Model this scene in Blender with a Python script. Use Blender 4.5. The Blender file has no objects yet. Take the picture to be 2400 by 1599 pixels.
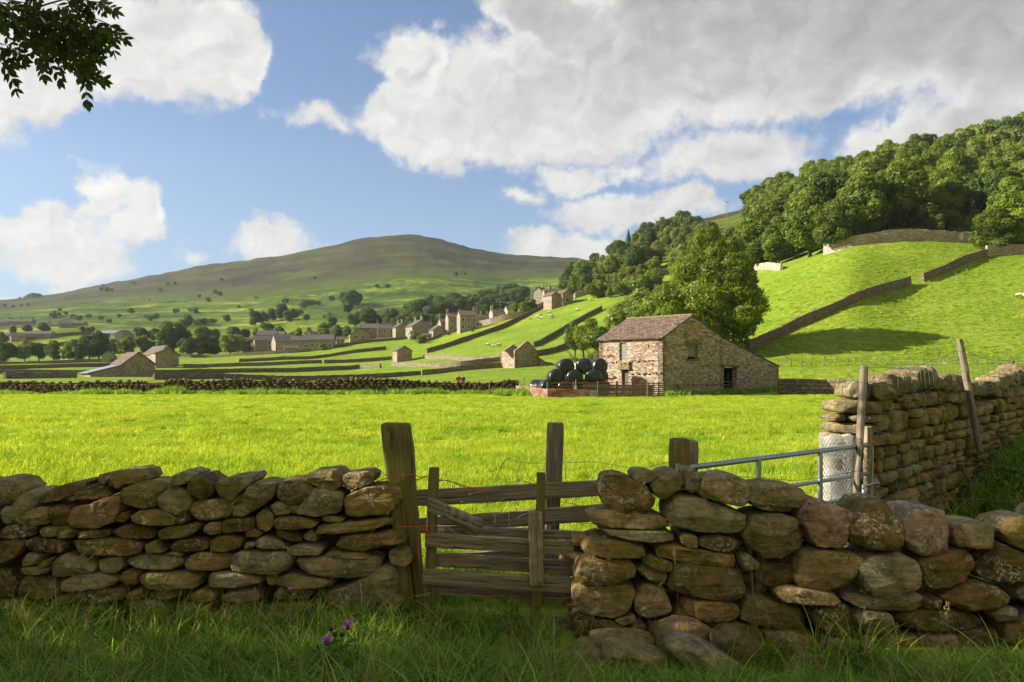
import bpy, bmesh, math, random
import numpy as np
from mathutils import Vector, Matrix, noise as mnoise

sc = bpy.context.scene
COL = sc.collection
R = math.radians

# ------------------------------------------------------------------ camera
F = 1867.0            # focal length in photo pixels (2400 wide)
EYE = 1.9
HZ = 875.0
cam_d = bpy.data.cameras.new("camera")
cam = bpy.data.objects.new("camera", cam_d)
COL.objects.link(cam)
cam.location = (0, 0, EYE)
cam.rotation_euler = (R(90), 0, 0)
cam_d.sensor_width = 36
cam_d.lens = 36 * F / 2400
cam_d.shift_y = (HZ - 799.5) / 2400
cam_d.clip_start = 0.05
cam_d.clip_end = 20000
sc.camera = cam

# ------------------------------------------------------------------ render and light
sc.render.engine = 'CYCLES'
sc.view_settings.view_transform = 'Standard'
sc.view_settings.look = 'None'
sc.view_settings.gamma = 1
EXPO = 1.32
sc.view_settings.exposure = EXPO
sc.cycles.max_bounces = 6
sc.cycles.diffuse_bounces = 3
sc.cycles.glossy_bounces = 2
sc.cycles.transmission_bounces = 4
sc.cycles.transparent_max_bounces = 6
sc.cycles.volume_bounces = 0
sc.cycles.caustics_reflective = False
sc.cycles.caustics_refractive = False
sc.cycles.use_denoising = True
sc.cycles.sample_clamp_indirect = 6

SUN_AZ = R(-91)       # from +Y towards -X : the sun stands square to the left
SUN_EL = R(25)
sd = Vector((math.sin(SUN_AZ) * math.cos(SUN_EL), math.cos(SUN_AZ) * math.cos(SUN_EL), math.sin(SUN_EL)))
sun_d = bpy.data.lights.new("sun", 'SUN')
sun_d.energy = 5.0
sun_d.angle = R(0.5)
sun_d.color = (1.0, 0.91, 0.74)
sun = bpy.data.objects.new("sun", sun_d)
COL.objects.link(sun)
sun.location = (-40, 10, 40)
sun.rotation_euler = sd.to_track_quat('Z', 'Y').to_euler()

# ------------------------------------------------------------------ node helpers
class NT:
    def __init__(s, tree):
        s.t = tree; s.n = tree.nodes; s.l = tree.links
    def new(s, typ, **kw):
        nd = s.n.new(typ)
        for k, v in kw.items():
            setattr(nd, k, v)
        return nd
    def link(s, a, b): s.l.new(a, b)
    def put(s, sock, v):
        if isinstance(v, bpy.types.NodeSocket): s.l.new(v, sock)
        else: sock.default_value = v
    def math(s, op, a, b=None, c=None, clamp=False):
        nd = s.new('ShaderNodeMath', operation=op, use_clamp=clamp)
        s.put(nd.inputs[0], a)
        if b is not None: s.put(nd.inputs[1], b)
        if c is not None: s.put(nd.inputs[2], c)
        return nd.outputs[0]
    def vmath(s, op, a, b=None, c=None):
        nd = s.new('ShaderNodeVectorMath', operation=op)
        s.put(nd.inputs[0], a)
        if b is not None: s.put(nd.inputs[1], b)
        if c is not None: s.put(nd.inputs[2], c)
        return nd.outputs['Value'] if op in ('LENGTH', 'DOT_PRODUCT', 'DISTANCE') else nd.outputs[0]
    def noise(s, vec, scale, detail=4, rough=0.55, dist=0.0, col=False):
        nd = s.new('ShaderNodeTexNoise')
        if vec is not None: s.link(vec, nd.inputs['Vector'])
        nd.inputs['Scale'].default_value = scale
        nd.inputs['Detail'].default_value = detail
        nd.inputs['Roughness'].default_value = rough
        nd.inputs['Distortion'].default_value = dist
        return nd.outputs['Color' if col else 'Fac']
    def step(s, v, lo, hi, a=0.0, b=1.0):
        nd = s.new('ShaderNodeMapRange', interpolation_type='SMOOTHSTEP')
        s.put(nd.inputs['Value'], v)
        s.put(nd.inputs['From Min'], lo); s.put(nd.inputs['From Max'], hi)
        s.put(nd.inputs['To Min'], a); s.put(nd.inputs['To Max'], b)
        return nd.outputs['Result']
    def mix(s, f, a, b, mode='MIX'):
        nd = s.new('ShaderNodeMix', data_type='RGBA', blend_type=mode)
        s.put(nd.inputs[0], f)
        for i, v in ((6, a), (7, b)):
            if isinstance(v, tuple) and len(v) == 3: v = (*v, 1)
            s.put(nd.inputs[i], v)
        return nd.outputs[2]
    def ramp(s, v, stops):
        nd = s.new('ShaderNodeValToRGB')
        s.link(v, nd.inputs[0])
        cr = nd.color_ramp
        while len(cr.elements) < len(stops): cr.elements.new(0.5)
        for e, (p, c) in zip(cr.elements, stops):
            e.position = p; e.color = (*c, 1)
        return nd.outputs[0]
    def mapping(s, vec, scale=(1, 1, 1), rot=(0, 0, 0)):
        nd = s.new('ShaderNodeMapping')
        s.link(vec, nd.inputs[0])
        nd.inputs['Scale'].default_value = scale
        nd.inputs['Rotation'].default_value = rot
        return nd.outputs[0]
    def bump(s, h, strength=0.5, dist=0.02):
        nd = s.new('ShaderNodeBump')
        nd.inputs['Strength'].default_value = strength
        nd.inputs['Distance'].default_value = dist
        s.link(h, nd.inputs['Height'])
        return nd.outputs[0]

# ------------------------------------------------------------------ sky with clouds (a function of direction only)
world = bpy.data.worlds.new("World")
sc.world = world
world.use_nodes = True
w = NT(world.node_tree)
w.n.clear()
WS = 0.10
def uv_of(px, py):
    a = math.atan2(px - 1200, F)
    e = math.atan2(HZ - py, math.hypot(F, px - 1200))
    return a, e
def sky_nodes():
    tc = w.new('ShaderNodeTexCoord').outputs['Generated']
    sep = w.new('ShaderNodeSeparateXYZ'); w.link(tc, sep.inputs[0])
    az = w.math('ARCTAN2', sep.outputs[0], sep.outputs[1])
    el = w.math('ARCSINE', sep.outputs[2])
    cmb = w.new('ShaderNodeCombineXYZ'); w.link(az, cmb.inputs[0]); w.link(el, cmb.inputs[1])
    uv = cmb.outputs[0]
    # warp the outline of the clouds
    n1 = w.noise(uv, 5.5, 3, 0.5, col=True)
    n1c = w.vmath('SUBTRACT', n1, (0.5, 0.5, 0.5))
    n2 = w.noise(uv, 22.0, 5, 0.62, col=True)
    n2c = w.vmath('SUBTRACT', n2, (0.5, 0.5, 0.5))
    wuv = w.vmath('ADD', w.vmath('MULTIPLY_ADD', n1c, (0.16, 0.10, 0), uv), w.vmath('MULTIPLY', n2c, (0.075, 0.06, 0)))
    blobs = [  # px, py, rx, ry, tilt
        (1010, 290, 210, 120, 0), (1290, 235, 330, 160, 0), (1640, 140, 400, 160, -.1), (2050, 80, 480, 165, -.1), (2400, 60, 420, 220, 0),
        (1300, 60, 260, 110, .5), (960, 170, 110, 80, .6), (1700, 10, 500, 140, 0),
        (-80, 150, 330, 170, 0), (200, 90, 300, 170, 0), (430, 120, 190, 150, 0), (570, 170, 60, 130, .4), (60, 240, 220, 60, 0),
        (130, 560, 160, 85, 0), (210, 450, 65, 75, 0), (290, 510, 70, 65, 0), (60, 520, 90, 50, 0),
        (640, 560, 115, 68, 0), (750, 592, 80, 30, -.3), (430, 588, 50, 26, 0), (30, 690, 70, 20, 0),
        (735, 288, 100, 36, 0), (1700, 365, 260, 78, -.1), (1360, 430, 85, 48, 0), (1500, 505, 230, 52, 0), (1330, 590, 170, 46, 0),
        (2250, 290, 250, 80, -.2), (2010, 400, 120, 35, -.5), (1225, 462, 70, 30, 0), (1440, 390, 60, 30, 0), (2180, 330, 120, 50, -.5),
        (-500, 350, 320, 150, 0), (-900, 600, 300, 110, 0), (3000, 300, 400, 150, 0),
    ]
    best = None
    for (bx, by, rx, ry, t) in blobs:
        a0, e0 = uv_of(bx, by)
        ra = max(rx / F, .01) * math.cos(a0) ** 1.2; re_ = max(ry / F, .008) * math.cos(a0)
        d = w.vmath('SUBTRACT', wuv, (a0, e0, 0))
        if t:
            d = w.mapping(d, rot=(0, 0, t))
        d = w.vmath('MULTIPLY', d, (1 / ra, 1 / re_, 0))
        L = w.vmath('LENGTH', d)
        v = w.math('SUBTRACT', 1.0, L)
        # scale small clouds so depth reflects thickness
        if min(rx, ry) > 100: v = w.math('MULTIPLY', v, 1.7)
        elif min(rx, ry) < 40: v = w.math('MULTIPLY', v, 0.55)
        best = v if best is None else w.math('SMOOTH_MAX', best, v, 0.25)
    fine = w.noise(uv, 70.0, 5, 0.65)
    field = w.math('ADD', best, w.math('MULTIPLY', w.math('SUBTRACT', fine, 0.5), 0.55))
    mask = w.step(field, -0.06, 0.46)
    # bright unseen cloud added behind the camera as fill light
    sepy = w.new('ShaderNodeSeparateXYZ'); w.link(tc, sepy.inputs[0])
    behind = w.step(w.math('ADD', w.math('MULTIPLY', sepy.outputs[1], -1.0), w.math('MULTIPLY', w.math('SUBTRACT', w.noise(tc, 3.0, 4, 0.55), 0.5), 1.1)), -0.05, 0.22)
    # thickness: pale margins, grey bellies
    big = w.noise(uv, 7.0, 5, 0.6)
    mid = w.noise(w.vmath('MULTIPLY', uv, (1, 1.6, 1)), 20.0, 5, 0.6)
    thick = w.math('ADD', w.math('ADD', w.math('SMOOTH_MIN', best, 0.8, 0.3), w.math('MULTIPLY', w.math('SUBTRACT', big, 0.5), 0.42)), w.math('MULTIPLY', w.math('SUBTRACT', mid, 0.5), 0.28))
    # relief: billows turned to the sun are brighter
    rel = w.math('SUBTRACT', w.noise(wuv, 17.0, 5, 0.6), w.noise(w.vmath('ADD', wuv, (-0.010, 0.012, 0)), 17.0, 5, 0.6))
    rel2 = w.math('SUBTRACT', w.noise(uv, 6.0, 3, 0.5), w.noise(w.vmath('ADD', uv, (-0.03, 0.03, 0)), 6.0, 3, 0.5))
    g = w.step(w.math('ADD', thick, w.math('ADD', w.math('MULTIPLY', el, 1.75), w.math('MULTIPLY', az, 0.45))), 1.12, 1.88)
    lump = w.math('ADD', 0.98, w.math('ADD', w.math('MULTIPLY', rel, -0.9), w.math('MULTIPLY', rel2, -0.5)))
    bright = (0.80, 0.785, 0.755)
    grey = (0.37, 0.358, 0.358)
    k = 1 / WS / (2 ** EXPO)
    ccol = w.mix(g, tuple(c * k for c in bright), tuple(c * k for c in grey))
    ccol = w.vmath('SCALE', ccol); w_sc = ccol.node; w.put(w_sc.inputs['Scale'], lump)
    sky = w.new('ShaderNodeTexSky', sky_type='NISHITA')
    sky.sun_disc = False
    sky.sun_elevation = SUN_EL
    sky.sun_rotation = SUN_AZ
    sky.air_density = 1.0; sky.dust_density = 0.6; sky.ozone_density = 2.5
    skyc = w.mix(1.0, sky.outputs[0], (0.36, 0.465, 0.585), 'MULTIPLY')
    skyc = w.mix(w.step(el, 0.0, 0.30, 0.62, 0.0), skyc, tuple(c * k for c in (0.52, 0.64, 0.78)))
    col = w.mix(mask, skyc, ccol)
    col = w.mix(behind, col, tuple(c * k for c in (0.46, 0.415, 0.34)))
    bg = w.new('ShaderNodeBackground')
    w.link(col, bg.inputs[0]); bg.inputs[1].default_value = WS
    out = w.new('ShaderNodeOutputWorld'); w.link(bg.outputs[0], out.inputs[0])
sky_nodes()
world.cycles.sampling_method = 'MANUAL'
world.cycles.sample_map_resolution = 512

# ------------------------------------------------------------------ generic helpers
def tag(o, label=None, cat=None, group=None, kind=None):
    if label: o['label'] = label
    if cat: o['category'] = cat
    if group: o['group'] = group
    if kind: o['kind'] = kind
    elif label: o['kind'] = 'thing'
    return o
def mesh_obj(name, me, mat=None, parent=None, loc=None, rotz=0.0):
    if mat is not None and len(me.materials) == 0: me.materials.append(mat)
    o = bpy.data.objects.new(name, me)
    COL.objects.link(o)
    if parent is not None: o.parent = parent
    if loc is not None: o.location = loc
    if rotz: o.rotation_euler[2] = rotz
    return o
def empty(name, loc=(0, 0, 0), rotz=0.0):
    o = bpy.data.objects.new(name, None)
    COL.objects.link(o)
    o.location = loc; o.rotation_euler[2] = rotz
    o.empty_display_size = 0.2
    return o
class MB:
    """collects polygons with numpy-friendly lists; one mesh"""
    def __init__(s): s.v = []; s.f = []; s.t = []; s.uv = None
    def add(s, verts, faces, tint=0.5):
        o = len(s.v)
        s.v.extend(verts)
        for f in faces: s.f.append(tuple(i + o for i in f)); s.t.append(tint)
    def box(s, c, size, rz=0.0, tint=0.5, jit=0.0):
        x, y, z = size[0] / 2, size[1] / 2, size[2] / 2
        cs, sn = math.cos(rz), math.sin(rz)
        vs = []
        for dx, dy, dz in ((-x, -y, -z), (x, -y, -z), (x, y, -z), (-x, y, -z), (-x, -y, z), (x, -y, z), (x, y, z), (-x, y, z)):
            if jit: dx += random.uniform(-jit, jit); dy += random.uniform(-jit, jit); dz += random.uniform(-jit, jit)
            vs.append((c[0] + dx * cs - dy * sn, c[1] + dx * sn + dy * cs, c[2] + dz))
        s.add(vs, [(0, 3, 2, 1), (4, 5, 6, 7), (0, 1, 5, 4), (1, 2, 6, 5), (2, 3, 7, 6), (3, 0, 4, 7)], tint)
    def tube(s, pts, rad, n=6, tint=0.5, cap=True):
        pts = [Vector(p) for p in pts]
        rings = []
        up = Vector((0, 0, 1))
        for i, p in enumerate(pts):
            d = (pts[min(i + 1, len(pts) - 1)] - pts[max(i - 1, 0)])
            if d.length < 1e-9: d = Vector((0, 0, 1))
            d.normalize()
            a = d.cross(up)
            if a.length < 0.05: a = d.cross(Vector((1, 0, 0)))
            a.normalize(); b = d.cross(a)
            r = rad[i] if isinstance(rad, (list, tuple)) else rad
            rings.append([tuple(p + a * (r * math.cos(2 * math.pi * k / n)) + b * (r * math.sin(2 * math.pi * k / n))) for k in range(n)])
        vs = [q for ring in rings for q in ring]
        fs = []
        for i in range(len(rings) - 1):
            for k in range(n):
                k2 = (k + 1) % n
                fs.append((i * n + k, i * n + k2, (i + 1) * n + k2, (i + 1) * n + k))
        if cap:
            fs.append(tuple(range(n))[::-1]); m = (len(rings) - 1) * n
            fs.append(tuple(m + k for k in range(n)))
        s.add(vs, fs, tint)
    def mesh(s, name, smooth=False, uv=False):
        me = bpy.data.meshes.new(name)
        me.from_pydata(s.v, [], s.f)
        a = me.attributes.new('tint', 'FLOAT', 'FACE')
        a.data.foreach_set('value', np.array(s.t, dtype=np.float32))
        if smooth: me.polygons.foreach_set('use_smooth', [True] * len(me.polygons))
        me.update()
        if uv: wall_uv(me)
        return me
    def obj(s, name, mat, parent=None, smooth=False, uv=False, loc=None, rotz=0.0):
        return mesh_obj(name, s.mesh(name, smooth, uv), mat, parent, loc, rotz)
def wall_uv(me):
    """u runs along the wall, v up it (or up the slope on a roof), in metres"""
    uvl = me.uv_layers.new(name='UVMap')
    for p in me.polygons:
        n = p.normal
        h = Vector((-n.y, n.x, 0))
        if h.length < 0.02: h = Vector((1, 0, 0))
        h.normalize()
        up = n.cross(h)
        for li in p.loop_indices:
            co = me.vertices[me.loops[li].vertex_index].co
            uvl.data[li].uv = (co.dot(h), co.dot(up))
def X(px, D): return (px - 1200) * D / F
def Z(py, D): return EYE + (HZ - py) * D / F

def vnoise(x, y, scale, seed=0):
    x = np.asarray(x, dtype=np.float64) / scale; y = np.asarray(y, dtype=np.float64) / scale
    xi = np.floor(x).astype(np.int64); yi = np.floor(y).astype(np.int64)
    xf = x - xi; yf = y - yi
    xf = xf * xf * (3 - 2 * xf); yf = yf * yf * (3 - 2 * yf)
    def h(a, b):
        q = (a * 374761393 + b * 668265263 + seed * 974711) & 0x7fffffff
        q = ((q ^ (q >> 13)) * 1274126177) & 0x7fffffff
        return ((q ^ (q >> 16)) & 0xffff) / 65535.0
    return (h(xi, yi) * (1 - xf) + h(xi + 1, yi) * xf) * (1 - yf) + (h(xi, yi + 1) * (1 - xf) + h(xi + 1, yi + 1) * xf) * yf
def fbm(x, y, scale, seed=0, octv=4):
    s = 0; a = 0.5; t = 0
    for k in range(octv):
        s = s + a * vnoise(x, y, scale / 2 ** k, seed + k * 17); t += a; a *= 0.5
    return s / t

# ------------------------------------------------------------------ terrain: surveyed profiles along lines of sight
COLS = {
 -400: [(115,895),(180,880),(240,868),(300,852),(400,812),(560,775),(700,752),(1000,733),(1500,712),(1900,708)],
 0: [(115,893),(180,881),(240,867),(300,852),(400,812),(560,775),(700,750),(1000,728),(1500,706),(1700,703)],
 100: [(115,893),(180,881),(240,866),(300,850),(400,810),(560,772),(700,748),(1000,722),(1450,698),(1650,694)],
 200: [(115,893),(180,881),(240,864),(300,848),(400,808),(560,770),(700,745),(1000,715),(1400,682),(1600,673)],
 326: [(115,893),(180,881),(240,864),(300,847),(380,818),(500,782),(640,755),(900,720),(1250,678),(1600,650)],
 500: [(115,893),(180,882),(240,866),(300,840),(370,816),(480,788),(600,762),(800,728),(1200,672),(1600,616)],
 640: [(115,897),(170,889),(230,868),(270,848),(310,830),(360,812),(480,782),(600,756),(800,722),(1200,655),(1550,597)],
 740: [(115,903),(175,888),(225,871),(255,850),(285,836),(310,822),(360,806),(480,778),(600,750),(800,712),(1200,635),(1500,581)],
 850: [(115,905),(180,886),(225,866),(255,848),(285,826),(310,808),(350,796),(480,775),(600,745),(800,703),(1200,615),(1450,557),(1520,556)],
 950: [(115,905),(182,881),(215,862),(250,844),(285,820),(310,798),(345,788),(480,770),(600,740),(800,698),(1200,605),(1450,550),(1560,549)],
 1020: [(115,905),(182,876),(215,855),(250,832),(285,806),(310,794),(335,782),(480,768),(600,738),(800,697),(1200,610),(1480,556),(1560,557)],
 1100: [(115,905),(180,866),(210,852),(240,826),(270,800),(300,772),(330,764),(480,760),(600,733),(800,698),(1200,622),(1480,581),(1600,584)],
 1200: [(115,903),(175,862),(200,846),(230,818),(265,784),(305,750),(340,745),(480,745),(600,726),(800,698),(1200,640),(1500,598),(1600,599)],
 1300: [(115,900),(155,870),(190,846),(230,805),(270,762),(310,714),(345,705),(500,710),(600,705),(800,690),(1200,640),(1500,602),(1600,603)],
 1400: [(110,898),(150,868),(190,840),(230,790),(270,735),(310,690),(350,672),(420,640),(500,640),(700,660),(1200,640),(1500,612),(1600,613)],
 1500: [(110,895),(150,865),(190,838),(230,780),(270,718),(310,668),(360,635),(430,590),(480,575),(600,600),(1500,660)],
 1600: [(100,888),(140,862),(175,830),(220,770),(265,705),(310,655),(370,598),(430,545),(470,532),(560,570),(1500,690)],
 1680: [(80,912),(95,885),(130,855),(160,812),(200,750),(250,690),(300,635),(380,562),(440,522),(470,508),(540,535),(1500,720)],
 1750: [(80,912),(92,870),(106,848),(120,812),(140,752),(165,690),(190,650),(230,615),(300,570),(380,515),(450,496),(520,530),(1500,720)],
 1850: [(80,915),(90,864),(103,850),(115,800),(122,774),(140,700),(160,648),(185,614),(230,570),(300,520),(390,462),(500,520),(1500,720)],
 2000: [(80,915),(90,864),(100,850),(112,790),(125,722),(140,655),(160,585),(200,540),(260,495),(330,440),(400,425),(500,490),(1500,720)],
 2130: [(80,915),(90,864),(100,848),(112,790),(128,728),(143,668),(152,618),(165,563),(200,520),(260,460),(330,405),(380,395),(480,450),(1500,720)],
 2300: [(80,915),(90,864),(100,845),(112,785),(130,708),(148,640),(158,602),(168,570),(200,520),(260,440),(330,370),(380,360),(480,430),(1500,720)],
 2400: [(80,915),(90,864),(100,842),(112,778),(130,700),(148,630),(160,594),(170,582),(200,520),(260,425),(330,350),(380,340),(480,420),(1500,720)],
 2900: [(80,915),(90,860),(100,830),(112,760),(130,670),(148,600),(160,570),(170,560),(200,500),(260,400),(330,330),(380,320),(480,400),(1500,720)],
}
NPX, ND = 340, 420
PXG = np.linspace(-400, 2900, NPX)
DG = 60 * (3000 / 60) ** np.linspace(0, 1, ND)
def build_table():
    keys = sorted(COLS)
    prof = []
    for k in keys:
        ds = [60, 76]; zs = [0.0, 0.0]
        for (d, py) in COLS[k]:
            ds.append(d); zs.append(Z(py, d))
        ds.append(3000); zs.append(zs[-1] * 0.75 if k > 1450 else zs[-1] - 60)
        prof.append(np.interp(DG, ds, zs))
    prof = np.array(prof)
    T = np.empty((NPX, ND))
    for j in range(ND): T[:, j] = np.interp(PXG, keys, prof[:, j])
    def sm(A, n, axis):
        k = np.hanning(n * 2 + 3)[1:-1]; k /= k.sum()
        P = np.pad(A, [(n, n) if a == axis else (0, 0) for a in (0, 1)], mode='edge')
        return np.apply_along_axis(lambda v: np.convolve(v, k, 'valid'), axis, P)
    T = sm(T, 4, 0)
    T = sm(T, 3, 1)
    return T
TBL = build_table()
LOGR = math.log(3000 / 60)
def gz(x, y):
    """ground height at x, y (arrays or floats)"""
    x = np.asarray(x, dtype=np.float64); y = np.asarray(y, dtype=np.float64)
    r = np.hypot(x, y)
    az = np.arctan2(x, y)
    lim = 0.74
    azc = np.clip(az, -lim, lim)
    D = r * np.cos(azc)
    px = 1200 + F * np.tan(azc)
    i = np.clip((px + 400) / 3300 * (NPX - 1), 0, NPX - 1.001)
    j = np.clip(np.log(np.maximum(D, 60) / 60) / LOGR * (ND - 1), 0, ND - 1.001)
    i0 = i.astype(int); j0 = j.astype(int); fi = i - i0; fj = j - j0
    z = (TBL[i0, j0] * (1 - fi) + TBL[i0 + 1, j0] * fi) * (1 - fj) + (TBL[i0, j0 + 1] * (1 - fi) + TBL[i0 + 1, j0 + 1] * fi) * fj
    back = np.clip((np.abs(az) - 1.3) / 1.0, 0, 1); back = back * back * (3 - 2 * back)
    z = z * (1 - 0.8 * back)
    # the grassy bank in front of the tall wall on the right
    def ss(a, b, v):
        t = np.clip((v - a) / (b - a), 0, 1); return t * t * (3 - 2 * t)
    along = (x - 3.75) * 0.665 + (y - 8.3) * 0.747      # distance along the wall line
    off = (x - 3.75) * 0.747 - (y - 8.3) * 0.665        # in front (to the right) of it
    z = z + 0.72 * ss(1.0, 5.0, along) * ss(-0.5, 0.3, off) * (1 - ss(30, 60, r))
    z = z + np.where(D < 74, (fbm(x, y, 7.0, 5, 3) - 0.5) * 0.10 * ss(8, 14, r), 0)
    # tummocks and dips on the hillsides
    z = z + (fbm(x, y, 30, 9, 4) - 0.5) * np.clip((D - 110) / 300, 0, 1) * 4.0 * (1 + np.clip((D - 600) / 500, 0, 1)) * (1 - 0.3 * back)
    return z
def gz1(x, y): return float(gz(x, y))
def at(px, py, hint, tol=0.22):
    """the spot on the ground seen at px, py, near depth hint"""
    Ds = np.linspace(hint * (1 - tol), hint * (1 + tol), 160)
    xs = (px - 1200) * Ds / F
    p = HZ - F * (gz(xs, Ds) - EYE) / Ds
    e = np.abs(p - py) + np.abs(Ds - hint) / hint * 3
    k = int(np.argmin(e))
    return float(xs[k]), float(Ds[k]), float(gz(xs[k], Ds[k]))

# ------------------------------------------------------------------ materials
def new_mat(name):
    m = bpy.data.materials.new(name)
    m.use_nodes = True
    t = NT(m.node_tree)
    t.n.clear()
    out = t.new('ShaderNodeOutputMaterial')
    return m, t, out
def principled(t, out, col, rough=0.85, bump=None, metal=0.0, spec=0.3):
    p = t.new('ShaderNodeBsdfPrincipled')
    t.put(p.inputs['Base Color'], (*col, 1) if isinstance(col, tuple) else col)
    t.put(p.inputs['Roughness'], rough)
    t.put(p.inputs['Metallic'], metal)
    p.inputs['Specular IOR Level'].default_value = spec
    if bump is not None: t.link(bump, p.inputs['Normal'])
    t.link(p.outputs[0], out.inputs[0])
    return p
def attr(t, name, typ='GEOMETRY'):
    a = t.new('ShaderNodeAttribute'); a.attribute_name = name; a.attribute_type = typ
    return a
def objco(t): return t.new('ShaderNodeTexCoord').outputs['Object']
def geopos(t): return t.new('ShaderNodeNewGeometry').outputs['Position']

def mat_stone(name, cols, lichen=0.5, moss=0.5, bump=0.5, scale=1.0):
    m, t, out = new_mat(name)
    P = geopos(t)
    tint = attr(t, 'tint').outputs['Fac']
    base = t.ramp(tint, cols)
    n1 = t.noise(P, 9 * scale, 6, 0.65)
    base = t.mix(1.0, base, t.ramp(n1, [(0.30, (0.34, 0.33, 0.29)), (0.5, (0.88, 0.88, 0.88)), (0.72, (1.45, 1.35, 1.15))]), 'MULTIPLY')
    # moss / algae staining
    n2 = t.noise(P, 3.1 * scale, 5, 0.6)
    mf = t.step(t.math('ADD', n2, t.math('MULTIPLY', tint, 0.12)), 0.46, 0.62, 0, moss)
    base = t.mix(mf, base, (0.22, 0.20, 0.025))
    # lichen crusts: small blotches gathered in patches
    v = t.noise(P, 34 * scale, 4, 0.7, 0.6)
    patch = t.noise(P, 4.3 * scale, 3, 0.5)
    lf = t.math('MULTIPLY', t.step(v, 0.52, 0.58), t.step(patch, 0.46, 0.58))
    base = t.mix(t.math('MULTIPLY', lf, lichen), base, (0.60, 0.57, 0.47))
    # dark crevices of weathering
    dk = t.step(t.noise(P, 14 * scale, 5, 0.7, 1.2), 0.30, 0.42, 0.45, 1.0)
    base = t.mix(1.0, base, dk, 'MULTIPLY')
    strata = t.noise(t.mapping(P, (3.0, 3.0, 30.0), (0.06, 0.05, 0)), 1.0 * scale, 5, 0.65, 0.5)
    base = t.mix(1.0, base, t.step(strata, 0.30, 0.62, 0.72, 1.12), 'MULTIPLY')
    h = t.math('ADD', t.math('ADD', t.noise(P, 26 * scale, 8, 0.7), t.math('MULTIPLY', strata, 0.9)), t.math('MULTIPLY', t.noise(P, 7 * scale, 5, 0.6, 0.8), 1.8))
    principled(t, out, base, 0.93, t.bump(h, bump * 1.5, 0.035 / scale), spec=0.2)
    return m
M = {}
STONE_C = [(0.0, (0.13, 0.085, 0.032)), (0.2, (0.22, 0.145, 0.055)), (0.4, (0.38, 0.26, 0.095)), (0.55, (0.44, 0.30, 0.12)), (0.78, (0.38, 0.30, 0.17)), (0.92, (0.50, 0.41, 0.27)), (1.0, (0.46, 0.26, 0.19))]
M['stone'] = mat_stone('lichened_stone', STONE_C, 0.35, 0.45)
M['stone_l'] = mat_stone('speckled_stone', STONE_C, 0.85, 0.25)
M['stone_r'] = mat_stone('boulder_stone', [(0, (0.26, 0.19, 0.085)), (0.5, (0.41, 0.30, 0.14)), (1, (0.50, 0.41, 0.27))], 0.45, 0.4)
M['stone_sun'] = mat_stone('pale_wall_stone', [(0, (0.15, 0.12, 0.07)), (0.5, (0.27, 0.21, 0.12)), (1, (0.38, 0.30, 0.20))], 0.5, 0.3)
M['stone_far'] = mat_stone('field_wall_stone', [(0, (0.08, 0.062, 0.036)), (0.5, (0.19, 0.15, 0.095)), (1, (0.34, 0.28, 0.20))], 0.5, 0.3, 0.6, 0.5)

def mat_masonry(name, c1, c2, mortar, lich=None, bw=0.34, rh=0.12, bump=0.45):
    m, t, out = new_mat(name)
    uv = t.new('ShaderNodeTexCoord').outputs['UV']
    P = geopos(t)
    d = t.vmath('MULTIPLY', t.vmath('SUBTRACT', t.noise(P, 2.2, 4, 0.6, col=True), (0.5, 0.5, 0.5)), (0.5, 0.26, 0))
    uvd = t.vmath('ADD', uv, d)
    def brick(w_, h_, off):
        b = t.new('ShaderNodeTexBrick')
        t.link(uvd if off == 0 else t.vmath('ADD', uvd, (off, off * .37, 0)), b.inputs['Vector'])
        b.inputs['Scale'].default_value = 1
        b.inputs['Color1'].default_value = (*c1, 1); b.inputs['Color2'].default_value = (*c2, 1)
        b.inputs['Mortar'].default_value = (*mortar, 1)
        b.inputs['Mortar Size'].default_value = h_ * 0.13
        b.inputs['Mortar Smooth'].default_value = 0.5
        b.inputs['Bias'].default_value = 0.0
        b.inputs['Brick Width'].default_value = w_; b.inputs['Row Height'].default_value = h_
        b.offset = 0.43; b.squash = 1.4; b.squash_frequency = 3
        return b
    b1 = brick(bw, rh, 0); b2 = brick(bw * 1.7, rh * 1.6, 3.3)
    sel = t.step(t.noise(P, 0.9, 3, 0.5), 0.50, 0.54)
    base = t.mix(sel, b1.outputs[0], b2.outputs[0])
    n = t.noise(P, 5.0, 6, 0.7)
    base = t.mix(1.0, base, t.ramp(n, [(0.25, (0.5, 0.47, 0.44)), (0.5, (1, 1, 1)), (0.8, (1.35, 1.28, 1.15))]), 'MULTIPLY')
    n3 = t.noise(P, 0.55, 4, 0.6)
    base = t.mix(t.step(n3, 0.4, 0.7, 0, 0.5), base, t.mix(1.0, base, (0.72, 0.66, 0.60), 'MULTIPLY'))
    if lich:
        lf = t.math('MULTIPLY', t.step(t.noise(P, 1.1, 2, 0.5), 0.58, 0.66), t.step(t.noise(P, 6.0, 4, 0.6), 0.45, 0.6))
        base = t.mix(t.math('MULTIPLY', lf, 0.75), base, lich)
    hf = t.mix(sel, b1.outputs['Fac'], b2.outputs['Fac'])
    h = t.math('ADD', t.math('MULTIPLY', hf, -1.2), t.math('MULTIPLY', n, 1.0))
    principled(t, out, base, 0.93, t.bump(h, bump, 0.06), spec=0.15)
    return m
M['barn_wall'] = mat_masonry('barn_rubble_masonry', (0.21, 0.160, 0.13), (0.58, 0.47, 0.40), (0.14, 0.108, 0.088), (0.46, 0.24, 0.04), 0.34, 0.11)
M['house_wall'] = mat_masonry('village_masonry', (0.27, 0.23, 0.185), (0.42, 0.37, 0.31), (0.20, 0.17, 0.14), None, 0.6, 0.25)
M['far_masonry'] = mat_masonry('drystone_far', (0.20, 0.155, 0.105), (0.30, 0.24, 0.17), (0.055, 0.042, 0.03), None, 0.5, 0.2, 0.9)
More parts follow.
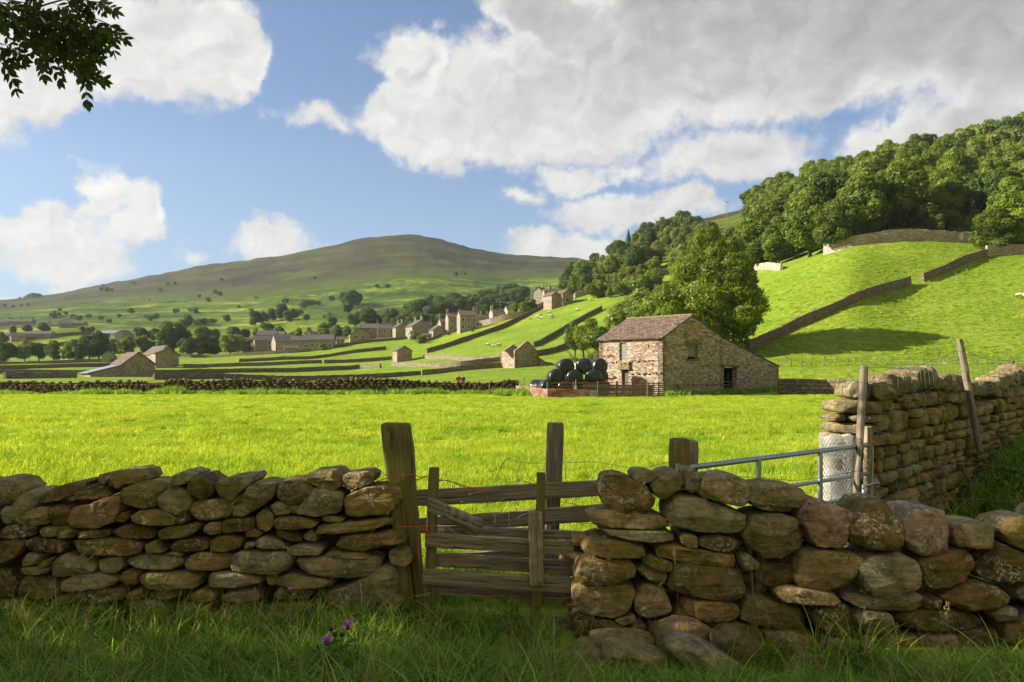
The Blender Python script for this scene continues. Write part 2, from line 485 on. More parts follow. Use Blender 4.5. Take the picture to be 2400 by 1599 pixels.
M['mid_masonry'] = mat_masonry('drystone_mid', (0.22, 0.18, 0.135), (0.36, 0.30, 0.24), (0.08, 0.062, 0.046), None, 0.5, 0.22, 0.9)  # lighter copy for sunlit walls; some sunlight is in its colour
M['pale_lit_masonry'] = mat_masonry('drystone_pale_lit', (0.40, 0.32, 0.25), (0.62, 0.51, 0.42), (0.20, 0.155, 0.12), None, 0.55, 0.26, 0.9)  # pale stone, lightened further; sunlight on lit walls is in the colour

def mat_slate(name, c1, c2, streak):
    m, t, out = new_mat(name)
    uv = t.new('ShaderNodeTexCoord').outputs['UV']
    P = geopos(t)
    b = t.new('ShaderNodeTexBrick')
    t.link(uv, b.inputs['Vector'])
    b.inputs['Scale'].default_value = 1
    b.inputs['Color1'].default_value = (*c1, 1); b.inputs['Color2'].default_value = (*c2, 1)
    b.inputs['Mortar'].default_value = tuple(x * 0.4 for x in c1) + (1,)
    b.inputs['Mortar Size'].default_value = 0.018
    b.inputs['Brick Width'].default_value = 0.42; b.inputs['Row Height'].default_value = 0.30
    s1 = t.noise(t.mapping(uv, (1.6, 5.0, 1), (0, 0, 0.5)), 1.0, 6, 0.7, 0.6)
    base = t.mix(t.step(s1, 0.50, 0.66, 0, 0.7), b.outputs[0], streak)
    n = t.noise(P, 2.5, 5, 0.65)
    base = t.mix(1.0, base, t.ramp(n, [(0.3, (0.6, 0.6, 0.6)), (0.7, (1.25, 1.2, 1.2))]), 'MULTIPLY')
    sep = t.new('ShaderNodeSeparateXYZ'); t.link(uv, sep.inputs[0])
    saw = t.math('FRACT', t.math('DIVIDE', sep.outputs[1], 0.30))
    h = t.math('ADD', t.math('MULTIPLY', saw, -0.8), t.math('MULTIPLY', b.outputs['Fac'], -0.8))
    principled(t, out, base, 0.8, t.bump(h, 0.7, 0.05), spec=0.3)
    return m
M['slate'] = mat_slate('stone_slates', (0.095, 0.062, 0.047), (0.19, 0.13, 0.10), (0.38, 0.30, 0.25))
M['slate_house'] = mat_slate('grey_slates', (0.115, 0.10, 0.09), (0.16, 0.14, 0.125), (0.20, 0.17, 0.15))
M['slate_brown'] = mat_slate('brown_slates', (0.14, 0.105, 0.085), (0.19, 0.145, 0.12), (0.24, 0.19, 0.155))

def mat_wood(name, dark, light, green, gamt=0.5):
    m, t, out = new_mat(name)
    O = objco(t)
    g = t.noise(t.mapping(O, (34, 34, 1.6)), 1.0, 6, 0.65, 0.4)
    base = t.ramp(g, [(0.30, tuple(c * .55 for c in dark)), (0.48, dark), (0.68, light)])
    P = geopos(t)
    base = t.mix(t.step(t.noise(P, 3.5, 4, 0.6), 0.42, 0.62, 0, gamt), base, green)
    crack = t.step(t.noise(t.mapping(O, (60, 60, 1.1)), 1.0, 3, 0.5, 0.2), 0.34, 0.40, 0.3, 1.0)
    base = t.mix(1.0, base, crack, 'MULTIPLY')
    h = t.math('ADD', g, crack)
    principled(t, out, base, 0.9, t.bump(h, 0.6, 0.012), spec=0.2)
    return m
M['post'] = mat_wood('mossy_post_wood', (0.18, 0.135, 0.062), (0.33, 0.25, 0.125), (0.18, 0.175, 0.032), 0.7)
M['rail'] = mat_wood('weathered_rail_wood', (0.25, 0.195, 0.135), (0.50, 0.41, 0.30), (0.25, 0.21, 0.09), 0.35)
M['greywood'] = mat_wood('silvered_wood', (0.19, 0.155, 0.12), (0.34, 0.29, 0.24), (0.20, 0.17, 0.11), 0.3)
M['bark'] = mat_wood('bark', (0.07, 0.055, 0.038), (0.13, 0.10, 0.07), (0.07, 0.075, 0.03), 0.5)

def simple(name, col, rough=0.7, metal=0.0, nz=12, amt=0.25, bump=0.15, spec=0.4):
    m, t, out = new_mat(name)
    P = geopos(t)
    n = t.noise(P, nz, 5, 0.65)
    base = t.mix(1.0, (*col, 1), t.ramp(n, [(0.25, (1 - amt,) * 3), (0.75, (1 + amt,) * 3)]), 'MULTIPLY')
    principled(t, out, base, rough, t.bump(n, bump, 0.02), metal, spec)
    return m
M['galv'] = simple('galvanised_steel', (0.42, 0.46, 0.50), 0.42, 0.75, 30, 0.22, 0.05)
M['wire'] = simple('fence_wire', (0.20, 0.20, 0.21), 0.6, 0.4, 30, 0.3)
M['mesh_wire'] = simple('netting_wire', (0.58, 0.58, 0.56), 0.5, 0.4, 30, 0.2)
M['twine'] = simple('orange_twine', (0.62, 0.12, 0.045), 0.8, 0, 40, 0.3)
M['window_dark'] = simple('dark_glass', (0.03, 0.035, 0.04), 0.2, 0, 3, 0.2, 0.0, 0.6)
M['window_white'] = simple('white_paint', (0.62, 0.62, 0.60), 0.6)
M['door_wood'] = simple('door_boards', (0.13, 0.10, 0.09), 0.85, 0, 8, 0.35)
M['grey_board'] = simple('grey_boards', (0.21, 0.21, 0.205), 0.85, 0, 9, 0.35)
M['tinroof'] = simple('tin_roof', (0.27, 0.295, 0.33), 0.5, 0.2, 2, 0.15)
M['render_white'] = simple('pale_render', (0.50, 0.47, 0.42), 0.9)
M['wool'] = simple('fleece', (0.62, 0.58, 0.48), 0.95, 0, 9, 0.25, 0.6)
M['skin'] = simple('skin', (0.45, 0.27, 0.19), 0.6)
M['red_cloth'] = simple('red_jacket', (0.55, 0.03, 0.02), 0.8)
M['navy_cloth'] = simple('navy_jacket', (0.02, 0.03, 0.06), 0.8)
M['dark_cloth'] = simple('dark_cloth', (0.03, 0.03, 0.035), 0.85)
M['hair'] = simple('brown_hair', (0.07, 0.045, 0.03), 0.8)
M['rust'] = simple('rusty_steel', (0.22, 0.085, 0.055), 0.8, 0.2, 6, 0.4, 0.2)
M['terracotta'] = simple('clay_pot', (0.40, 0.22, 0.14), 0.85)
M['darkvoid'] = simple('interior_shade', (0.05, 0.04, 0.03), 0.95)  # near-black stands in for shade inside openings, barn and wall gaps
M['soil'] = simple('bare_soil', (0.13, 0.075, 0.045), 0.95, 0, 4, 0.4, 0.6)
M['purple'] = simple('knapweed_petals', (0.78, 0.13, 0.78), 0.7, 0, 30, 0.2)
M['budbrown'] = simple('knapweed_bud', (0.06, 0.035, 0.02), 0.8, 0, 60, 0.3, 0.4)

def mat_tin():
    m, t, out = new_mat('corrugated_rusty_tin')
    P = geopos(t); uv = t.new('ShaderNodeTexCoord').outputs['UV']
    n = t.noise(t.mapping(P, (1.2, 1.2, 3.5)), 1.0, 6, 0.7)
    base = t.ramp(n, [(0.3, (0.10, 0.05, 0.035)), (0.47, (0.25, 0.105, 0.065)), (0.56, (0.30, 0.20, 0.16)), (0.7, (0.36, 0.34, 0.34))])
    principled(t, out, base, 0.7, None, 0.15)
    return m
M['tin'] = mat_tin()
def mat_bale():
    m, t, out = new_mat('black_bale_film')
    O = objco(t)
    n = t.noise(t.mapping(O, (3, 3, 1.5)), 2.4, 6, 0.6, 1.4)
    f = t.noise(O, 11, 5, 0.65, 0.8)
    base = t.mix(t.step(f, 0.45, 0.7), (0.012, 0.014, 0.017), (0.03, 0.034, 0.04))
    principled(t, out, base, t.step(f, 0.3, 0.7, 0.16, 0.34), t.bump(t.math('ADD', n, t.math('MULTIPLY', f, 0.4)), 0.35, 0.06), spec=0.55)
    return m
M['bale'] = mat_bale()

def mat_leaf(name, c_dark, c_mid, c_light, trans=0.45, gloss=True, patch=False):
    m, t, out = new_mat(name)
    tint = attr(t, 'tint').outputs['Fac']
    info = t.new('ShaderNodeObjectInfo')
    P = geopos(t)
    v = t.math('ADD', t.math('MULTIPLY', tint, 0.62), t.math('MULTIPLY', info.outputs['Random'], 0.38))
    col = t.ramp(v, [(0.12, c_dark), (0.5, c_mid), (0.9, c_light)])
    if patch:
        pn = t.noise(P, 0.33, 4, 0.6); pn2 = t.noise(P, 1.7, 3, 0.6)
        col = t.mix(1.0, col, t.ramp(pn, [(0.30, (0.50, 0.68, 0.6)), (0.46, (0.95, 0.97, 1)), (0.58, (1.05, 1.02, 1.1)), (0.70, (1.30, 1.10, 1.9))]), 'MULTIPLY')
        col = t.mix(1.0, col, t.ramp(pn2, [(0.32, (0.72, 0.80, 0.8)), (0.6, (1.08, 1.04, 1.1))]), 'MULTIPLY')
    hs = t.new('ShaderNodeHueSaturation'); t.link(col, hs.inputs['Color'])
    t.link(t.math('ADD', 0.485, t.math('MULTIPLY', info.outputs['Random'], 0.03)), hs.inputs['Hue'])
    col = hs.outputs[0]
    d = t.new('ShaderNodeBsdfDiffuse'); t.link(col, d.inputs[0])
    tr = t.new('ShaderNodeBsdfTranslucent')
    t.link(t.mix(1.0, col, (1.25, 1.2, 0.6), 'MULTIPLY'), tr.inputs[0])
    mx = t.new('ShaderNodeMixShader'); mx.inputs[0].default_value = trans
    t.link(d.outputs[0], mx.inputs[1]); t.link(tr.outputs[0], mx.inputs[2])
    sh = mx.outputs[0]
    if gloss:
        g = t.new('ShaderNodeBsdfGlossy'); g.inputs['Roughness'].default_value = 0.45
        g.inputs[0].default_value = (0.8, 0.85, 0.75, 1)
        m2 = t.new('ShaderNodeMixShader'); m2.inputs[0].default_value = 0.02
        t.link(sh, m2.inputs[1]); t.link(g.outputs[0], m2.inputs[2]); sh = m2.outputs[0]
    t.link(sh, out.inputs[0])
    return m
M['leaf_wood'] = mat_leaf('woodland_leaves', (0.055, 0.105, 0.012), (0.14, 0.21, 0.020), (0.31, 0.36, 0.036))
M['leaf_big'] = mat_leaf('sycamore_leaves', (0.080, 0.14, 0.010), (0.18, 0.26, 0.016), (0.36, 0.42, 0.028))
M['leaf_light'] = mat_leaf('pale_leaves', (0.080, 0.115, 0.020), (0.16, 0.205, 0.036), (0.28, 0.31, 0.055))
M['leaf_dark'] = mat_leaf('dark_leaves', (0.038, 0.080, 0.018), (0.080, 0.14, 0.026), (0.16, 0.23, 0.045))
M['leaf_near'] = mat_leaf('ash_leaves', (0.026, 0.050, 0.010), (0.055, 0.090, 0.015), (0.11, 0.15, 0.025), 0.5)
M['herb'] = mat_leaf('herb_leaves', (0.06, 0.14, 0.018), (0.10, 0.21, 0.026), (0.17, 0.29, 0.04), 0.35)
M['gr_field'] = mat_leaf('meadow_grass_blades', (0.21, 0.31, 0.020), (0.43, 0.54, 0.045), (0.66, 0.74, 0.12), 0.5, False, True)
M['gr_verge'] = mat_leaf('long_grass_blades', (0.050, 0.14, 0.010), (0.19, 0.38, 0.026), (0.62, 0.70, 0.13), 0.45)
M['gr_dry'] = mat_leaf('dry_grass_stalks', (0.25, 0.18, 0.08), (0.36, 0.27, 0.13), (0.48, 0.38, 0.21), 0.4, False)

# ------------------------------------------------------------------ terrain sheet
def mat_ground():
    m, t, out = new_mat('pasture_and_moor')
    P = geopos(t)
    a = attr(t, 'moor_shade').outputs['Fac']     # upland weight; its brown also stands in for cloud shade
    b = attr(t, 'lush').outputs['Fac']
    n1 = t.noise(P, 0.09, 5, 0.6); n2 = t.noise(P, 0.9, 5, 0.65); n3 = t.noise(P, 7.0, 4, 0.7)
    n4 = t.noise(t.mapping(P, (0.009, 0.014, 0.045), (0.1, 0.1, 0.5)), 1.0, 7, 0.62)
    pasture = t.ramp(t.math('ADD', t.math('MULTIPLY', n2, 0.6), t.math('MULTIPLY', n1, 0.4)),
                     [(0.34, (0.11, 0.19, 0.014)), (0.50, (0.19, 0.29, 0.020)), (0.62, (0.30, 0.36, 0.045)), (0.74, (0.36, 0.34, 0.09))])
    lush = t.ramp(t.math('ADD', t.math('MULTIPLY', n3, 0.5), t.math('MULTIPLY', n2, 0.5)),
                  [(0.3, (0.14, 0.22, 0.014)), (0.5, (0.35, 0.45, 0.034)), (0.7, (0.54, 0.61, 0.08))])
    rough = t.ramp(n2, [(0.3, (0.038, 0.060, 0.010)), (0.7, (0.095, 0.115, 0.018))])
    moor_shade = t.ramp(t.math('ADD', t.math('MULTIPLY', n4, 0.75), t.math('MULTIPLY', n1, 0.25)),
                  [(0.38, (0.022, 0.020, 0.010)), (0.47, (0.045, 0.040, 0.015)), (0.54, (0.048, 0.060, 0.013)), (0.64, (0.095, 0.092, 0.025))])  # heather browns, also dark to stand in for cloud shade
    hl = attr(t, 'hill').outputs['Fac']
    hillp = t.ramp(t.math('ADD', t.math('MULTIPLY', n4, 0.6), t.math('MULTIPLY', n1, 0.4)), [(0.39, (0.026, 0.056, 0.008)), (0.47, (0.052, 0.098, 0.010)), (0.54, (0.11, 0.165, 0.013)), (0.61, (0.26, 0.31, 0.022))])  # rough grass; cloud shade and sunlit bands are put into these greens
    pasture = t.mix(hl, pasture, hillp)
    base = t.mix(b, pasture, lush)
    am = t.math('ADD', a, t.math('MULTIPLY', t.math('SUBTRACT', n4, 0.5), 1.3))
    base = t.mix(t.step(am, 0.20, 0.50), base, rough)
    base = t.mix(t.step(am, 0.50, 0.85), base, moor_shade)
    s = attr(t, 'soil').outputs['Fac']
    base = t.mix(t.step(t.math('ADD', s, t.math('MULTIPLY', t.math('SUBTRACT', n3, .5), .5)), 0.45, 0.6), base, (0.10, 0.065, 0.038))
    h = t.math('ADD', t.math('MULTIPLY', n2, 1.0), t.math('MULTIPLY', n3, 0.35))
    principled(t, out, base, 0.95, t.bump(h, 0.9, 0.5), spec=0.1)
    return m
M['ground'] = mat_ground()
def build_ground():
    a_in = np.linspace(-0.74, 0.78, 460)
    a_out = np.linspace(0.78, 2 * math.pi - 0.74, 90)[1:-1]
    az = np.concatenate([a_in, a_out])
    r = np.concatenate([[0.0], 2.0 * (7000 / 2.0) ** np.linspace(0, 1, 330)])
    A, RR = np.meshgrid(az, r[1:], indexing='ij')
    x = RR * np.sin(A); y = RR * np.cos(A)
    z = gz(x, y)
    na, nr = x.shape
    verts = np.concatenate([[[0, 0, float(gz(0.01, 0.01))]], np.stack([x.ravel(), y.ravel(), z.ravel()], 1)])
    idx = 1 + np.arange(na * nr).reshape(na, nr)
    i2 = np.roll(idx, -1, axis=0)
    q = np.stack([idx[:, :-1].ravel(), idx[:, 1:].ravel(), i2[:, 1:].ravel(), i2[:, :-1].ravel()], 1)[:, ::-1]
    tri = np.stack([np.zeros(na, int), idx[:, 0], i2[:, 0]], 1)[:, ::-1]
    me = bpy.data.meshes.new('ground')
    me.vertices.add(len(verts)); me.vertices.foreach_set('co', verts.astype(np.float32).ravel())
    loops = np.concatenate([q.ravel(), tri.ravel()])
    me.loops.add(len(loops)); me.loops.foreach_set('vertex_index', loops.astype(np.int32))
    me.polygons.add(len(q) + len(tri))
    st = np.concatenate([np.arange(len(q)) * 4, len(q) * 4 + np.arange(len(tri)) * 3])
    me.polygons.foreach_set('loop_start', st.astype(np.int32))
    me.update(calc_edges=True)
    me.polygons.foreach_set('use_smooth', [True] * len(me.polygons))
    X_, Y_, Z_ = verts[:, 0], verts[:, 1], verts[:, 2]
    rr = np.hypot(X_, Y_); D = rr * np.cos(np.clip(np.arctan2(X_, Y_), -.74, .74))
    left = X_ / np.maximum(D, 1)
    # upland line: pasture below, heather and bent above, darker for painted cloud shade
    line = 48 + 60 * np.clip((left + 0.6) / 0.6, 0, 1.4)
    moor_shade = np.where(left < 0.13, (Z_ - line) / 70, 0)
    moor_shade = np.clip(moor_shade + (fbm(X_, Y_, 260, 21, 4) - .5) * .9 * (D > 500), 0, 1) * (D > 450)
    moor_shade = np.where((left > 0.13) & (Z_ > 40) & (D > 330), np.clip((Z_ - 40) / 50, 0, .5), moor_shade)
    lush = np.clip(1 - (rr - 70) / 30, 0, 1)
    soil = np.where((rr < 7.5) & (np.abs(Y_ - 6) < 1), 0.25, 0.0)
    along = (X_ - 3.75) * 0.665 + (Y_ - 8.3) * 0.747; off = (X_ - 3.75) * 0.747 - (Y_ - 8.3) * 0.665
    soil = np.maximum(soil, np.where((along > -2.5) & (along < 9) & (off > 0.1) & (off < 6) & (rr < 22), 0.6, 0))
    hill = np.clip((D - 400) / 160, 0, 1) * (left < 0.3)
    for nm, arr in (('hill', hill), ('moor_shade', moor_shade), ('lush', lush), ('soil', soil)):
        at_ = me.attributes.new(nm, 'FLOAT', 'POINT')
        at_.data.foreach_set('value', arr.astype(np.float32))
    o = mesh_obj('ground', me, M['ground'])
    tag(o, kind='structure')
build_ground()

# ------------------------------------------------------------------ stones
def smooth_poly(pts, it=1):
    for _ in range(it):
        q = []
        for i in range(len(pts)):
            a, b = pts[i], pts[(i + 1) % len(pts)]
            q.append((a[0] * .90 + b[0] * .10, a[1] * .90 + b[1] * .10))
            q.append((a[0] * .10 + b[0] * .90, a[1] * .10 + b[1] * .90))
        pts = q
    return pts
def stone_verts(pts, y0, dep, seed, nth=30, nph=10, rough=1.0, e=0.5, facets=4):
    """pts: outline (x, z) seen from the front; returns verts, faces in x, y, z with y depth centred on y0"""
    rnd = random.Random(seed)
    cx = sum(p[0] for p in pts) / len(pts); cz = sum(p[1] for p in pts) / len(pts)
    P = smooth_poly(pts, 1)
    # radial function
    ang = [2 * math.pi * k / nth for k in range(nth)]
    rad = []
    for a in ang:
        dx, dz = math.cos(a), math.sin(a); best = 0
        for i in range(len(P)):
            ax, az_ = P[i][0] - cx, P[i][1] - cz
            bx, bz = P[(i + 1) % len(P)][0] - cx, P[(i + 1) % len(P)][1] - cz
            ex, ez = bx - ax, bz - az_
            den = dx * ez - dz * ex
            if abs(den) < 1e-12: continue
            tt = (ax * ez - az_ * ex) / den
            uu = (ax * dz - az_ * dx) / den
            if tt > 0 and -1e-6 <= uu <= 1 + 1e-6: best = max(best, tt)
        rad.append(best if best > 0 else 0.02)
    size = sum(rad) / len(rad)
    wmax = max(rad)
    vs = [(cx, y0 - dep, cz)]
    for j in range(1, nph):
        ph = -math.pi / 2 + math.pi * j / nph
        cr = abs(math.cos(ph)) ** e; sr = math.copysign(abs(math.sin(ph)) ** e, math.sin(ph))
        for k in range(nth):
            vs.append((cx + rad[k] * cr * math.cos(ang[k]), y0 + dep * sr, cz + rad[k] * cr * math.sin(ang[k])))
    vs.append((cx, y0 + dep, cz))
    # chop facets, front half mainly
    planes = []
    for _ in range(facets):
        d = Vector((rnd.uniform(-.8, .8), rnd.uniform(-1.2, -.45), rnd.uniform(-.6, .9))).normalized()
        sup = max((v[0] - cx) * d.x + (v[1] - y0) * d.y + (v[2] - cz) * d.z for v in vs)
        planes.append((d, sup * rnd.uniform(.78, .93)))
    off = Vector((rnd.uniform(-50, 50), rnd.uniform(-50, 50), rnd.uniform(-50, 50)))
    out = []
    for v in vs:
        q = Vector((v[0] - cx, v[1] - y0, v[2] - cz))
        for d, s in planes:
            k = q.dot(d) - s
            if k > 0: q -= d * k * 0.93
        dirv = q.normalized() if q.length > 1e-6 else Vector((0, 1, 0))
        n = mnoise.noise((q * (1.6 / size) + off)) * 0.065 + mnoise.noise(q * (3.6 / size) + off) * 0.065 + mnoise.noise(q * (9 / size) + off) * 0.035 + mnoise.noise(q * (22 / size) + off) * 0.012
        q += dirv * n * size * rough
        out.append((q.x + cx, q.y + y0, q.z + cz))
    fs = []
    for k in range(nth): fs.append((0, 1 + k, 1 + (k + 1) % nth))
    for j in range(nph - 2):
        o = 1 + j * nth
        for k in range(nth):
            k2 = (k + 1) % nth
            fs.append((o + k, o + nth + k, o + nth + k2, o + k2))
    o = 1 + (nph - 2) * nth; L = len(out) - 1
    for k in range(nth): fs.append((o + (k + 1) % nth, o + k, L))
    return out, fs
def rect_poly(cx, cz, w, h, rnd, rot=0.0):
    pts = []
    for sx, sz in ((-1, -1), (-.1, -1.0), (1, -1), (1.02, 0), (1, 1), (.1, 1.02), (-1, 1), (-1.02, 0)):
        x = sx * w / 2 * rnd.uniform(.84, 1.0); z = sz * h / 2 * rnd.uniform(.84, 1.02)
        pts.append((cx + x * math.cos(rot) - z * math.sin(rot), cz + x * math.sin(rot) + z * math.cos(rot)))
    return pts
def courses(L, top, seed, wr=(0.16, 0.5), hr=(0.07, 0.2), base=0.0, slope=None):
    """rubble courses filling a face: yields outline polygons (s, z)"""
    rnd = random.Random(seed)
    z = base; out = []
    while z < top + 0.3:
        h = rnd.uniform(*hr)
        s = -rnd.uniform(0, wr[1])
        while s < L:
            w_ = rnd.uniform(*wr)
            hh = h * rnd.uniform(.82, 1.12)
            c = s + w_ / 2
            t_ = slope(c) if slope else top
            if z + h * .7 < t_ and c > -0.02 and c < L + .02:
                if h > hr[0] * 1.9 and rnd.random() < .22:
                    out.append(rect_poly(c, z + h * .25, w_ * .98, h * .5, rnd, rnd.uniform(-.04, .04)))
                    out.append(rect_poly(c, z + h * .76, w_ * .95, h * .48, rnd, rnd.uniform(-.04, .04)))
                else:
                    out.append(rect_poly(c, z + h / 2 + rnd.uniform(-.01, .01), w_ * 1.0, hh, rnd, rnd.uniform(-.07, .07)))
            s += w_
        z += h
    return out
def parse(txt, x0, y0, sc_, D):
    res = []
    for line in txt.strip().split('\n'):
        for item in line.split('|'):
            item = item.strip()
            if not item: continue
            pts = []
            for p in item.split():
                a, b = p.split(',')
                pts.append((X(x0 + float(a) * sc_, D), Z(y0 + float(b) * sc_, D)))
            res.append(pts)
    return res
LEFT_COPE = """
0,205 80,220 140,280 110,360 30,375 -60,370 -60,210
150,290 230,285 265,330 200,430 110,490 50,470 50,400 80,330
265,330 380,255 570,215 575,240 480,320 400,350 250,380
500,275 640,240 700,250 740,320 640,345 480,350
655,180 770,155 800,165 700,245 655,240
690,205 760,155 900,140 960,150 985,215 930,235 850,245 790,280 700,240
820,270 900,230 1030,215 1125,255 1060,300 1040,395 960,405 790,360
1045,310 1110,255 1180,245 1280,310 1270,400 1200,455 1100,430 1045,370
1125,240 1160,180 1220,155 1300,180 1260,240 1180,250
1245,250 1270,195 1340,180 1440,240 1430,300 1370,350 1300,310
1440,260 1480,210 1600,185 1690,180 1695,225 1620,290 1560,355 1480,330
1560,340 1640,290 1650,340 1620,380 1560,380
1620,370 1660,260 1720,225 1860,235 1840,320 1740,400 1650,440
1855,290 1880,225 1960,210 2075,240 2090,300 2030,380 1920,375 1860,330
"""
LEFT_BODY = """
315,410 380,385 450,395 460,520 330,525 310,490 | 440,500 480,400 600,380 700,330 800,320 780,420 760,500 640,540 490,545
770,470 820,430 855,470 830,500 780,495 | 860,450 920,415 1080,425 1180,480 1170,520 1050,520 900,505
1245,450 1255,370 1300,355 1530,350 1540,400 1530,470 1380,495 1270,490 | 1540,400 1600,375 1660,430 1640,460 1540,470
1700,460 1740,415 1810,440 1825,520 1780,570 1710,540 | 1790,395 1860,360 1940,400 1935,450 1830,460
-20,400 60,395 60,520 -20,520 | 60,480 230,400 310,400 310,520 180,520
1170,470 1240,420 1250,500 1190,510 | 1930,390 1990,390 1990,450 1940,450
0,530 120,515 210,530 200,600 80,620 -40,610 | 235,545 300,530 380,530 370,600 250,600 | 380,530 450,520 530,575 500,600 390,605
525,560 600,548 740,550 710,600 530,605 | 730,565 830,515 1000,530 1030,560 1020,610 820,610 | 1040,560 1120,530 1300,510 1345,540 1260,595 1060,620
1350,530 1400,500 1470,510 1460,580 1400,595 1350,570 | 1465,570 1490,485 1600,475 1700,475 1700,555 1500,575
1620,570 1680,545 1750,575 1720,605 1640,600 | 1825,500 1850,465 2000,465 2100,490 2150,515 2000,545 1840,540 | 1830,550 1870,543 2000,590 2020,640 1960,630 1850,600
0,630 100,620 150,640 120,720 30,770 -50,760 -50,640 | 150,620 200,605 440,620 460,680 420,710 200,700
460,640 520,610 750,605 940,630 955,690 880,715 700,715 520,705 | 970,650 1040,615 1060,680 1090,700 980,710
1110,660 1160,620 1330,610 1390,640 1370,690 1260,700 1110,695 | 1395,620 1500,590 1620,610 1610,670 1500,695 1410,690
1630,640 1700,635 1700,670 1630,675 | 1700,620 1760,595 1880,620 1930,680 1800,670 1710,660 | 1920,670 2000,650 2100,655 2160,680 2140,715 1920,720
140,760 190,700 260,720 250,780 150,795 | 130,810 200,790 330,795 330,840 150,850 | 330,800 370,740 440,705 580,730 635,780 620,840 500,860 360,865
650,750 720,730 810,735 820,800 770,840 660,835 | 820,750 870,720 1000,720 1180,730 1220,780 1190,820 1040,825 850,800
1100,710 1180,700 1215,725 1130,725 | 1225,780 1250,720 1320,705 1540,710 1550,800 1450,825 1240,825
1545,780 1570,700 1700,690 1940,695 1950,760 1900,850 1740,840 1560,820 | 260,790 320,740 350,735 330,790
-40,800 60,830 110,900 80,1000 -40,1010 | 100,900 170,855 320,860 360,900 400,980 340,1010 110,1020
400,900 500,850 640,840 780,860 800,910 700,940 500,960 410,950 | 800,870 840,820 920,830 920,910 840,925
930,880 960,835 1060,830 1340,840 1345,920 1240,930 1100,940 950,930 | 1360,880 1400,835 1560,830 1740,850 1760,900 1600,930 1400,930
1770,860 1850,850 1850,920 1790,930
305,1040 380,1000 490,980 490,1040 380,1055 | 500,1000 560,955 700,940 850,940 860,1000 700,1030 520,1040
870,960 960,940 970,1000 870,1010 | 980,980 1080,940 1220,955 1220,1000 1060,1020 | 1245,980 1340,945 1440,960 1430,1030 1260,1030
1480,990 1560,960 1720,955 1740,1020 1600,1040 1490,1030
-40,1020 100,1020 190,1080 150,1150 -40,1150 | 190,1100 260,1070 340,1080 320,1160 200,1165
400,1100 440,1060 600,1045 780,1050 770,1150 600,1200 420,1190 | 850,1040 900,1010 1060,1020 1110,1080 1080,1160 900,1150
1160,1060 1240,1035 1400,1050 1400,1150 1200,1150 | 1450,1060 1600,1045 1740,1060 1730,1150 1480,1150 | 1780,1060 1980,1030 2080,1060 2060,1150 1800,1150
-40,1160 180,1170 180,1280 -40,1280 | 200,1180 400,1200 400,1290 210,1290 | 420,1200 700,1190 720,1290 430,1290 | 730,1170 1000,1160 1020,1280 740,1280
1030,1170 1300,1160 1310,1280 1040,1280 | 1330,1160 1600,1160 1600,1280 1340,1280 | 1620,1160 1900,1160 1900,1280 1630,1280 | 1920,1160 2200,1160 2200,1280 1930,1280
"""
LEFT_END = """
250,440 300,350 370,275 450,300 560,300 575,370 560,440 400,465
570,370 600,320 700,275 830,260 960,260 975,360 920,410 850,460 600,470
430,470 500,460 590,480 560,500 440,500
395,580 420,520 620,500 900,470 955,500 940,530 700,560 420,590
300,590 360,555 400,580 390,640 310,630
530,630 560,585 800,570 960,550 1015,580 1000,630 880,650 700,690 540,680
880,700 940,670 1020,680 1045,760 1000,800 900,780
455,710 500,695 700,700 790,705 780,735 600,735 460,725
230,770 280,735 500,730 800,715 845,750 830,830 700,875 500,870 240,830
120,880 200,850 420,865 520,890 500,930 300,940 140,920
400,960 550,950 720,870 850,790 920,790 965,880 970,980 900,1040 700,1100 440,1090
100,985 170,940 360,945 380,1010 150,1020
880,980 990,990 990,1060 900,1090
520,1160 600,1120 850,1110 900,1180 700,1240 530,1230
910,1100 1010,1090 1010,1200 930,1220
"""
LEFT_END_COPE = """
330,200 350,165 530,145 575,190 570,260 480,315 430,280 330,230
575,180 740,160 790,190 780,235 640,290 580,270
"""
RIGHT_COPE = """
305,290 350,190 420,175 500,200 620,260 680,340 660,410 560,450 420,440 340,390
530,200 560,165 640,165 710,190 690,225 620,240 550,235
645,250 700,200 790,155 850,170 880,250 800,300 740,355 690,340
885,230 910,150 960,150 980,220 970,300 920,310 885,280
965,310 990,210 1100,190 1180,180 1300,220 1310,270 1285,400 1180,380 980,330
1290,320 1310,265 1460,245 1640,265 1705,310 1700,370 1640,400 1300,370
"""
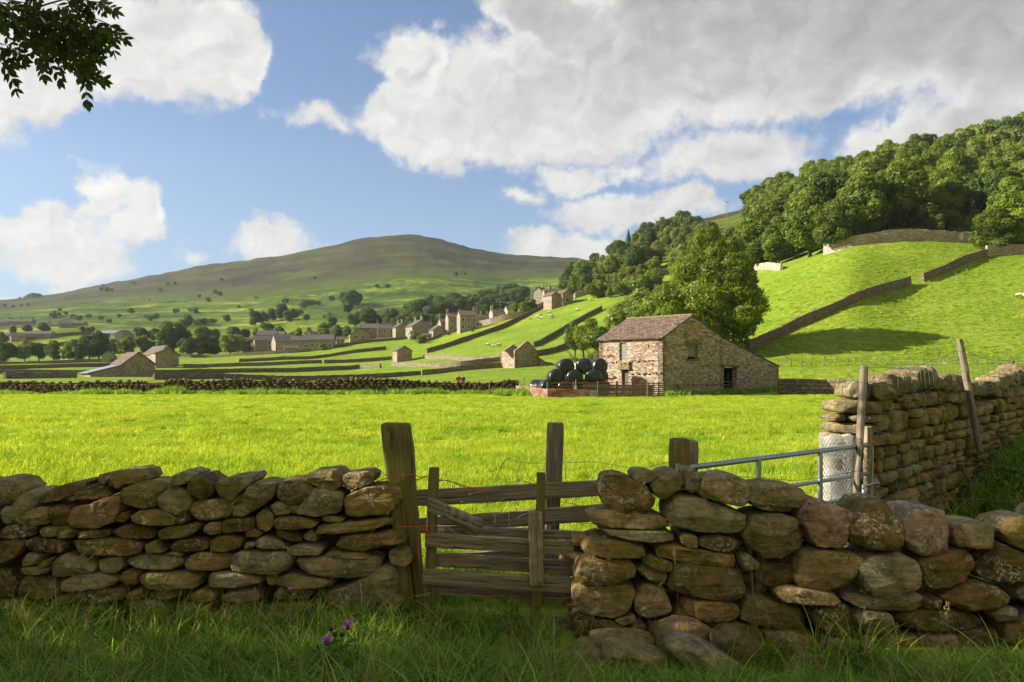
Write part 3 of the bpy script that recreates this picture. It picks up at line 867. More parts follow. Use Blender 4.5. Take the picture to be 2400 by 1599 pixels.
RIGHT_BODY = """
1310,385 1500,385 1640,400 1600,445 1420,430
215,490 250,450 370,425 760,470 790,560 620,560 300,545 | 250,550 600,560 800,570 805,640 640,635 400,600
750,400 830,330 950,330 1100,380 1200,420 1300,460 1290,560 1190,590 950,570 820,540 760,500
1255,610 1320,450 1540,445 1640,480 1710,570 1690,640 1560,730 1430,770 1340,700
190,680 230,625 350,615 600,640 615,700 580,735 350,730 200,715
845,600 880,580 950,590 950,660 900,670 850,640 | 960,630 1010,600 1140,600 1240,630 1250,670 1200,705 1080,690 970,660
660,690 700,650 850,660 1050,695 1245,725 1250,790 1200,810 1000,790 700,735
585,740 650,720 790,770 790,835 700,830 600,780 | 540,810 600,785 760,850 750,930 680,920 600,870
745,950 790,840 820,765 1000,775 1290,830 1300,900 1260,1045 1100,1030 860,990
1250,740 1300,715 1370,770 1340,800 1270,820 | 1340,850 1380,790 1560,775 1610,810 1600,900 1500,940 1400,920
130,850 170,750 260,740 500,750 550,810 540,860 380,920 200,920 140,890
120,960 150,920 300,930 540,910 545,980 500,1100 400,1140 200,1120 125,1060
535,1020 570,940 640,920 740,950 790,1080 760,1110 600,1150 540,1100
860,1060 900,1020 1100,1030 1230,1060 1240,1120 1200,1160 1000,1160 870,1100
780,1160 830,1080 900,1090 950,1170 930,1210 820,1200
1250,1120 1290,990 1450,1010 1600,1060 1705,1110 1680,1200 1600,1230 1400,1200 1260,1160
110,1180 150,1120 300,1150 500,1180 510,1280 300,1290 230,1330 140,1280
510,1190 610,1180 620,1280 510,1285 | 400,1150 540,1120 540,1165 450,1180 | 610,1270 640,1165 780,1150 780,1200 730,1280 660,1300
980,1170 1200,1170 1400,1210 1400,1280 1350,1320 1100,1260 1000,1210
"""
FAR_COPE = """
245,330 310,235 420,240 560,290 640,330 600,420 560,590 400,570 330,560 270,420
580,460 640,330 720,240 860,220 920,280 970,380 960,560 860,600 620,560
985,370 1060,300 1170,280 1310,310 1350,400 1360,580 1300,620 1110,640 1030,580 980,500
1355,420 1400,395 1640,405 1690,440 1640,580 1390,570 1360,500
1695,450 1740,380 1890,345 1990,360 2100,400 2100,600 1890,610 1780,550
"""
FAR_BODY = """
210,850 280,620 350,600 600,620 700,640 660,780 640,840 560,890 400,910 280,900
665,700 760,630 960,600 1090,680 1110,820 1080,870 1000,900 980,950 900,965 780,950 700,820
1105,700 1150,670 1330,610 1500,585 1530,620 1540,720 1480,800 1330,880 1200,890 1120,800
1550,750 1620,620 1700,540 1890,620 2050,640 2090,800 1760,850 1600,820
45,900 130,870 260,880 480,920 560,960 520,990 300,990 100,970 | 570,950 640,920 760,940 960,930 1100,905 1190,970 1160,1030 1000,1050 750,1040 600,1000
330,1080 380,1010 560,1000 630,1020 640,1230 560,1250 420,1200 340,1150 | 640,1060 760,1040 900,1060 920,1150 880,1200 740,1210 650,1150
1270,950 1400,870 1560,830 1700,870 1800,950 1790,1000 1600,1030 1430,1040 1300,990
945,1080 1000,1060 1200,1030 1480,1060 1600,1110 1580,1180 1300,1190 1000,1180 | 1650,1060 1720,1015 1850,1030 1840,1110 1700,1130
1840,880 1990,850 2080,900 2050,1000 1860,960 | 0,1230 200,1205 360,1240 360,1360 200,1380 0,1330 | 370,1250 460,1220 640,1270 650,1340 500,1360 380,1320
770,1260 900,1230 1000,1240 1100,1210 1100,1300 900,1330 | 1110,1220 1380,1210 1400,1300 1130,1320 | 1400,1200 1700,1180 1700,1300 1420,1310
1720,1140 1990,1120 2080,1160 2050,1260 1730,1280 | 700,1340 900,1330 900,1420 700,1430 | 950,1330 1200,1330 1200,1420 960,1420 | 1230,1320 1500,1320 1500,1420 1240,1420 | 1540,1310 1800,1300 1800,1420 1550,1420
660,1220 760,1215 760,1320 670,1330 | 1130,960 1270,950 1290,1010 1160,1040
"""
def near_walls():
    rnd = random.Random(4)
    def part_stones(root, polys, name, y0, dep, seed, mats, hi=True, facets=4, lean=0.08):
        for i, p in enumerate(polys):
            cx = sum(q[0] for q in p) / len(p); cz = sum(q[1] for q in p) / len(p)
            p = [(cx + (a - cx) * 1.02, cz + (b - cz) * 1.0) for a, b in p]
            yy = y0 + rnd.uniform(-.03, .03) + cz * lean
            v, f = stone_verts(p, yy, dep * rnd.uniform(.85, 1.15), seed + i, 44 if hi else 20, 18 if hi else 8, 1.0, rnd.uniform(.16, .30), facets + 5)
            mb = MB(); mb.add(v, f, rnd.random())
            o = mb.obj(name, rnd.choice(mats), root, smooth=True); o.data.set_sharp_from_angle(angle=R(24))
    def backing(root, x0, x1, yb, top, seed, hr=(.1, .2)):
        mb = MB()
        for p in courses(x1 - x0, top, seed, (.2, .5), hr, base=-.05):
            q = [(a + x0, b) for a, b in p]
            v, f = stone_verts(q, yb + rnd.uniform(-.03, .03), .17, rnd.randint(0, 99999), 12, 5, .8, .55, 2)
            mb.add(v, f, rnd.random() * .8)
        mb.obj('back_face', M['stone'], root, smooth=True)
    def packing(root, x0, x1, yb, top, seed):
        mb = MB()
        for p in courses(x1 - x0, top, seed, (.06, .19), (.04, .11), base=-.05):
            q = [(a + x0, b) for a, b in p]
            v, f = stone_verts(q, yb + rnd.uniform(.04, .12), .07, rnd.randint(0, 99999), 10, 5, 1.0, .45, 3)
            mb.add(v, f, rnd.random())
        mb.obj('packing_stones', M['stone'], root, smooth=True)
    def core(root, x0, x1, y, top):
        mb = MB(); n = 24
        for k in range(n):
            a = x0 + (x1 - x0) * k / n; b = x0 + (x1 - x0) * (k + 1) / n
            mb.box(((a + b) / 2, y, top / 2 - .1), (b - a + .02, .12, top + .2), 0, jit=.012)
        mb.obj('hearting', M['darkvoid'], root)  # wall core; its near-black colour puts shade in the gaps
    m1 = [M['stone'], M['stone'], M['stone_l']]
    # left wall
    root = empty('dry_stone_wall', (0, 0, 0))
    tag(root, 'low mossy dry stone wall on the left, ending at the tall wooden post', 'stone wall')
    D = 6.0; s = .3502
    part_stones(root, parse(LEFT_BODY, 0, 1050, s, D + .06), 'stone', D + .17, .19, 100, m1)
    part_stones(root, parse(LEFT_COPE, 0, 1050, s, D + .12), 'coping_stone', D + .20, .21, 300, [M['stone'], M['stone_r']])
    part_stones(root, parse(LEFT_END, 600, 1050, s, D + .06), 'stone', D + .18, .2, 400, m1)
    ce = parse(LEFT_END_COPE, 600, 1050, s, D + .12)
    part_stones(root, ce, 'coping_stone', D + .2, .2, 500, [M['stone_r']])
    root.children[-2].active_material = M['stone_r']
    backing(root, X(-60, D + .5), X(935, D + .4), D + .52, .93, 7)
    packing(root, X(-200, D + .25), X(925, D + .2), D + .29, .84, 61)
    core(root, X(-200, D + .35), X(925, D + .3), D + .34, .86)
    # stretch further left, out of frame
    mb = MB()
    for yb, dd in ((D + .15, .2), (D + .52, .17)):
        for p in courses(5.0, 1.12, int(yb * 100), (.2, .5), (.1, .2), base=-.05):
            q = [(a + X(-60, D) - 5.0, b) for a, b in p]
            v, f = stone_verts(q, yb, dd, rnd.randint(0, 99999), 14, 6, .9, .5, 3)
            mb.add(v, f, rnd.random())
    mb.obj('stonework', M['stone'], root, smooth=True)
    # right wall
    root = empty('dry_stone_wall', (0, 0, 0))
    tag(root, 'tumbledown dry stone wall of large lichened boulders on the right of the wooden hurdle', 'stone wall')
    D = 5.6
    part_stones(root, parse(RIGHT_BODY, 1300, 1050, .35, D + .06), 'stone', D + .2, .22, 600, [M['stone'], M['stone_l'], M['stone_r']])
    part_stones(root, parse(RIGHT_COPE, 1300, 1050, .35, D + .12), 'coping_stone', D + .22, .22, 700, [M['stone_l'], M['stone_r']])
    D2 = 5.5
    part_stones(root, parse(FAR_BODY, 1800, 1100, .3183, D2 + .06), 'stone', D2 + .2, .23, 800, [M['stone_l'], M['stone'], M['stone_l']], facets=3)
    part_stones(root, parse(FAR_COPE, 1800, 1100, .3183, D2 + .12), 'coping_stone', D2 + .22, .24, 900, [M['stone_l'], M['stone_l'], M['stone_r']], facets=3)
    packing(root, X(1350, D + .25), X(1790, D + .25), D + .27, .70, 62); packing(root, X(1790, D + .2), X(2480, D + .2), D + .25, .28, 63)
    core(root, X(1350, D + .35), X(1800, D + .35), D + .36, .66); core(root, X(1800, D + .3), X(2480, D + .3), D + .33, .24)
    backing(root, X(1345, D + .5), X(1790, D + .5), D + .56, .62, 17, (.12, .22))
    backing(root, X(1790, D + .5), X(2480, D + .5), D + .56, .26, 18, (.12, .22))
    mb = MB()
    for p in courses(5.0, 1.0, 77, (.3, .6), (.15, .28), base=-.05):
        q = [(a + X(2470, D2), b) for a, b in p]
        v, f = stone_verts(q, D2 + .2, .24, rnd.randint(0, 99999), 14, 6, .9, .5, 3)
        mb.add(v, f, rnd.random())
    mb.obj('stonework', M['stone_l'], root, smooth=True)
    # loose fallen stones at its foot
    loose = [
        ('1090,1300 1220,1250 1330,1290 1450,1370 1500,1440 1440,1500 1350,1540 1180,1440 1090,1380', 5.15, 'smooth tawny boulder fallen at the foot of the right wall, largest and warmest coloured', .05),
        ('680,1390 720,1240 850,1190 1000,1210 1100,1270 1050,1340 900,1330 740,1430', 5.35, 'hump backed brown stone leaning on the wall above the long pale fallen slab', .5),
        ('745,1330 790,1290 960,1330 1150,1410 1300,1500 1340,1568 1100,1580 850,1440 760,1380', 5.0, 'long pale pinkish fallen slab sloping down to the right in the grass', .95),
        ('240,1310 320,1290 540,1285 690,1310 660,1380 560,1390 300,1400', 5.3, 'flat brown stone lying against the bottom of the wall beside the hurdle gap', .4),
        ('340,1370 400,1345 520,1370 800,1430 780,1540 600,1580 400,1560 330,1450', 5.05, 'broad flat brown stone half sunk in grass at the wall foot', .55),
        ('100,1440 200,1340 330,1380 340,1450 200,1520', 5.2, 'small worn stone in the grass at the corner by the hurdle', .45),
    ]
    for i, (tx, d_, lab, ti) in enumerate(loose):
        p = parse(tx, 1300, 1050, .35, d_)[0]
        v, f = stone_verts(p, d_ + .15, .17, 1200 + i, 44, 18, 1.0, .5, 6)
        mb = MB(); mb.add(v, f, ti)
        o = mb.obj('fallen_stone', M['stone_r'], None, smooth=True)
        tag(o, lab, 'stone', 'stones fallen from the right wall')
    for i, (tx, d_, lab) in enumerate([('190,1420 280,1370 400,1380 520,1450 560,1580 180,1580', 5.05, 'rounded grey brown stone in long grass below the right wall'),
                                       ('560,1350 760,1340 860,1400 700,1500 580,1460', 5.15, 'lichened stone behind seeding grass stalks at the right wall foot')]):
        p = parse(tx, 1800, 1100, .3183, d_)[0]
        v, f = stone_verts(p, d_ + .15, .17, 1300 + i, 44, 18, 1.0, .5, 6)
        mb = MB(); mb.add(v, f, .5)
        o = mb.obj('fallen_stone', M['stone_l'], None, smooth=True)
        tag(o, lab, 'stone', 'stones fallen from the right wall')
near_walls()

# ------------------------------------------------------------------ the tall wall and its end pillar on the right
PIL0 = Vector((X(2052, 8.0), 8.0)); WDIR = Vector((0.665, 0.747)).normalized()
def tall_wall():
    rnd = random.Random(9)
    root = empty('dry_stone_wall', (PIL0.x, PIL0.y, 0))
    tag(root, 'tall dry stone wall running off to the right behind the wire netting fence', 'stone wall')
    root['label'] = 'tall dry stone wall with a squared end pillar behind the metal gate'
    ang = math.atan2(WDIR.y, WDIR.x)
    root.rotation_euler[2] = 0
    # local frame: a along wall, b away from the viewer's side
    nrm = Vector((-WDIR.y, WDIR.x))
    def place(v, a0=0.0, b0=0.0):
        out = []
        for (s, d, z) in v:
            a = s + a0; b = d + b0
            p = WDIR * a + nrm * b
            out.append((p.x, p.y, z))
        return out
    Lw = 24
    def topz(s): return 1.60 + 0.10 * math.sin(s * .9) * (s < 12) + min(s, 9) * .016
    def footz(s): return 0.0
    mb = MB()
    for p in courses(Lw, 1.6, 31, (.10, .46), (.07, .25), base=-.05, slope=topz):
        c = sum(q[0] for q in p) / len(p)
        p = [(a, b) for a, b in p]
        far = c > 9
        v, f = stone_verts(p, rnd.uniform(-.05, .04) + (sum(q[1] for q in p) / len(p)) * .05, .15, rnd.randint(0, 99999), 12 if far else 22, 6 if far else 10, 1.1, .40, 6)
        mb.add(place(v, .1, .15), f, rnd.random())
    mb.obj('stonework', M['stone'], root, smooth=True)
    mb = MB(); v = []
    for k in range(25):
        s_ = .3 + (Lw - .3) * k / 24
        for b_, z_ in ((.22, -.2), (.22, 1.5), (.30, 1.5), (.30, -.2)): v.append((s_, b_, z_))
    f = [(k * 4 + a, k * 4 + a + 1, k * 4 + a + 5, k * 4 + a + 4) for k in range(24) for a in range(3)]
    mb.add(place(v), f); mb.obj('hearting', M['darkvoid'], root)
    mb = MB()
    for p in courses(Lw, 1.6, 37, (.25, .6), (.12, .24), base=0, slope=topz):
        v, f = stone_verts(p, rnd.uniform(-.025, .025), .14, rnd.randint(0, 99999), 8, 4, .9, .5, 2)
        mb.add(place(v, .1, .38), f, rnd.random())
    mb.obj('back_face', M['stone_sun'], root, smooth=True)
    # copes
    s = .35; k = 0
    while s < Lw:
        w_ = rnd.uniform(.26, .5); h_ = rnd.uniform(.17, .30)
        p = rect_poly(s + w_ / 2, topz(s) + h_ / 2 - .04, w_ * 1.02, h_, rnd, rnd.uniform(-.2, .2))
        v, f = stone_verts(p, 0, rnd.uniform(.20, .25), rnd.randint(0, 99999), 30 if s < 9 else 14, 13 if s < 9 else 7, 1.2, .42, 7)
        m_ = MB(); m_.add(place(v, .1, .25), f, rnd.random())
        m_.obj('coping_stone', M['stone_sun'], root, smooth=True)
        s += w_ * .98
    # end pillar: big blocks that turn the corner
    D = 8.12
    def zz(px, py): return (X(1850 + px * .3188, D), Z(750 + py * .3188, D))
    PILS = ["415,540 440,470 500,440 560,450 600,500 590,580 500,580 430,570", "580,470 700,450 780,520 770,580 650,600 590,560",
            "310,640 330,595 400,585 620,595 690,680 650,700 330,680", "305,715 340,690 400,700 400,740 320,745", "405,715 450,695 600,700 720,730 690,760 450,750",
            "300,790 320,755 500,755 690,770 690,820 500,840 320,830", "290,870 310,835 500,840 510,910 400,915 300,900", "515,850 700,825 710,915 600,930 520,915",
            "290,930 500,920 600,930 600,1000 300,1000", "280,1010 560,1005 580,1090 300,1095", "285,1100 600,1095 600,1180 280,1190", "280,1195 560,1190 590,1280 300,1280", "270,1290 620,1285 610,1380 270,1380", "270,1385 620,1385 620,1500 270,1500"]
    for i, tx in enumerate(PILS):
        pts = [zz(*map(float, q.split(','))) for q in tx.split()]
        pts = [(x - PIL0.x, z) for x, z in pts]
        v, f = stone_verts(pts, 0.24, .24, 1500 + i, 40, 16, 1.0, .36, 5)
        m_ = MB(); m_.add(v, f, rnd.uniform(.2, .9))
        m_.obj('pillar_stone', M['stone_sun'], root, smooth=True)
tall_wall()

# ------------------------------------------------------------------ walls of the fields beyond
def rubble_wall(name, label, pts, h, mat, group='dry stone field walls', stones=False, thick=.62, gmat=None, step=0.7, jag=.12):
    """pts: ground points (x, y).  A tapering double wall with a ragged coped top."""
    P = [Vector((p[0], p[1])) for p in pts]
    # resample with catmull-rom
    dense = []
    for i in range(len(P) - 1):
        p0 = P[max(i - 1, 0)]; p1 = P[i]; p2 = P[i + 1]; p3 = P[min(i + 2, len(P) - 1)]
        n = max(2, int((p2 - p1).length / step))
        for k in range(n):
            t = k / n
            dense.append(0.5 * ((2 * p1) + (-p0 + p2) * t + (2 * p0 - 5 * p1 + 4 * p2 - p3) * t * t + (-p0 + 3 * p1 - 3 * p2 + p3) * t ** 3))
    dense.append(P[-1])
    rnd = random.Random(hash(label) & 0xffff if False else sum(map(ord, label)))
    rings = []; n = len(dense)
    zs = gz(np.array([p.x for p in dense]), np.array([p.y for p in dense]))
    o0 = dense[n // 2]; z0 = float(zs[n // 2])
    hs = [h * (1 + (float(vnoise(i * step, 0, 7, 3)) - .5) * .22) for i in range(n)]
    mb = MB(); vs = []
    for i, p in enumerate(dense):
        d = (dense[min(i + 1, n - 1)] - dense[max(i - 1, 0)]).normalized(); nn = Vector((-d.y, d.x))
        hh = hs[i]; j = rnd.uniform(-jag, jag)
        wob = rnd.uniform(-.04, .04)
        prof = [(-thick / 2, -.5), (-thick / 2 * .95 + wob, hh * .4), (-thick * .34 + wob, hh * .86), (-thick * .36, hh + j * .6), (-.05, hh + abs(j)), (thick * .36, hh + j * .6), (thick * .34, hh * .86), (thick / 2 * .95, hh * .4), (thick / 2, -.5)]
        vs.append([(p.x + nn.x * a - o0.x, p.y + nn.y * a - o0.y, zs[i] + b - z0) for a, b in prof])
    K = 9; flat = [q for r_ in vs for q in r_]; fs = []
    for i in range(n - 1):
        for k in range(K - 1): fs.append((i * K + k, (i + 1) * K + k, (i + 1) * K + k + 1, i * K + k + 1))
    fs.append(tuple(range(K))); fs.append(tuple((n - 1) * K + k for k in range(K))[::-1])
    mb.add(flat, fs, .5)
    o = mb.obj(name, mat, None, uv=True, loc=(o0.x, o0.y, z0))
    tag(o, label, 'stone wall', group)
    return o
def vw(label, pp, d0, d1, h, mat='far_masonry', **k):
    pts = []
    n = len(pp)
    for i, (px, py) in enumerate(pp):
        hint = d0 + (d1 - d0) * i / max(1, n - 1)
        x, y, z = at(px, py, hint, .12)
        pts.append((x, y))
    if max(d0, d1) < 320 and min(p[0] for p in pp) < 1150 and mat == 'far_masonry' and max(p[0] for p in pp) < 1220: h *= .76
    # keep the line from zig-zagging in depth
    ys = [p[1] for p in pts]
    for it in range(2):
        for i in range(1, n - 1):
            ys[i] = .5 * ys[i] + .25 * (ys[i - 1] + ys[i + 1])
    pts = [((pp[i][0] - 1200) * ys[i] / F, ys[i]) for i in range(n)]
    return rubble_wall('field_wall', label, pts, h, M[mat], **k)
def field_walls():
    fw = vw
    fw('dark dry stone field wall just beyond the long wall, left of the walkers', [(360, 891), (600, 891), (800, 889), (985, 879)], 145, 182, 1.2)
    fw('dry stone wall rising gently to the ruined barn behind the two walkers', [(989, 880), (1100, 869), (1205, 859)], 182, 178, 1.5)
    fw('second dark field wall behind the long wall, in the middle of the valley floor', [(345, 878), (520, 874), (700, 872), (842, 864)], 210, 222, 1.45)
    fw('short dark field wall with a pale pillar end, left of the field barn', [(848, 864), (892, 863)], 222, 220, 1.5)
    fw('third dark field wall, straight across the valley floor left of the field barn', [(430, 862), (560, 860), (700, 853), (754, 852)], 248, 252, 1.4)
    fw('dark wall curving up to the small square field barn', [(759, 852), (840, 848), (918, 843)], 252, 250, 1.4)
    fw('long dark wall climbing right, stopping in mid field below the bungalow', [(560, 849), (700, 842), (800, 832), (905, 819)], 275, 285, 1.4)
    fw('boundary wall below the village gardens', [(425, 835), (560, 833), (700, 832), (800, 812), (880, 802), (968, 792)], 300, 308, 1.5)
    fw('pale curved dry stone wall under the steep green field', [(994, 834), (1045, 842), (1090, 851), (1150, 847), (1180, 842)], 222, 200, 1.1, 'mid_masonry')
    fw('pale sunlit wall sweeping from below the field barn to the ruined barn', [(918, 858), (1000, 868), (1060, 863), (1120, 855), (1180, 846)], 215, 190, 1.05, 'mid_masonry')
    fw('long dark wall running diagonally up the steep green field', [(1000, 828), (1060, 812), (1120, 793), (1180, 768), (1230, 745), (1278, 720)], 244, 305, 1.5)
    fw('pale retaining wall above the diagonal wall, from the terrace up to the twin barns', [(1098, 769), (1150, 760), (1200, 748), (1240, 735), (1280, 717)], 300, 313, 2.3, 'pale_lit_masonry')
    fw('pale wall curving uphill to the right of the twin barns', [(1347, 700), (1400, 684), (1440, 675), (1480, 666)], 318, 325, 2.2, 'pale_lit_masonry')
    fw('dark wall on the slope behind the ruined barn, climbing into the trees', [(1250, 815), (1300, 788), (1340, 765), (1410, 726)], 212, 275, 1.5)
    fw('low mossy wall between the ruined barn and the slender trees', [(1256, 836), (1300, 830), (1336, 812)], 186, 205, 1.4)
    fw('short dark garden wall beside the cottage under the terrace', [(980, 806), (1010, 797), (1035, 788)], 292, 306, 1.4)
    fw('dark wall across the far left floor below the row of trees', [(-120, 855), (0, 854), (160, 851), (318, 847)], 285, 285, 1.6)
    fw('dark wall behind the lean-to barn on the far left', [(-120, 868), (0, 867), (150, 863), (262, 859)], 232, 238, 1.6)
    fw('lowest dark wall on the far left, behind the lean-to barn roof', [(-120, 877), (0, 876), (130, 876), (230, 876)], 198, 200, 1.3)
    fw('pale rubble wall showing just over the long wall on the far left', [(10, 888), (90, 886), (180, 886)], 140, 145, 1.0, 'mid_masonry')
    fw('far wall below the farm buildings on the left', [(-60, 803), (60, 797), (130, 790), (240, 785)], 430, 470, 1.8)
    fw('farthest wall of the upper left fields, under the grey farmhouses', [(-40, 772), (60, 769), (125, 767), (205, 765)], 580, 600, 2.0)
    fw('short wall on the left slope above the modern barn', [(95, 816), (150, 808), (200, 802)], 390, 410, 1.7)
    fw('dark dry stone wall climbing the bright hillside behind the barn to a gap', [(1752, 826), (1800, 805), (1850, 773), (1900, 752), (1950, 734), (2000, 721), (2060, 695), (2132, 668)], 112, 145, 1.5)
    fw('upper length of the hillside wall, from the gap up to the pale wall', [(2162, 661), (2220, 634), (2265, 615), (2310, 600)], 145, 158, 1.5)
    fw('tall pale wall along the lower edge of the wood', [(1932, 597), (1970, 588), (2060, 574), (2130, 564), (2220, 565), (2312, 572), (2345, 578)], 161, 167, 2.3, 'pale_lit_masonry')
    fw('pale wall continuing right under the overhanging trees', [(2312, 600), (2360, 594), (2420, 592), (2500, 590)], 159, 160, 2.0, 'pale_lit_masonry')
    fw('broken pale rubble wall behind the big tree, under the wood', [(1762, 634), (1800, 632), (1832, 634)], 183, 186, 1.6, 'pale_lit_masonry')
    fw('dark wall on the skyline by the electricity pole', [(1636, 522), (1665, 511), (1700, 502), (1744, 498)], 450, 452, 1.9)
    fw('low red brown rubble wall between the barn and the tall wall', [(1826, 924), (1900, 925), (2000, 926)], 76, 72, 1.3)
    fw('pale tumbled wall under the slender trees beside the barn', [(1338, 836), (1370, 842), (1404, 846)], 140, 130, 1.3, 'pale_lit_masonry')
    # the long wall that closes the meadow: individual stones
    rnd = random.Random(2)
    root = empty('dry_stone_wall', (X(400, 72), 72, 0))
    tag(root, 'long dry stone wall along the far side of the bright meadow', 'stone wall')
    x0 = X(-350, 72); x1 = X(1215, 72); L = x1 - x0
    mb = MB(); rx = root.location.x
    def top(s): return 1.14 + .16 * math.sin(s * .31) * math.sin(s * .13 + 1) + .22 * float(vnoise(s, 0, 2.3, 8)) - .28 * max(0, float(vnoise(s, 9, 6.5, 5)) - .72) / .28
    for p in courses(L, 1.3, 5, (.16, .85), (.08, .27), base=-.02, slope=top):
        c = sum(q[0] for q in p) / len(p)
        xx = c + x0
        yy = 0.6 * math.sin(xx * .06)
        v, f = stone_verts([(a + x0 - rx, b) for a, b in p], yy + rnd.uniform(-.03, .03), .2, rnd.randint(0, 99999), 8, 4, .8, .4, 2)
        mb.add(v, f, rnd.random())
    s = 0
    while s < L:
        w_ = rnd.uniform(.24, .52); h_ = rnd.uniform(.15, .25); xx = s + x0
        yy = 0.6 * math.sin(xx * .06)
        if rnd.random() < .35: s += w_; continue
        p = rect_poly(s + x0 - rx, top(s) + h_ / 2 - .07, w_, h_, rnd, rnd.uniform(-.15, .15))
        v, f = stone_verts(p, yy + .1, .24, rnd.randint(0, 99999), 7, 4, 1, .6, 2)
        mb.add(v, f, rnd.uniform(.3, 1)); s += w_ * 1.02
    mb.obj('stonework', M['stone_far'], root)
    m2 = MB()
    n = 160
    vs = []; fs = []
    for i in range(n + 1):
        xx = x0 + L * i / n; yy = 0.6 * math.sin(xx * .06) + .22
        vs += [(xx - rx, yy, -.1), (xx - rx, yy, top(L * i / n) - .03), (xx - rx, yy + .3, top(L * i / n) - .03), (xx - rx, yy + .3, -.1)]
    for i in range(n):
        for k in range(3): fs.append((i * 4 + k, i * 4 + k + 1, i * 4 + k + 5, i * 4 + k + 4))
    m2.add(vs, fs); m2.obj('hearting', M['soil'], root)
field_walls()

# ------------------------------------------------------------------ timber, wire and the metal gate in the foreground
def beam(pts4a, pts4b, seed=0, seg=10, wob=.006):
    """hull between two quads (each four corners) with slight wobble and worn ends"""
    rnd = random.Random(seed)
    A = [Vector(p) for p in pts4a]; B = [Vector(p) for p in pts4b]
    vs = []; n = len(A)
    for i in range(seg + 1):
        t = i / seg
        ca = sum((a.lerp(b, t) for a, b in zip(A, B)), Vector()) / n
        ins = 1.0 if 0 < i < seg else .93
        for k in range(n):
            p = A[k].lerp(B[k], t)
            p = ca + (p - ca) * (ins * (1 + rnd.uniform(-.03, .03)))
            p += Vector((rnd.uniform(-wob, wob), rnd.uniform(-wob, wob), rnd.uniform(-wob, wob))) * .6
            vs.append(tuple(p))
    fs = []
    for i in range(seg):
        for k in range(n):
            fs.append((i * n + k, i * n + (k + 1) % n, (i + 1) * n + (k + 1) % n, (i + 1) * n + k))
    fs.append(tuple(range(n))[::-1]); fs.append(tuple(seg * n + k for k in range(n)))
    return vs, fs
def beam_obj(name, a, b, mat, parent=None, seed=0, seg=10, wob=.006, bevel=.006):
    """a, b = quads. The mesh keeps its long axis as local z so that the grain follows it"""
    v, f = beam(a, b, seed, seg, wob)
    ca = sum((Vector(p) for p in a), Vector()) / 4; cb = sum((Vector(p) for p in b), Vector()) / 4
    d = (cb - ca).normalized()
    q = d.to_track_quat('Z', 'Y'); qi = q.inverted()
    mb = MB(); mb.add([tuple(qi @ (Vector(p) - ca)) for p in v], f)
    me = mb.mesh(name)
    o = mesh_obj(name, me, mat, parent)
    pl = parent.location if parent is not None else Vector()
    o.location = ca - pl
    o.rotation_mode = 'QUATERNION'; o.rotation_quaternion = q
    bv = o.modifiers.new('bevel', 'BEVEL'); bv.width = bevel; bv.segments = 2; bv.limit_method = 'ANGLE'; bv.angle_limit = R(50)
    return o
def vquad(pxl, pxr, py, D, th, D2=None):
    """a horizontal-ish quad at photo row py from pxl to pxr, th deep, for upright posts"""
    z = Z(py, D)
    return [(X(pxl, D), D, z), (X(pxr, D), D, z), (X(pxr, D), D + th, z), (X(pxl, D), D + th, z)]
def rquad(px, pyt, pyb, D, th):
    x = X(px, D)
    return [(x, D, Z(pyt, D)), (x, D, Z(pyb, D)), (x, D + th, Z(pyb, D)), (x, D + th, Z(pyt, D))]
z3x = lambda a: 850 + a * .3827
z3y = lambda b: 950 + b * .3827
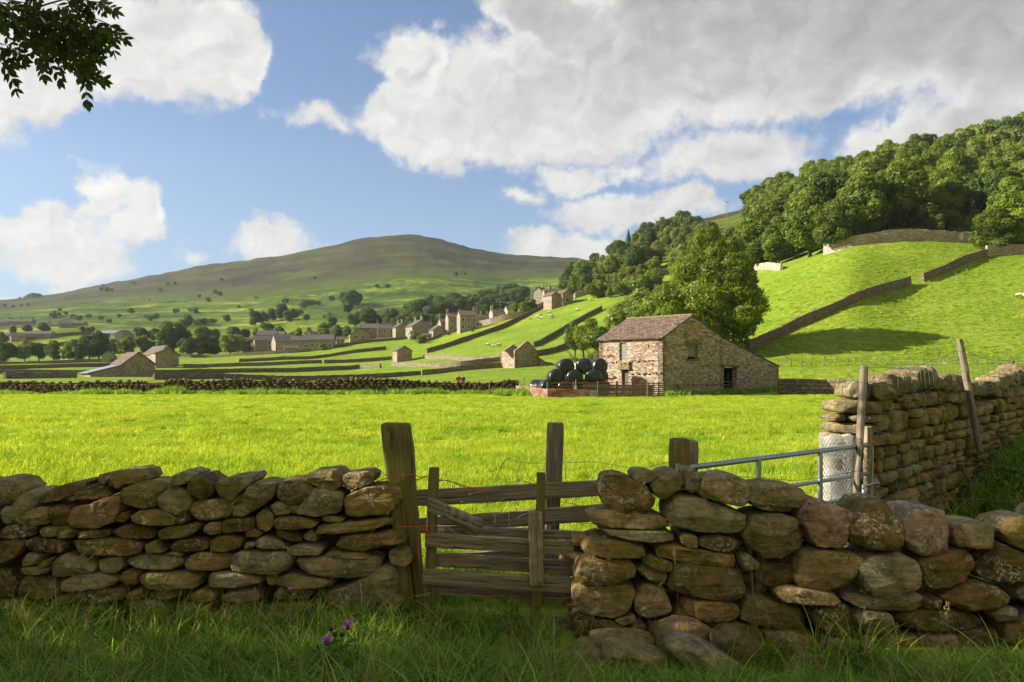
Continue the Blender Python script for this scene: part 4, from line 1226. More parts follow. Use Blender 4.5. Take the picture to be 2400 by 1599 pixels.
def timber():
    Dp = 6.15
    # tall leaning post
    o = beam_obj('wooden_post', vquad(z3x(245), z3x(385), z3y(1360), Dp, .16), vquad(z3x(104), z3x(285), z3y(112), Dp, .17), M['post'], None, 1, 16, .008, .018)
    tag(o, 'tall square mossy wooden post leaning left at the end of the left wall', 'post', 'old posts around the gap')
    # post behind the hurdle
    o = beam_obj('wooden_post', vquad(z3x(1098), z3x(1180), z3y(1290), 7.25, .14), vquad(z3x(1130), z3x(1238), z3y(108), 7.25, .16), M['rail'], None, 2, 14, .005, .02)
    tag(o, 'upright brown wooden post standing behind the hurdle', 'post', 'old posts around the gap')
    o = beam_obj('wooden_post', vquad(1570, 1612, 1240, 6.35, .14), vquad(1577, 1621, 1029, 6.35, .16), M['post'], None, 3, 10, .006, .02)
    tag(o, 'short mossy wooden post rising behind the top of the right wall', 'post', 'old posts around the gap')
    o = beam_obj('wooden_post', vquad(1612, 1634, 1260, 6.65, .12), vquad(1615, 1638, 1033, 6.65, .12), M['rail'], None, 4, 10, .006, .012)
    tag(o, 'narrow brown post that carries the end of the metal gate', 'post', 'old posts around the gap')
    # the hurdle in the gap
    D = 5.95
    root = empty('wooden_hurdle', (X(1150, D), D, 0))
    tag(root, 'weathered wooden hurdle of horizontal rails blocking the gap between the walls', 'hurdle')
    def q3(xa, ya, yb, d, th): return rquad(z3x(xa), z3y(ya), z3y(yb), d, th)
    beam_obj('stile', vquad(z3x(368), z3x(428), z3y(1400), D, .055), vquad(z3x(402), z3x(468), z3y(384), D, .06), M['post'], root, 11, 12, .004, .008)
    beam_obj('stile', vquad(z3x(1030), z3x(1092), z3y(1500), D, .05), vquad(z3x(1032), z3x(1100), z3y(1100), D, .05), M['post'], root, 12, 8)
    beam_obj('stile', vquad(z3x(1060), z3x(1112), z3y(820), D + .08, .05), vquad(z3x(1066), z3x(1122), z3y(414), D + .08, .06), M['post'], root, 13, 8)
    beam_obj('stile', vquad(z3x(1026), z3x(1112), z3y(1112), D - .09, .05), vquad(z3x(1014), z3x(1100), z3y(655), D - .09, .055), M['rail'], root, 14, 10)
    rails = [  # left top, left bottom, right top, right bottom, x0, x1, depth
        (785, 872, 838, 926, 380, 1400, D - .035), (905, 988, 958, 1045, 432, 1400, D + .06), (1005, 1100, 1066, 1158, 370, 1380, D - .04),
        (1098, 1160, 1160, 1222, 432, 1380, D + .065), (1240, 1332, 1302, 1400, 430, 1380, D + .06), (735, 792, 778, 832, 440, 1420, D + .06)]
    for i, (a, b, c, d_, x0, x1, dd) in enumerate(rails):
        beam_obj('rail', q3(x0, a, b, dd, .032), q3(x1, c, d_, dd, .032), M['rail'], root, 20 + i, 16, .006, .005)
    # broken board jammed over the top
    o = beam_obj('broken_board', q3(398, 560, 650, D - .09, .035), q3(735, 705, 775, D - .16, .035), M['greywood'], None, 40, 12, .008, .004)
    tag(o, 'splintered grey board hanging askew on the hurdle', 'board')
    o = beam_obj('broken_board', q3(505, 640, 690, D - .02, .03), q3(700, 770, 830, D + .02, .03), M['post'], None, 41, 8, .006)  # added piece; stands for the dark underside of the board above
    tag(o, 'dark underside of the splintered grey board, added as a separate piece', 'board')
    # pale sill board low in the gap
    o = beam_obj('plank', q3(560, 1345, 1430, 6.35, .03), q3(980, 1368, 1420, 6.3, .03), M['greywood'], None, 42, 8)
    tag(o, 'pale plank lying low behind the hurdle in the grass', 'plank')
    # low ladder of slats at the foot
    root2 = empty('sheep_step', (X(1150, 5.75), 5.75, 0))
    tag(root2, 'low slatted step of grey laths in the grass in front of the hurdle', 'step')
    for k, (ya, yb) in enumerate(((1434, 1446), (1466, 1478), (1500, 1514))):
        beam_obj('slat', rquad(z3x(560 - k * 15), z3y(ya), z3y(yb), 5.82 - .07 * k, .06), rquad(z3x(1300), z3y(ya + 30), z3y(yb + 32), 5.82 - .07 * k, .06), M['greywood'], root2, 50 + k, 10, .004)
    # rails behind
    root = empty('rail_fence', (X(1150, 7.1), 7.1, 0))
    tag(root, 'two rail wooden fence behind the hurdle, fixed to the upright brown post', 'fence')
    beam_obj('rail', q3(300, 522, 622, 6.9, .04), q3(1500, 458, 556, 7.2, .04), M['rail'], root, 60, 18)
    beam_obj('rail', q3(300, 698, 792, 6.95, .04), q3(1500, 606, 706, 7.2, .04), M['rail'], root, 61, 18)
    beam_obj('brace', q3(480, 915, 925, 7.0, .04), q3(1060, 880, 935, 7.1, .04), M['rail'], root, 62, 8)
    beam_obj('brace', q3(420, 1165, 1240, 6.9, .04), q3(880, 1165, 1195, 7.0, .04), M['rail'], root, 63, 8)
    # bits of pale rail seen at lower right of gap
    beam_obj('brace', q3(1090, 1240, 1310, 6.9, .04), q3(1340, 1230, 1300, 6.95, .04), M['greywood'], root, 64, 6)
    # sloping posts on the far wall
    zx = lambda a: 1850 + a * .3188
    zy = lambda b: 750 + b * .3188
    o = beam_obj('fence_stake', vquad(zx(480), zx(512), zy(1460), 7.55, .08), vquad(zx(542), zx(588), zy(335), 8.05, .09), M['greywood'], None, 70, 12, .005, .015)
    tag(o, 'slim pale stake leaning against the stone pillar, with wire stapled to it', 'stake', 'fence stakes along the tall wall')
    o = beam_obj('fence_stake', vquad(zx(560), zx(600), zy(1400), 7.95, .1), vquad(zx(568), zx(622), zy(785), 7.95, .1), M['rail'], None, 72, 10, .005, .01)
    tag(o, 'squared brown gatepost behind the hinge end of the metal gate', 'post')
    o = beam_obj('fence_stake', vquad(zx(1398), zx(1436), zy(975), 10.1, .09), vquad(zx(1248), zx(1282), zy(140), 10.3, .09), M['greywood'], None, 71, 12, .006, .015)
    tag(o, 'tall pale stake leaning left, standing in the grass against the tall wall', 'stake', 'fence stakes along the tall wall')
timber()

def gate():
    xl, dl, xr, dr = X(1640, 6.5), 6.5, X(2042, 8.0), 8.0
    root = empty('metal_gate', (xl, dl, 0))
    tag(root, 'galvanised tubular metal gate beyond the right wall', 'gate')
    A = Vector((0, 0)); B = Vector((xr - xl, dr - dl)); 
    L = B.length; d = B.normalized()
    zt_l = Z(1093, dl); zt_r = Z(1042, dr)
    def pt(s, h): 
        t = s / L
        base_top = zt_l + (zt_r - zt_l) * t
        return (d.x * s, d.y * s, base_top - h)
    offs = [0, .285, .50, .66, .80, .93, 1.04]
    for i, h in enumerate(offs):
        mb = MB(); mb.tube([pt(-.25 + (L + .25) * k / 6, h) for k in range(7)], .024 if i == 0 else .019, 10)
        mb.obj('bar', M['galv'], root, smooth=True)
    # right stile, left stile and inner uprights are flat bars
    def upright(s, w_, dd, name):
        mb = MB()
        a = pt(s, -.045 if name == 'stile' else 0); b = pt(s, 1.07)
        ang = math.atan2(d.y, d.x)
        mb.box((a[0], a[1] + dd, (a[2] + b[2]) / 2), (w_, .02, a[2] - b[2]), ang)
        mb.obj(name, M['galv'], root)
    upright(L, .055, 0, 'stile'); upright(-.25, .055, 0, 'stile')
    for s_px in (1777, 1920):
        # solve s for the photo column
        best = min((abs(1200 + F * (xl + d.x * s) / (dl + d.y * s) - s_px), s) for s in np.linspace(0, L, 300))
        upright(best[1], .052, -.022, 'upright')
    mb = MB()
    p = pt(L - .02, .40); q = pt(L - .16, .40)
    mb.tube([p, (p[0] + .1, p[1] + .02, p[2] + .01)], .014, 8); mb.tube([(q[0], q[1] - .03, q[2] + .02), (q[0], q[1] - .03, q[2] - .20)], .022, 8)
    mb.tube([(q[0], q[1] - .03, q[2]), (p[0] + .05, p[1] - .03, p[2] + .02)], .013, 8)
    mb.obj('latch', M['galv'], root, smooth=True)
gate()

def netting_roll():
    """roll of chicken wire stood on end beside the pillar: hexagonal strands wound in several turns"""
    D = 7.75
    x0, x1 = X(1934, D), X(2018, D)
    r = (x1 - x0) / 2 * .93
    cx = (x0 + x1) / 2; top = Z(1046, D)
    mb = MB(); rnd = random.Random(5)
    for layer in range(3):
        rr = r * (1 - .045 * layer); n = int(2 * math.pi * rr / .034); rows = int((top + .1) / .03)
        def pt(i, j):
            a = 2 * math.pi * (i + (.5 if j % 2 else 0)) / n + layer * .7
            k = 1 + .05 * math.sin(3 * a + j * .1)
            return (rr * k * math.cos(a), rr * k * math.sin(a) , -.0 + j * .03 + .01 * math.sin(5 * a))
        w_ = .0013
        for j in range(rows):
            for i in range(n):
                a = Vector(pt(i, j)); 
                for tgt in (pt(i, j + 1), pt(i + (1 if j % 2 else -1), j + 1)):
                    b = Vector(tgt)
                    o1 = Vector((0, 0, w_)); o2 = a.normalized() * w_
                    side = (b - a).normalized().cross(Vector((a.x, a.y, 0)).normalized()) * w_
                    mb.add([tuple(a - side), tuple(a + side), tuple(b + side), tuple(b - side)], [(0, 1, 2, 3)])
    o = mb.obj('wire_netting_roll', M['mesh_wire'], None, loc=(cx, D + r, 0))
    tag(o, 'upright roll of silvery chicken wire netting behind the metal gate', 'wire netting')
netting_roll()

def wires():
    def P3(px, py, D): return (X(px, D), D, Z(py, D))
    # slack stock netting hung over the rails and the right wall
    root = empty('wire_fence', (X(1250, 6.6), 6.6, .9)); rl = root.location
    tag(root, 'slack strands of old stock wire draped over the fence rails between post and right wall', 'wire')
    def wire(pts, root, r=.0022, D=6.6, name='strand', mat='wire'):
        # smooth the hand placed points a little
        V = [Vector(P3(*p)) if len(p) == 3 else Vector(P3(p[0], p[1], D)) for p in pts]
        out = []
        for i in range(len(V) - 1):
            p0 = V[max(i - 1, 0)]; p1 = V[i]; p2 = V[i + 1]; p3 = V[min(i + 2, len(V) - 1)]
            for k in range(5):
                t = k / 5
                out.append(0.5 * ((2 * p1) + (-p0 + p2) * t + (2 * p0 - 5 * p1 + 4 * p2 - p3) * t * t + (-p0 + 3 * p1 - 3 * p2 + p3) * t ** 3))
        out.append(V[-1])
        mb = MB(); mb.tube([tuple(p - root.location) for p in out], r, 5)
        return mb.obj(name, M[mat], root, smooth=True)
    a = lambda x, y: (z3x(x), z3y(y))
    top = [(z3x(805), z3y(475)), (z3x(850), z3y(370)), (z3x(885), z3y(325)), (z3x(920), z3y(335)), (z3x(990), z3y(352)), (z3x(1180), z3y(355)), (z3x(1300), z3y(350)), (z3x(1430), z3y(348)), (z3x(1568), z3y(370)), (1500, 1098), (1560, 1085), (1580, 1078)]
    wire(top, root)
    wire([a(650, 545), a(760, 520), a(860, 495), a(960, 462), a(1080, 490), a(1250, 495), a(1400, 490), a(1500, 530)], root)
    wire([a(600, 590), a(700, 600), a(800, 600), a(900, 560), a(1000, 545), a(1130, 575), a(1290, 605), a(1450, 655)], root)
    wire([a(760, 740), a(830, 740), a(940, 752), a(1050, 745)], root)
    wire([a(800, 670), a(840, 672), a(880, 710), a(940, 695), a(1000, 665), a(1100, 655), a(1240, 710), a(1400, 725), a(1480, 740)], root)
    for p in ([a(970, 350), a(940, 420), a(955, 465), a(915, 520), a(930, 550)], [a(990, 352), a(1010, 430), a(1060, 475)], [a(1245, 352), a(1245, 470), a(1275, 540), a(1290, 620), a(1320, 700)],
              [a(810, 668), a(812, 735)], [a(895, 655), a(900, 745)], [a(740, 530), a(770, 580), a(760, 625)], [a(1130, 575), a(1150, 660), a(1180, 750)], [(1447, 1093), (1445, 1110)], [(1478, 1095), (1476, 1112)]):
        wire(p, root, .0022)
    # strand across to the gate and beyond
    root = empty('wire_fence', (X(2100, 6.3), 6.3, .9))
    tag(root, 'square mesh stock wire stretched behind the boulders at the far right', 'wire')
    wire([(1620, 1082), (1660, 1100), (1720, 1115), (1800, 1122), (1880, 1125), (1990, 1108), (2060, 1092), (2150, 1094), (2210, 1091), (2265, 1086), (2330, 1092), (2420, 1100)], root, .0022, 6.2)
    wire([(1990, 1170), (2060, 1172), (2140, 1176), (2200, 1173), (2280, 1170), (2370, 1176), (2430, 1180)], root, .0022, 6.2)
    wire([(2050, 1230), (2200, 1225), (2300, 1222), (2430, 1232)], root, .0022, 6.2)
    for (x0_, y0_, x1_, y1_) in ((2094, 1093, 2118, 1250), (2190, 1093, 2207, 1230), (2268, 1086, 2284, 1250), (2386, 1096, 2374, 1240), (1946, 1115, 1948, 1180)):
        wire([(x0_, y0_), ((x0_ + x1_) / 2 + 3, (y0_ + y1_) / 2), (x1_, y1_)], root, .0018, 6.2)
    # netting along the tall wall
    zx = lambda q: 1850 + q * .3188
    zy = lambda q: 750 + q * .3188
    root = empty('wire_fence', (X(2150, 9.0), 9.0, 1.8))
    tag(root, 'sagging stock netting strung between the two pale stakes over the tall wall', 'wire')
    def depth(px):  # follow a line just in front of the wall
        t = (px - 1200) / F
        # x = t*D ; on line from stake A (8.05) to stake B (10.2) and on
        xa, da, xb, db = X(2030, 8.0), 8.0, X(2255, 10.15), 10.15
        dx, dd = xb - xa, db - da
        s = (t * da - xa) / (dx - t * dd)
        return max(7.9, min(da + dd * s, 17))
    def w3(pts, r=.0026): wire([(zx(x_), zy(y_), depth(zx(x_))) for x_, y_ in pts], root, r)
    lines = {
        'top': [(560, 352), (700, 352), (860, 356), (960, 335), (1080, 290), (1250, 232), (1310, 230), (1400, 275), (1500, 295), (1600, 300), (1760, 305)],
        'a': [(560, 460), (720, 462), (860, 470), (960, 462), (1100, 430), (1290, 375), (1400, 400), (1560, 420), (1760, 430)],
        'b': [(560, 580), (720, 573), (830, 582), (920, 570), (1010, 525), (1110, 475), (1290, 440), (1400, 470), (1560, 480), (1760, 490)],
        'c': [(560, 690), (730, 682), (840, 684), (940, 672), (1060, 590), (1150, 555), (1320, 500), (1450, 530), (1600, 560), (1760, 565)],
    }
    for v in lines.values(): w3(v)
    def yon(name, x_):
        pts = lines[name]
        for i in range(len(pts) - 1):
            if pts[i][0] <= x_ <= pts[i + 1][0]:
                t = (x_ - pts[i][0]) / (pts[i + 1][0] - pts[i][0]); return pts[i][1] + t * (pts[i + 1][1] - pts[i][1])
        return pts[-1][1]
    xs = [620, 720, 800, 860, 900, 940, 970, 1000, 1030, 1060, 1090, 1120, 1150, 1180, 1210, 1240, 1350, 1390, 1430, 1470, 1510, 1550, 1590, 1640, 1690, 1740]
    for i, x_ in enumerate(xs):
        sk = 35 if x_ > 1300 else 12 + i
        w3([(x_ - sk * .5, yon('top', x_)), (x_, yon('a', x_)), (x_ + sk * .5, yon('b', x_)), (x_ + sk, yon('c', min(x_ + sk, 1759)))], .0022)
    w3([(540, 350), (480, 370), (430, 410), (400, 470), (385, 520), (390, 580), (470, 575), (560, 580)]); w3([(430, 395), (480, 450), (560, 465)], .002)
    # orange twine knots
    root = empty('baler_twine', (X(1000, 6.0), 6.0, 1.1))
    tag(root, 'frayed orange baler twine tied round the tall post and hurdle at wall top height', 'twine')
    wire([a(75, 470), a(100, 462), a(160, 445), a(230, 432), a(320, 425)], root, .0035, 6.03, 'twine', 'twine')
    wire([a(128, 428), a(220, 430), a(315, 425), a(345, 440), a(395, 435)], root, .003, 6.04, 'twine', 'twine')
    wire([a(395, 437), a(320, 460)], root, .003, 6.04, 'twine', 'twine')
    wire([a(465, 455), a(530, 465), a(600, 485), a(680, 508), a(742, 530)], root, .0035, 6.05, 'twine', 'twine')
    wire([a(465, 462), a(525, 462), a(620, 500), a(742, 524)], root, .003, 6.06, 'twine', 'twine')
    root2 = empty('baler_twine', (X(1000, 5.9), 5.9, .8))
    tag(root2, 'looped orange baler twine knotted round the middle of the hurdle stile', 'twine')
    wire([a(215, 742), a(300, 745), a(380, 745), a(455, 735)], root2, .0035, 5.9, 'twine', 'twine')
    wire([a(350, 745), a(345, 800), a(342, 860), a(350, 930), a(375, 925)], root2, .003, 5.9, 'twine', 'twine')
    wire([a(355, 745), a(400, 770), a(450, 800), a(440, 820), a(410, 810), a(385, 780), a(360, 750)], root2, .003, 5.9, 'twine', 'twine')
wires()

# ------------------------------------------------------------------ buildings
def panel(mb, p0, d, L, z0, top, holes=(), thick=.5, inw=None):
    """wall of thickness `thick` starting at p0 going along d, with a top profile and rectangular openings"""
    if inw is None: inw = Vector((-d.y, d.x))
    cuts = sorted(set([0.0, L] + [s for s, _ in top] + [h for ho in holes for h in ho[:2]]))
    cuts = [c for c in cuts if -1e-6 <= c <= L + 1e-6]
    def tz(s):
        for (a, za), (b, zb) in zip(top, top[1:]):
            if a - 1e-6 <= s <= b + 1e-6: return za + (zb - za) * (s - a) / max(1e-6, b - a)
        return top[-1][1]
    for s0, s1 in zip(cuts, cuts[1:]):
        if s1 - s0 < 1e-4: continue
        hs = sorted([(h[2], h[3]) for h in holes if h[0] <= s0 + 1e-4 and h[1] >= s1 - 1e-4])
        spans = []; lo = z0
        for a, b in hs:
            if a > lo: spans.append((lo, lo, a, a))
            lo = b
        spans.append((lo, lo, tz(s0), tz(s1)))
        for a0, a1, b0, b1 in spans:
            v = []
            for off in (0, thick):
                for s, za, zb in ((s0, a0, b0), (s1, a1, b1)):
                    q = p0 + d * s + inw * off
                    v += [(q.x, q.y, za), (q.x, q.y, zb)]
            mb.add(v, [(0, 2, 3, 1), (4, 5, 7, 6), (0, 1, 5, 4), (2, 6, 7, 3), (1, 3, 7, 5), (0, 4, 6, 2)])
def slab(mb, quad, th, tint=.5):
    """roof slab: quad corners (x,y,z), thickened upward"""
    a, b, c, d = [Vector(q) for q in quad]
    n = (b - a).cross(d - a).normalized()
    if n.z < 0: n = -n
    v = [tuple(q) for q in (a, b, c, d)] + [tuple(q + n * th) for q in (a, b, c, d)]
    mb.add(v, [(0, 3, 2, 1), (4, 5, 6, 7), (0, 1, 5, 4), (1, 2, 6, 5), (2, 3, 7, 6), (3, 0, 4, 7)], tint)

def barn():
    C = Vector((12.67, 67.0)); dl = Vector((-.69, .724)).normalized(); dg = Vector((.724, .69)).normalized()
    z0 = 0.0; LL = 6.95
    root = empty('stone_barn', (C.x, C.y, 0))
    tag(root, 'large stone barn with a purple brown slate roof and long sloping lean-to', 'barn')
    O = Vector((0, 0))
    def s_on(dirv, px):
        t = (px - 1200) / F
        return (t * C.y - C.x) / (dirv.x - t * dirv.y)
    def z_on(dirv, s, py): return Z(py, C.y + dirv.y * s)
    mb = MB()
    # lit long wall (inward normal is dg)
    h1 = (s_on(dl, 1468), s_on(dl, 1451.7)); zc = (h1[0] + h1[1]) / 2
    hatch = (h1[0], h1[1], z_on(dl, zc, 845), z_on(dl, zc, 803))
    h2 = (s_on(dl, 1473), s_on(dl, 1457)); zc2 = (h2[0] + h2[1]) / 2
    door = (h2[0], h2[1], 0.0, z_on(dl, zc2, 866))
    rnd = random.Random(8)
    holes_l = [hatch, door]
    for (px, py) in ((1405 + 20, 822), (1418, 836), (1432, 834), (1520, 812), (1478, 814), (1541, 808), (1500, 845), (1530, 855), (1445, 850), (1543, 825), (1505, 860)):
        s = s_on(dl, px)
        z = z_on(dl, s, py)
        if all(s + .25 < h[0] or s - .25 > h[1] for h in holes_l): holes_l.append((s - .07, s + .07, z - .1, z + .12))
    top_l = [(0, 4.93), (LL, 4.93)]
    panel(mb, O + dl * 0.0, dl, LL, -.3, top_l, holes_l, .5, dg)
    # gable with the lean-to in one long face (inward normal dl)
    Lg = 19.8; apex = 4.3
    wz = [(s_on(dg, 1612)), (s_on(dg, 1636.5))]; zc = sum(wz) / 2
    win = (wz[0], wz[1], z_on(dg, zc, 842), z_on(dg, zc, 808))
    dz = [s_on(dg, 1696), s_on(dg, 1727)]; zc = sum(dz) / 2
    bigdoor = (dz[0], dz[1], 0.0, z_on(dg, zc, 861))
    hg = [win, bigdoor]
    for (px, py) in ((1585, 838), (1664, 838), (1668, 834), (1732, 816), (1763, 832), (1638, 862)):
        s = s_on(dg, px); z = z_on(dg, s, py)
        hg.append((s - .09, s + .09, z - .08, z + .09))
    hg = sorted(hg)
    good = []
    for h in hg:
        if all(h[1] < g[0] or h[0] > g[1] for g in good): good.append(h)
    topg = [(0, 4.93), (apex, 6.92), (9.4, 5.1), (Lg, 2.55)]
    panel(mb, O, dg, Lg, -.3, topg, good, .5, dl)
    # far walls
    P2 = dl * LL
    panel(mb, P2, dg, Lg, -.3, topg, (), .5, -dl)
    panel(mb, dg * Lg, dl, LL, -.3, [(0, 2.5), (LL, 2.5)], (), .5, -dg)
    panel(mb, dg * 8.9, dl, LL, -.3, [(0, 4.9), (LL, 4.9)], (), .4, dg)
    mb.obj('wall', M['barn_wall'], root, uv=True)
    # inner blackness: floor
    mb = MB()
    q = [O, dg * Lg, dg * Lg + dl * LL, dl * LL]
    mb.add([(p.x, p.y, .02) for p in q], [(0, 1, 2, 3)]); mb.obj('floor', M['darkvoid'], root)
    # roofs
    ov = .16
    def P(g, l, z): v = dg * g + dl * l; return (v.x, v.y, z)
    mb = MB()
    sl = (6.92 - 4.93) / 4.3
    slab(mb, [P(-.28, -ov, 4.93 - .28 * sl), P(-.28, LL + ov, 4.93 - .28 * sl), P(apex, LL + ov, 6.95), P(apex, -ov, 6.95)], .11)
    mb.obj('roof', M['slate'], root, uv=True)
    mb = MB()
    slab(mb, [P(apex + .05, -ov + .1, 6.93), P(apex + .05, LL, 6.93), P(9.4, LL, 5.12), P(9.4, -ov + .1, 5.12)], .10)
    slab(mb, [P(9.4, -ov + .1, 5.12), P(9.4, LL, 5.12), P(Lg + .2, LL, 2.53), P(Lg + .2, -ov + .1, 2.53)], .10)
    mb.obj('lean_to_roof', M['slate'], root, uv=True)
    # ridge stones and verge
    mb = MB()
    n = 14
    for k in range(n):
        l0 = -ov + (LL + 2 * ov) * k / n; c = P(apex, l0 + (LL + .3) / n / 2, 7.06 + rnd.uniform(-.015, .015))
        mb.box(c, ((LL + .3) / n - .02, .34, .12), math.atan2(dl.y, dl.x), jit=.012)
    mb.obj('ridge_stones', M['stone_sun'], root)
    # rows of projecting through stones on the lit wall
    mb = MB()
    for (pa, pb, py, n, big) in ((1420, 1443, 885, 6, 1.4), (1481, 1552, 875, 9, 1.2), (1422, 1440, 833, 3, .8), (1478, 1532, 846, 7, .8), (1410, 1450, 850, 2, .7)):
        for k in range(n):
            px = pa + (pb - pa) * (k + rnd.random() * .6) / n
            s = s_on(dl, px); z = z_on(dl, s, py + rnd.uniform(-1.5, 1.5))
            if abs(s - (door[0] + door[1]) / 2) < .5 and py > 860: continue
            p = dl * s - dg * .07
            mb = MB(); mb.box((p.x, p.y, z), (rnd.uniform(.14, .26), .22, rnd.uniform(.05, .08) * big), math.atan2(dl.y, dl.x), jit=.02)
            mb.obj('through_stone', M['stone_sun'], root)
    for k in range(12):
        s = s_on(dg, 1580 + k * 11 + rnd.uniform(-3, 3)); z = z_on(dg, s, 902)
        p = dg * s - dl * .06
        if bigdoor[0] - .3 < s < bigdoor[1] + .3: continue
        mb = MB(); mb.box((p.x, p.y, z), (rnd.uniform(.25, .4), .2, .07), math.atan2(dg.y, dg.x), jit=.02)
        mb.obj('through_stone', M['stone_far'], root)
    # lintel stones over the door: a rough hood
    mb = MB()
    for k in range(9):
        s = (door[0] + door[1]) / 2 + (k % 3 - 1) * .42 + rnd.uniform(-.05, .05)
        z = door[3] + .10 + (k // 3) * .23
        p = dl * s - dg * (.13 if k < 3 else .09)
        wd = .52 if k < 3 else .36
        mb.box((p.x, p.y, z), (wd, .3, .2), math.atan2(dl.y, dl.x), jit=.03)
    mb.obj('door_hood', M['stone_sun'], root)
    def board(name, h, dirv, inw, dep, mat, planks=4, vertical=True):
        mb = MB()
        n = planks
        for k in range(n):
            if vertical:
                s = h[0] + (h[1] - h[0]) * (k + .5) / n; p = dirv * s + inw * (dep + rnd.uniform(0, .015))
                mb.box((p.x, p.y, (h[2] + h[3]) / 2), ((h[1] - h[0]) / n - .015, .03, h[3] - h[2]), math.atan2(dirv.y, dirv.x))
            else:
                p = dirv * ((h[0] + h[1]) / 2) + inw * (dep + rnd.uniform(0, .015))
                z = h[2] + (h[3] - h[2]) * (k + .5) / n
                mb.box((p.x, p.y, z), (h[1] - h[0], .03, (h[3] - h[2]) / n - .02), math.atan2(dirv.y, dirv.x))
        return mb.obj(name, mat, root)
    o = board('hatch', hatch, dl, dg, .16, M['grey_board'], 3)
    o = board('door', door, dl, dg, .22, M['door_wood'], 4)
    fr = (win[0] + .08, win[1] - .3, win[2] + .3, win[3] - .08)
    o = board('window_shutter', fr, dg, dl, .16, M['grey_board'], 4, False)
    # frame and dark lower part of the window
    mb = MB()
    for s in (win[0] + .04, win[1] - .04, win[1] - .24):
        p = dg * s + dl * .12; mb.box((p.x, p.y, (win[2] + win[3]) / 2), (.07, .07, win[3] - win[2]), math.atan2(dg.y, dg.x))
    p = dg * ((win[0] + win[1]) / 2) + dl * .12
    mb.box((p.x, p.y, win[3] - .04), (win[1] - win[0] - .15, .07, .07), math.atan2(dg.y, dg.x)); mb.box((p.x, p.y, win[2] + .24), (win[1] - win[0] - .15, .07, .06), math.atan2(dg.y, dg.x))
    mb.obj('window_frame', M['grey_board'], root)
    mb = MB()
    p = dg * ((win[0] + win[1]) / 2) - dl * .05
    mb.box((p.x, p.y, win[3] + .13), (win[1] - win[0] + .6, .3, .22), math.atan2(dg.y, dg.x), jit=.015)
    mb.obj('lintel', M['stone_far'], root); mb = MB()
    mb.box((p.x, p.y, win[2] - .07), (win[1] - win[0] + .3, .3, .13), math.atan2(dg.y, dg.x), jit=.015)
    mb.obj('window_sill', M['stone_far'], root); mb = MB()
    p = dg * ((bigdoor[0] + bigdoor[1]) / 2) - dl * .04
    mb.box((p.x, p.y, bigdoor[3] + .13), (bigdoor[1] - bigdoor[0] + .8, .3, .24), math.atan2(dg.y, dg.x), jit=.015)
    mb.obj('lintel', M['stone_far'], root)
    mb = MB()
    for k in range(4):
        p = dg * ((bigdoor[0] + bigdoor[1]) / 2) + dl * .45
        mb.box((p.x, p.y, .25 + .28 * k), (bigdoor[1] - bigdoor[0], .04, .09), math.atan2(dg.y, dg.x))
    for s in (bigdoor[0] + .9, bigdoor[1] - .25):
        p = dg * s + dl * .8
        mb.box((p.x, p.y, 1.0), (.08, .08, 2.0), 0)
    mb.obj('stall_rails', M['door_wood'], root)
barn()

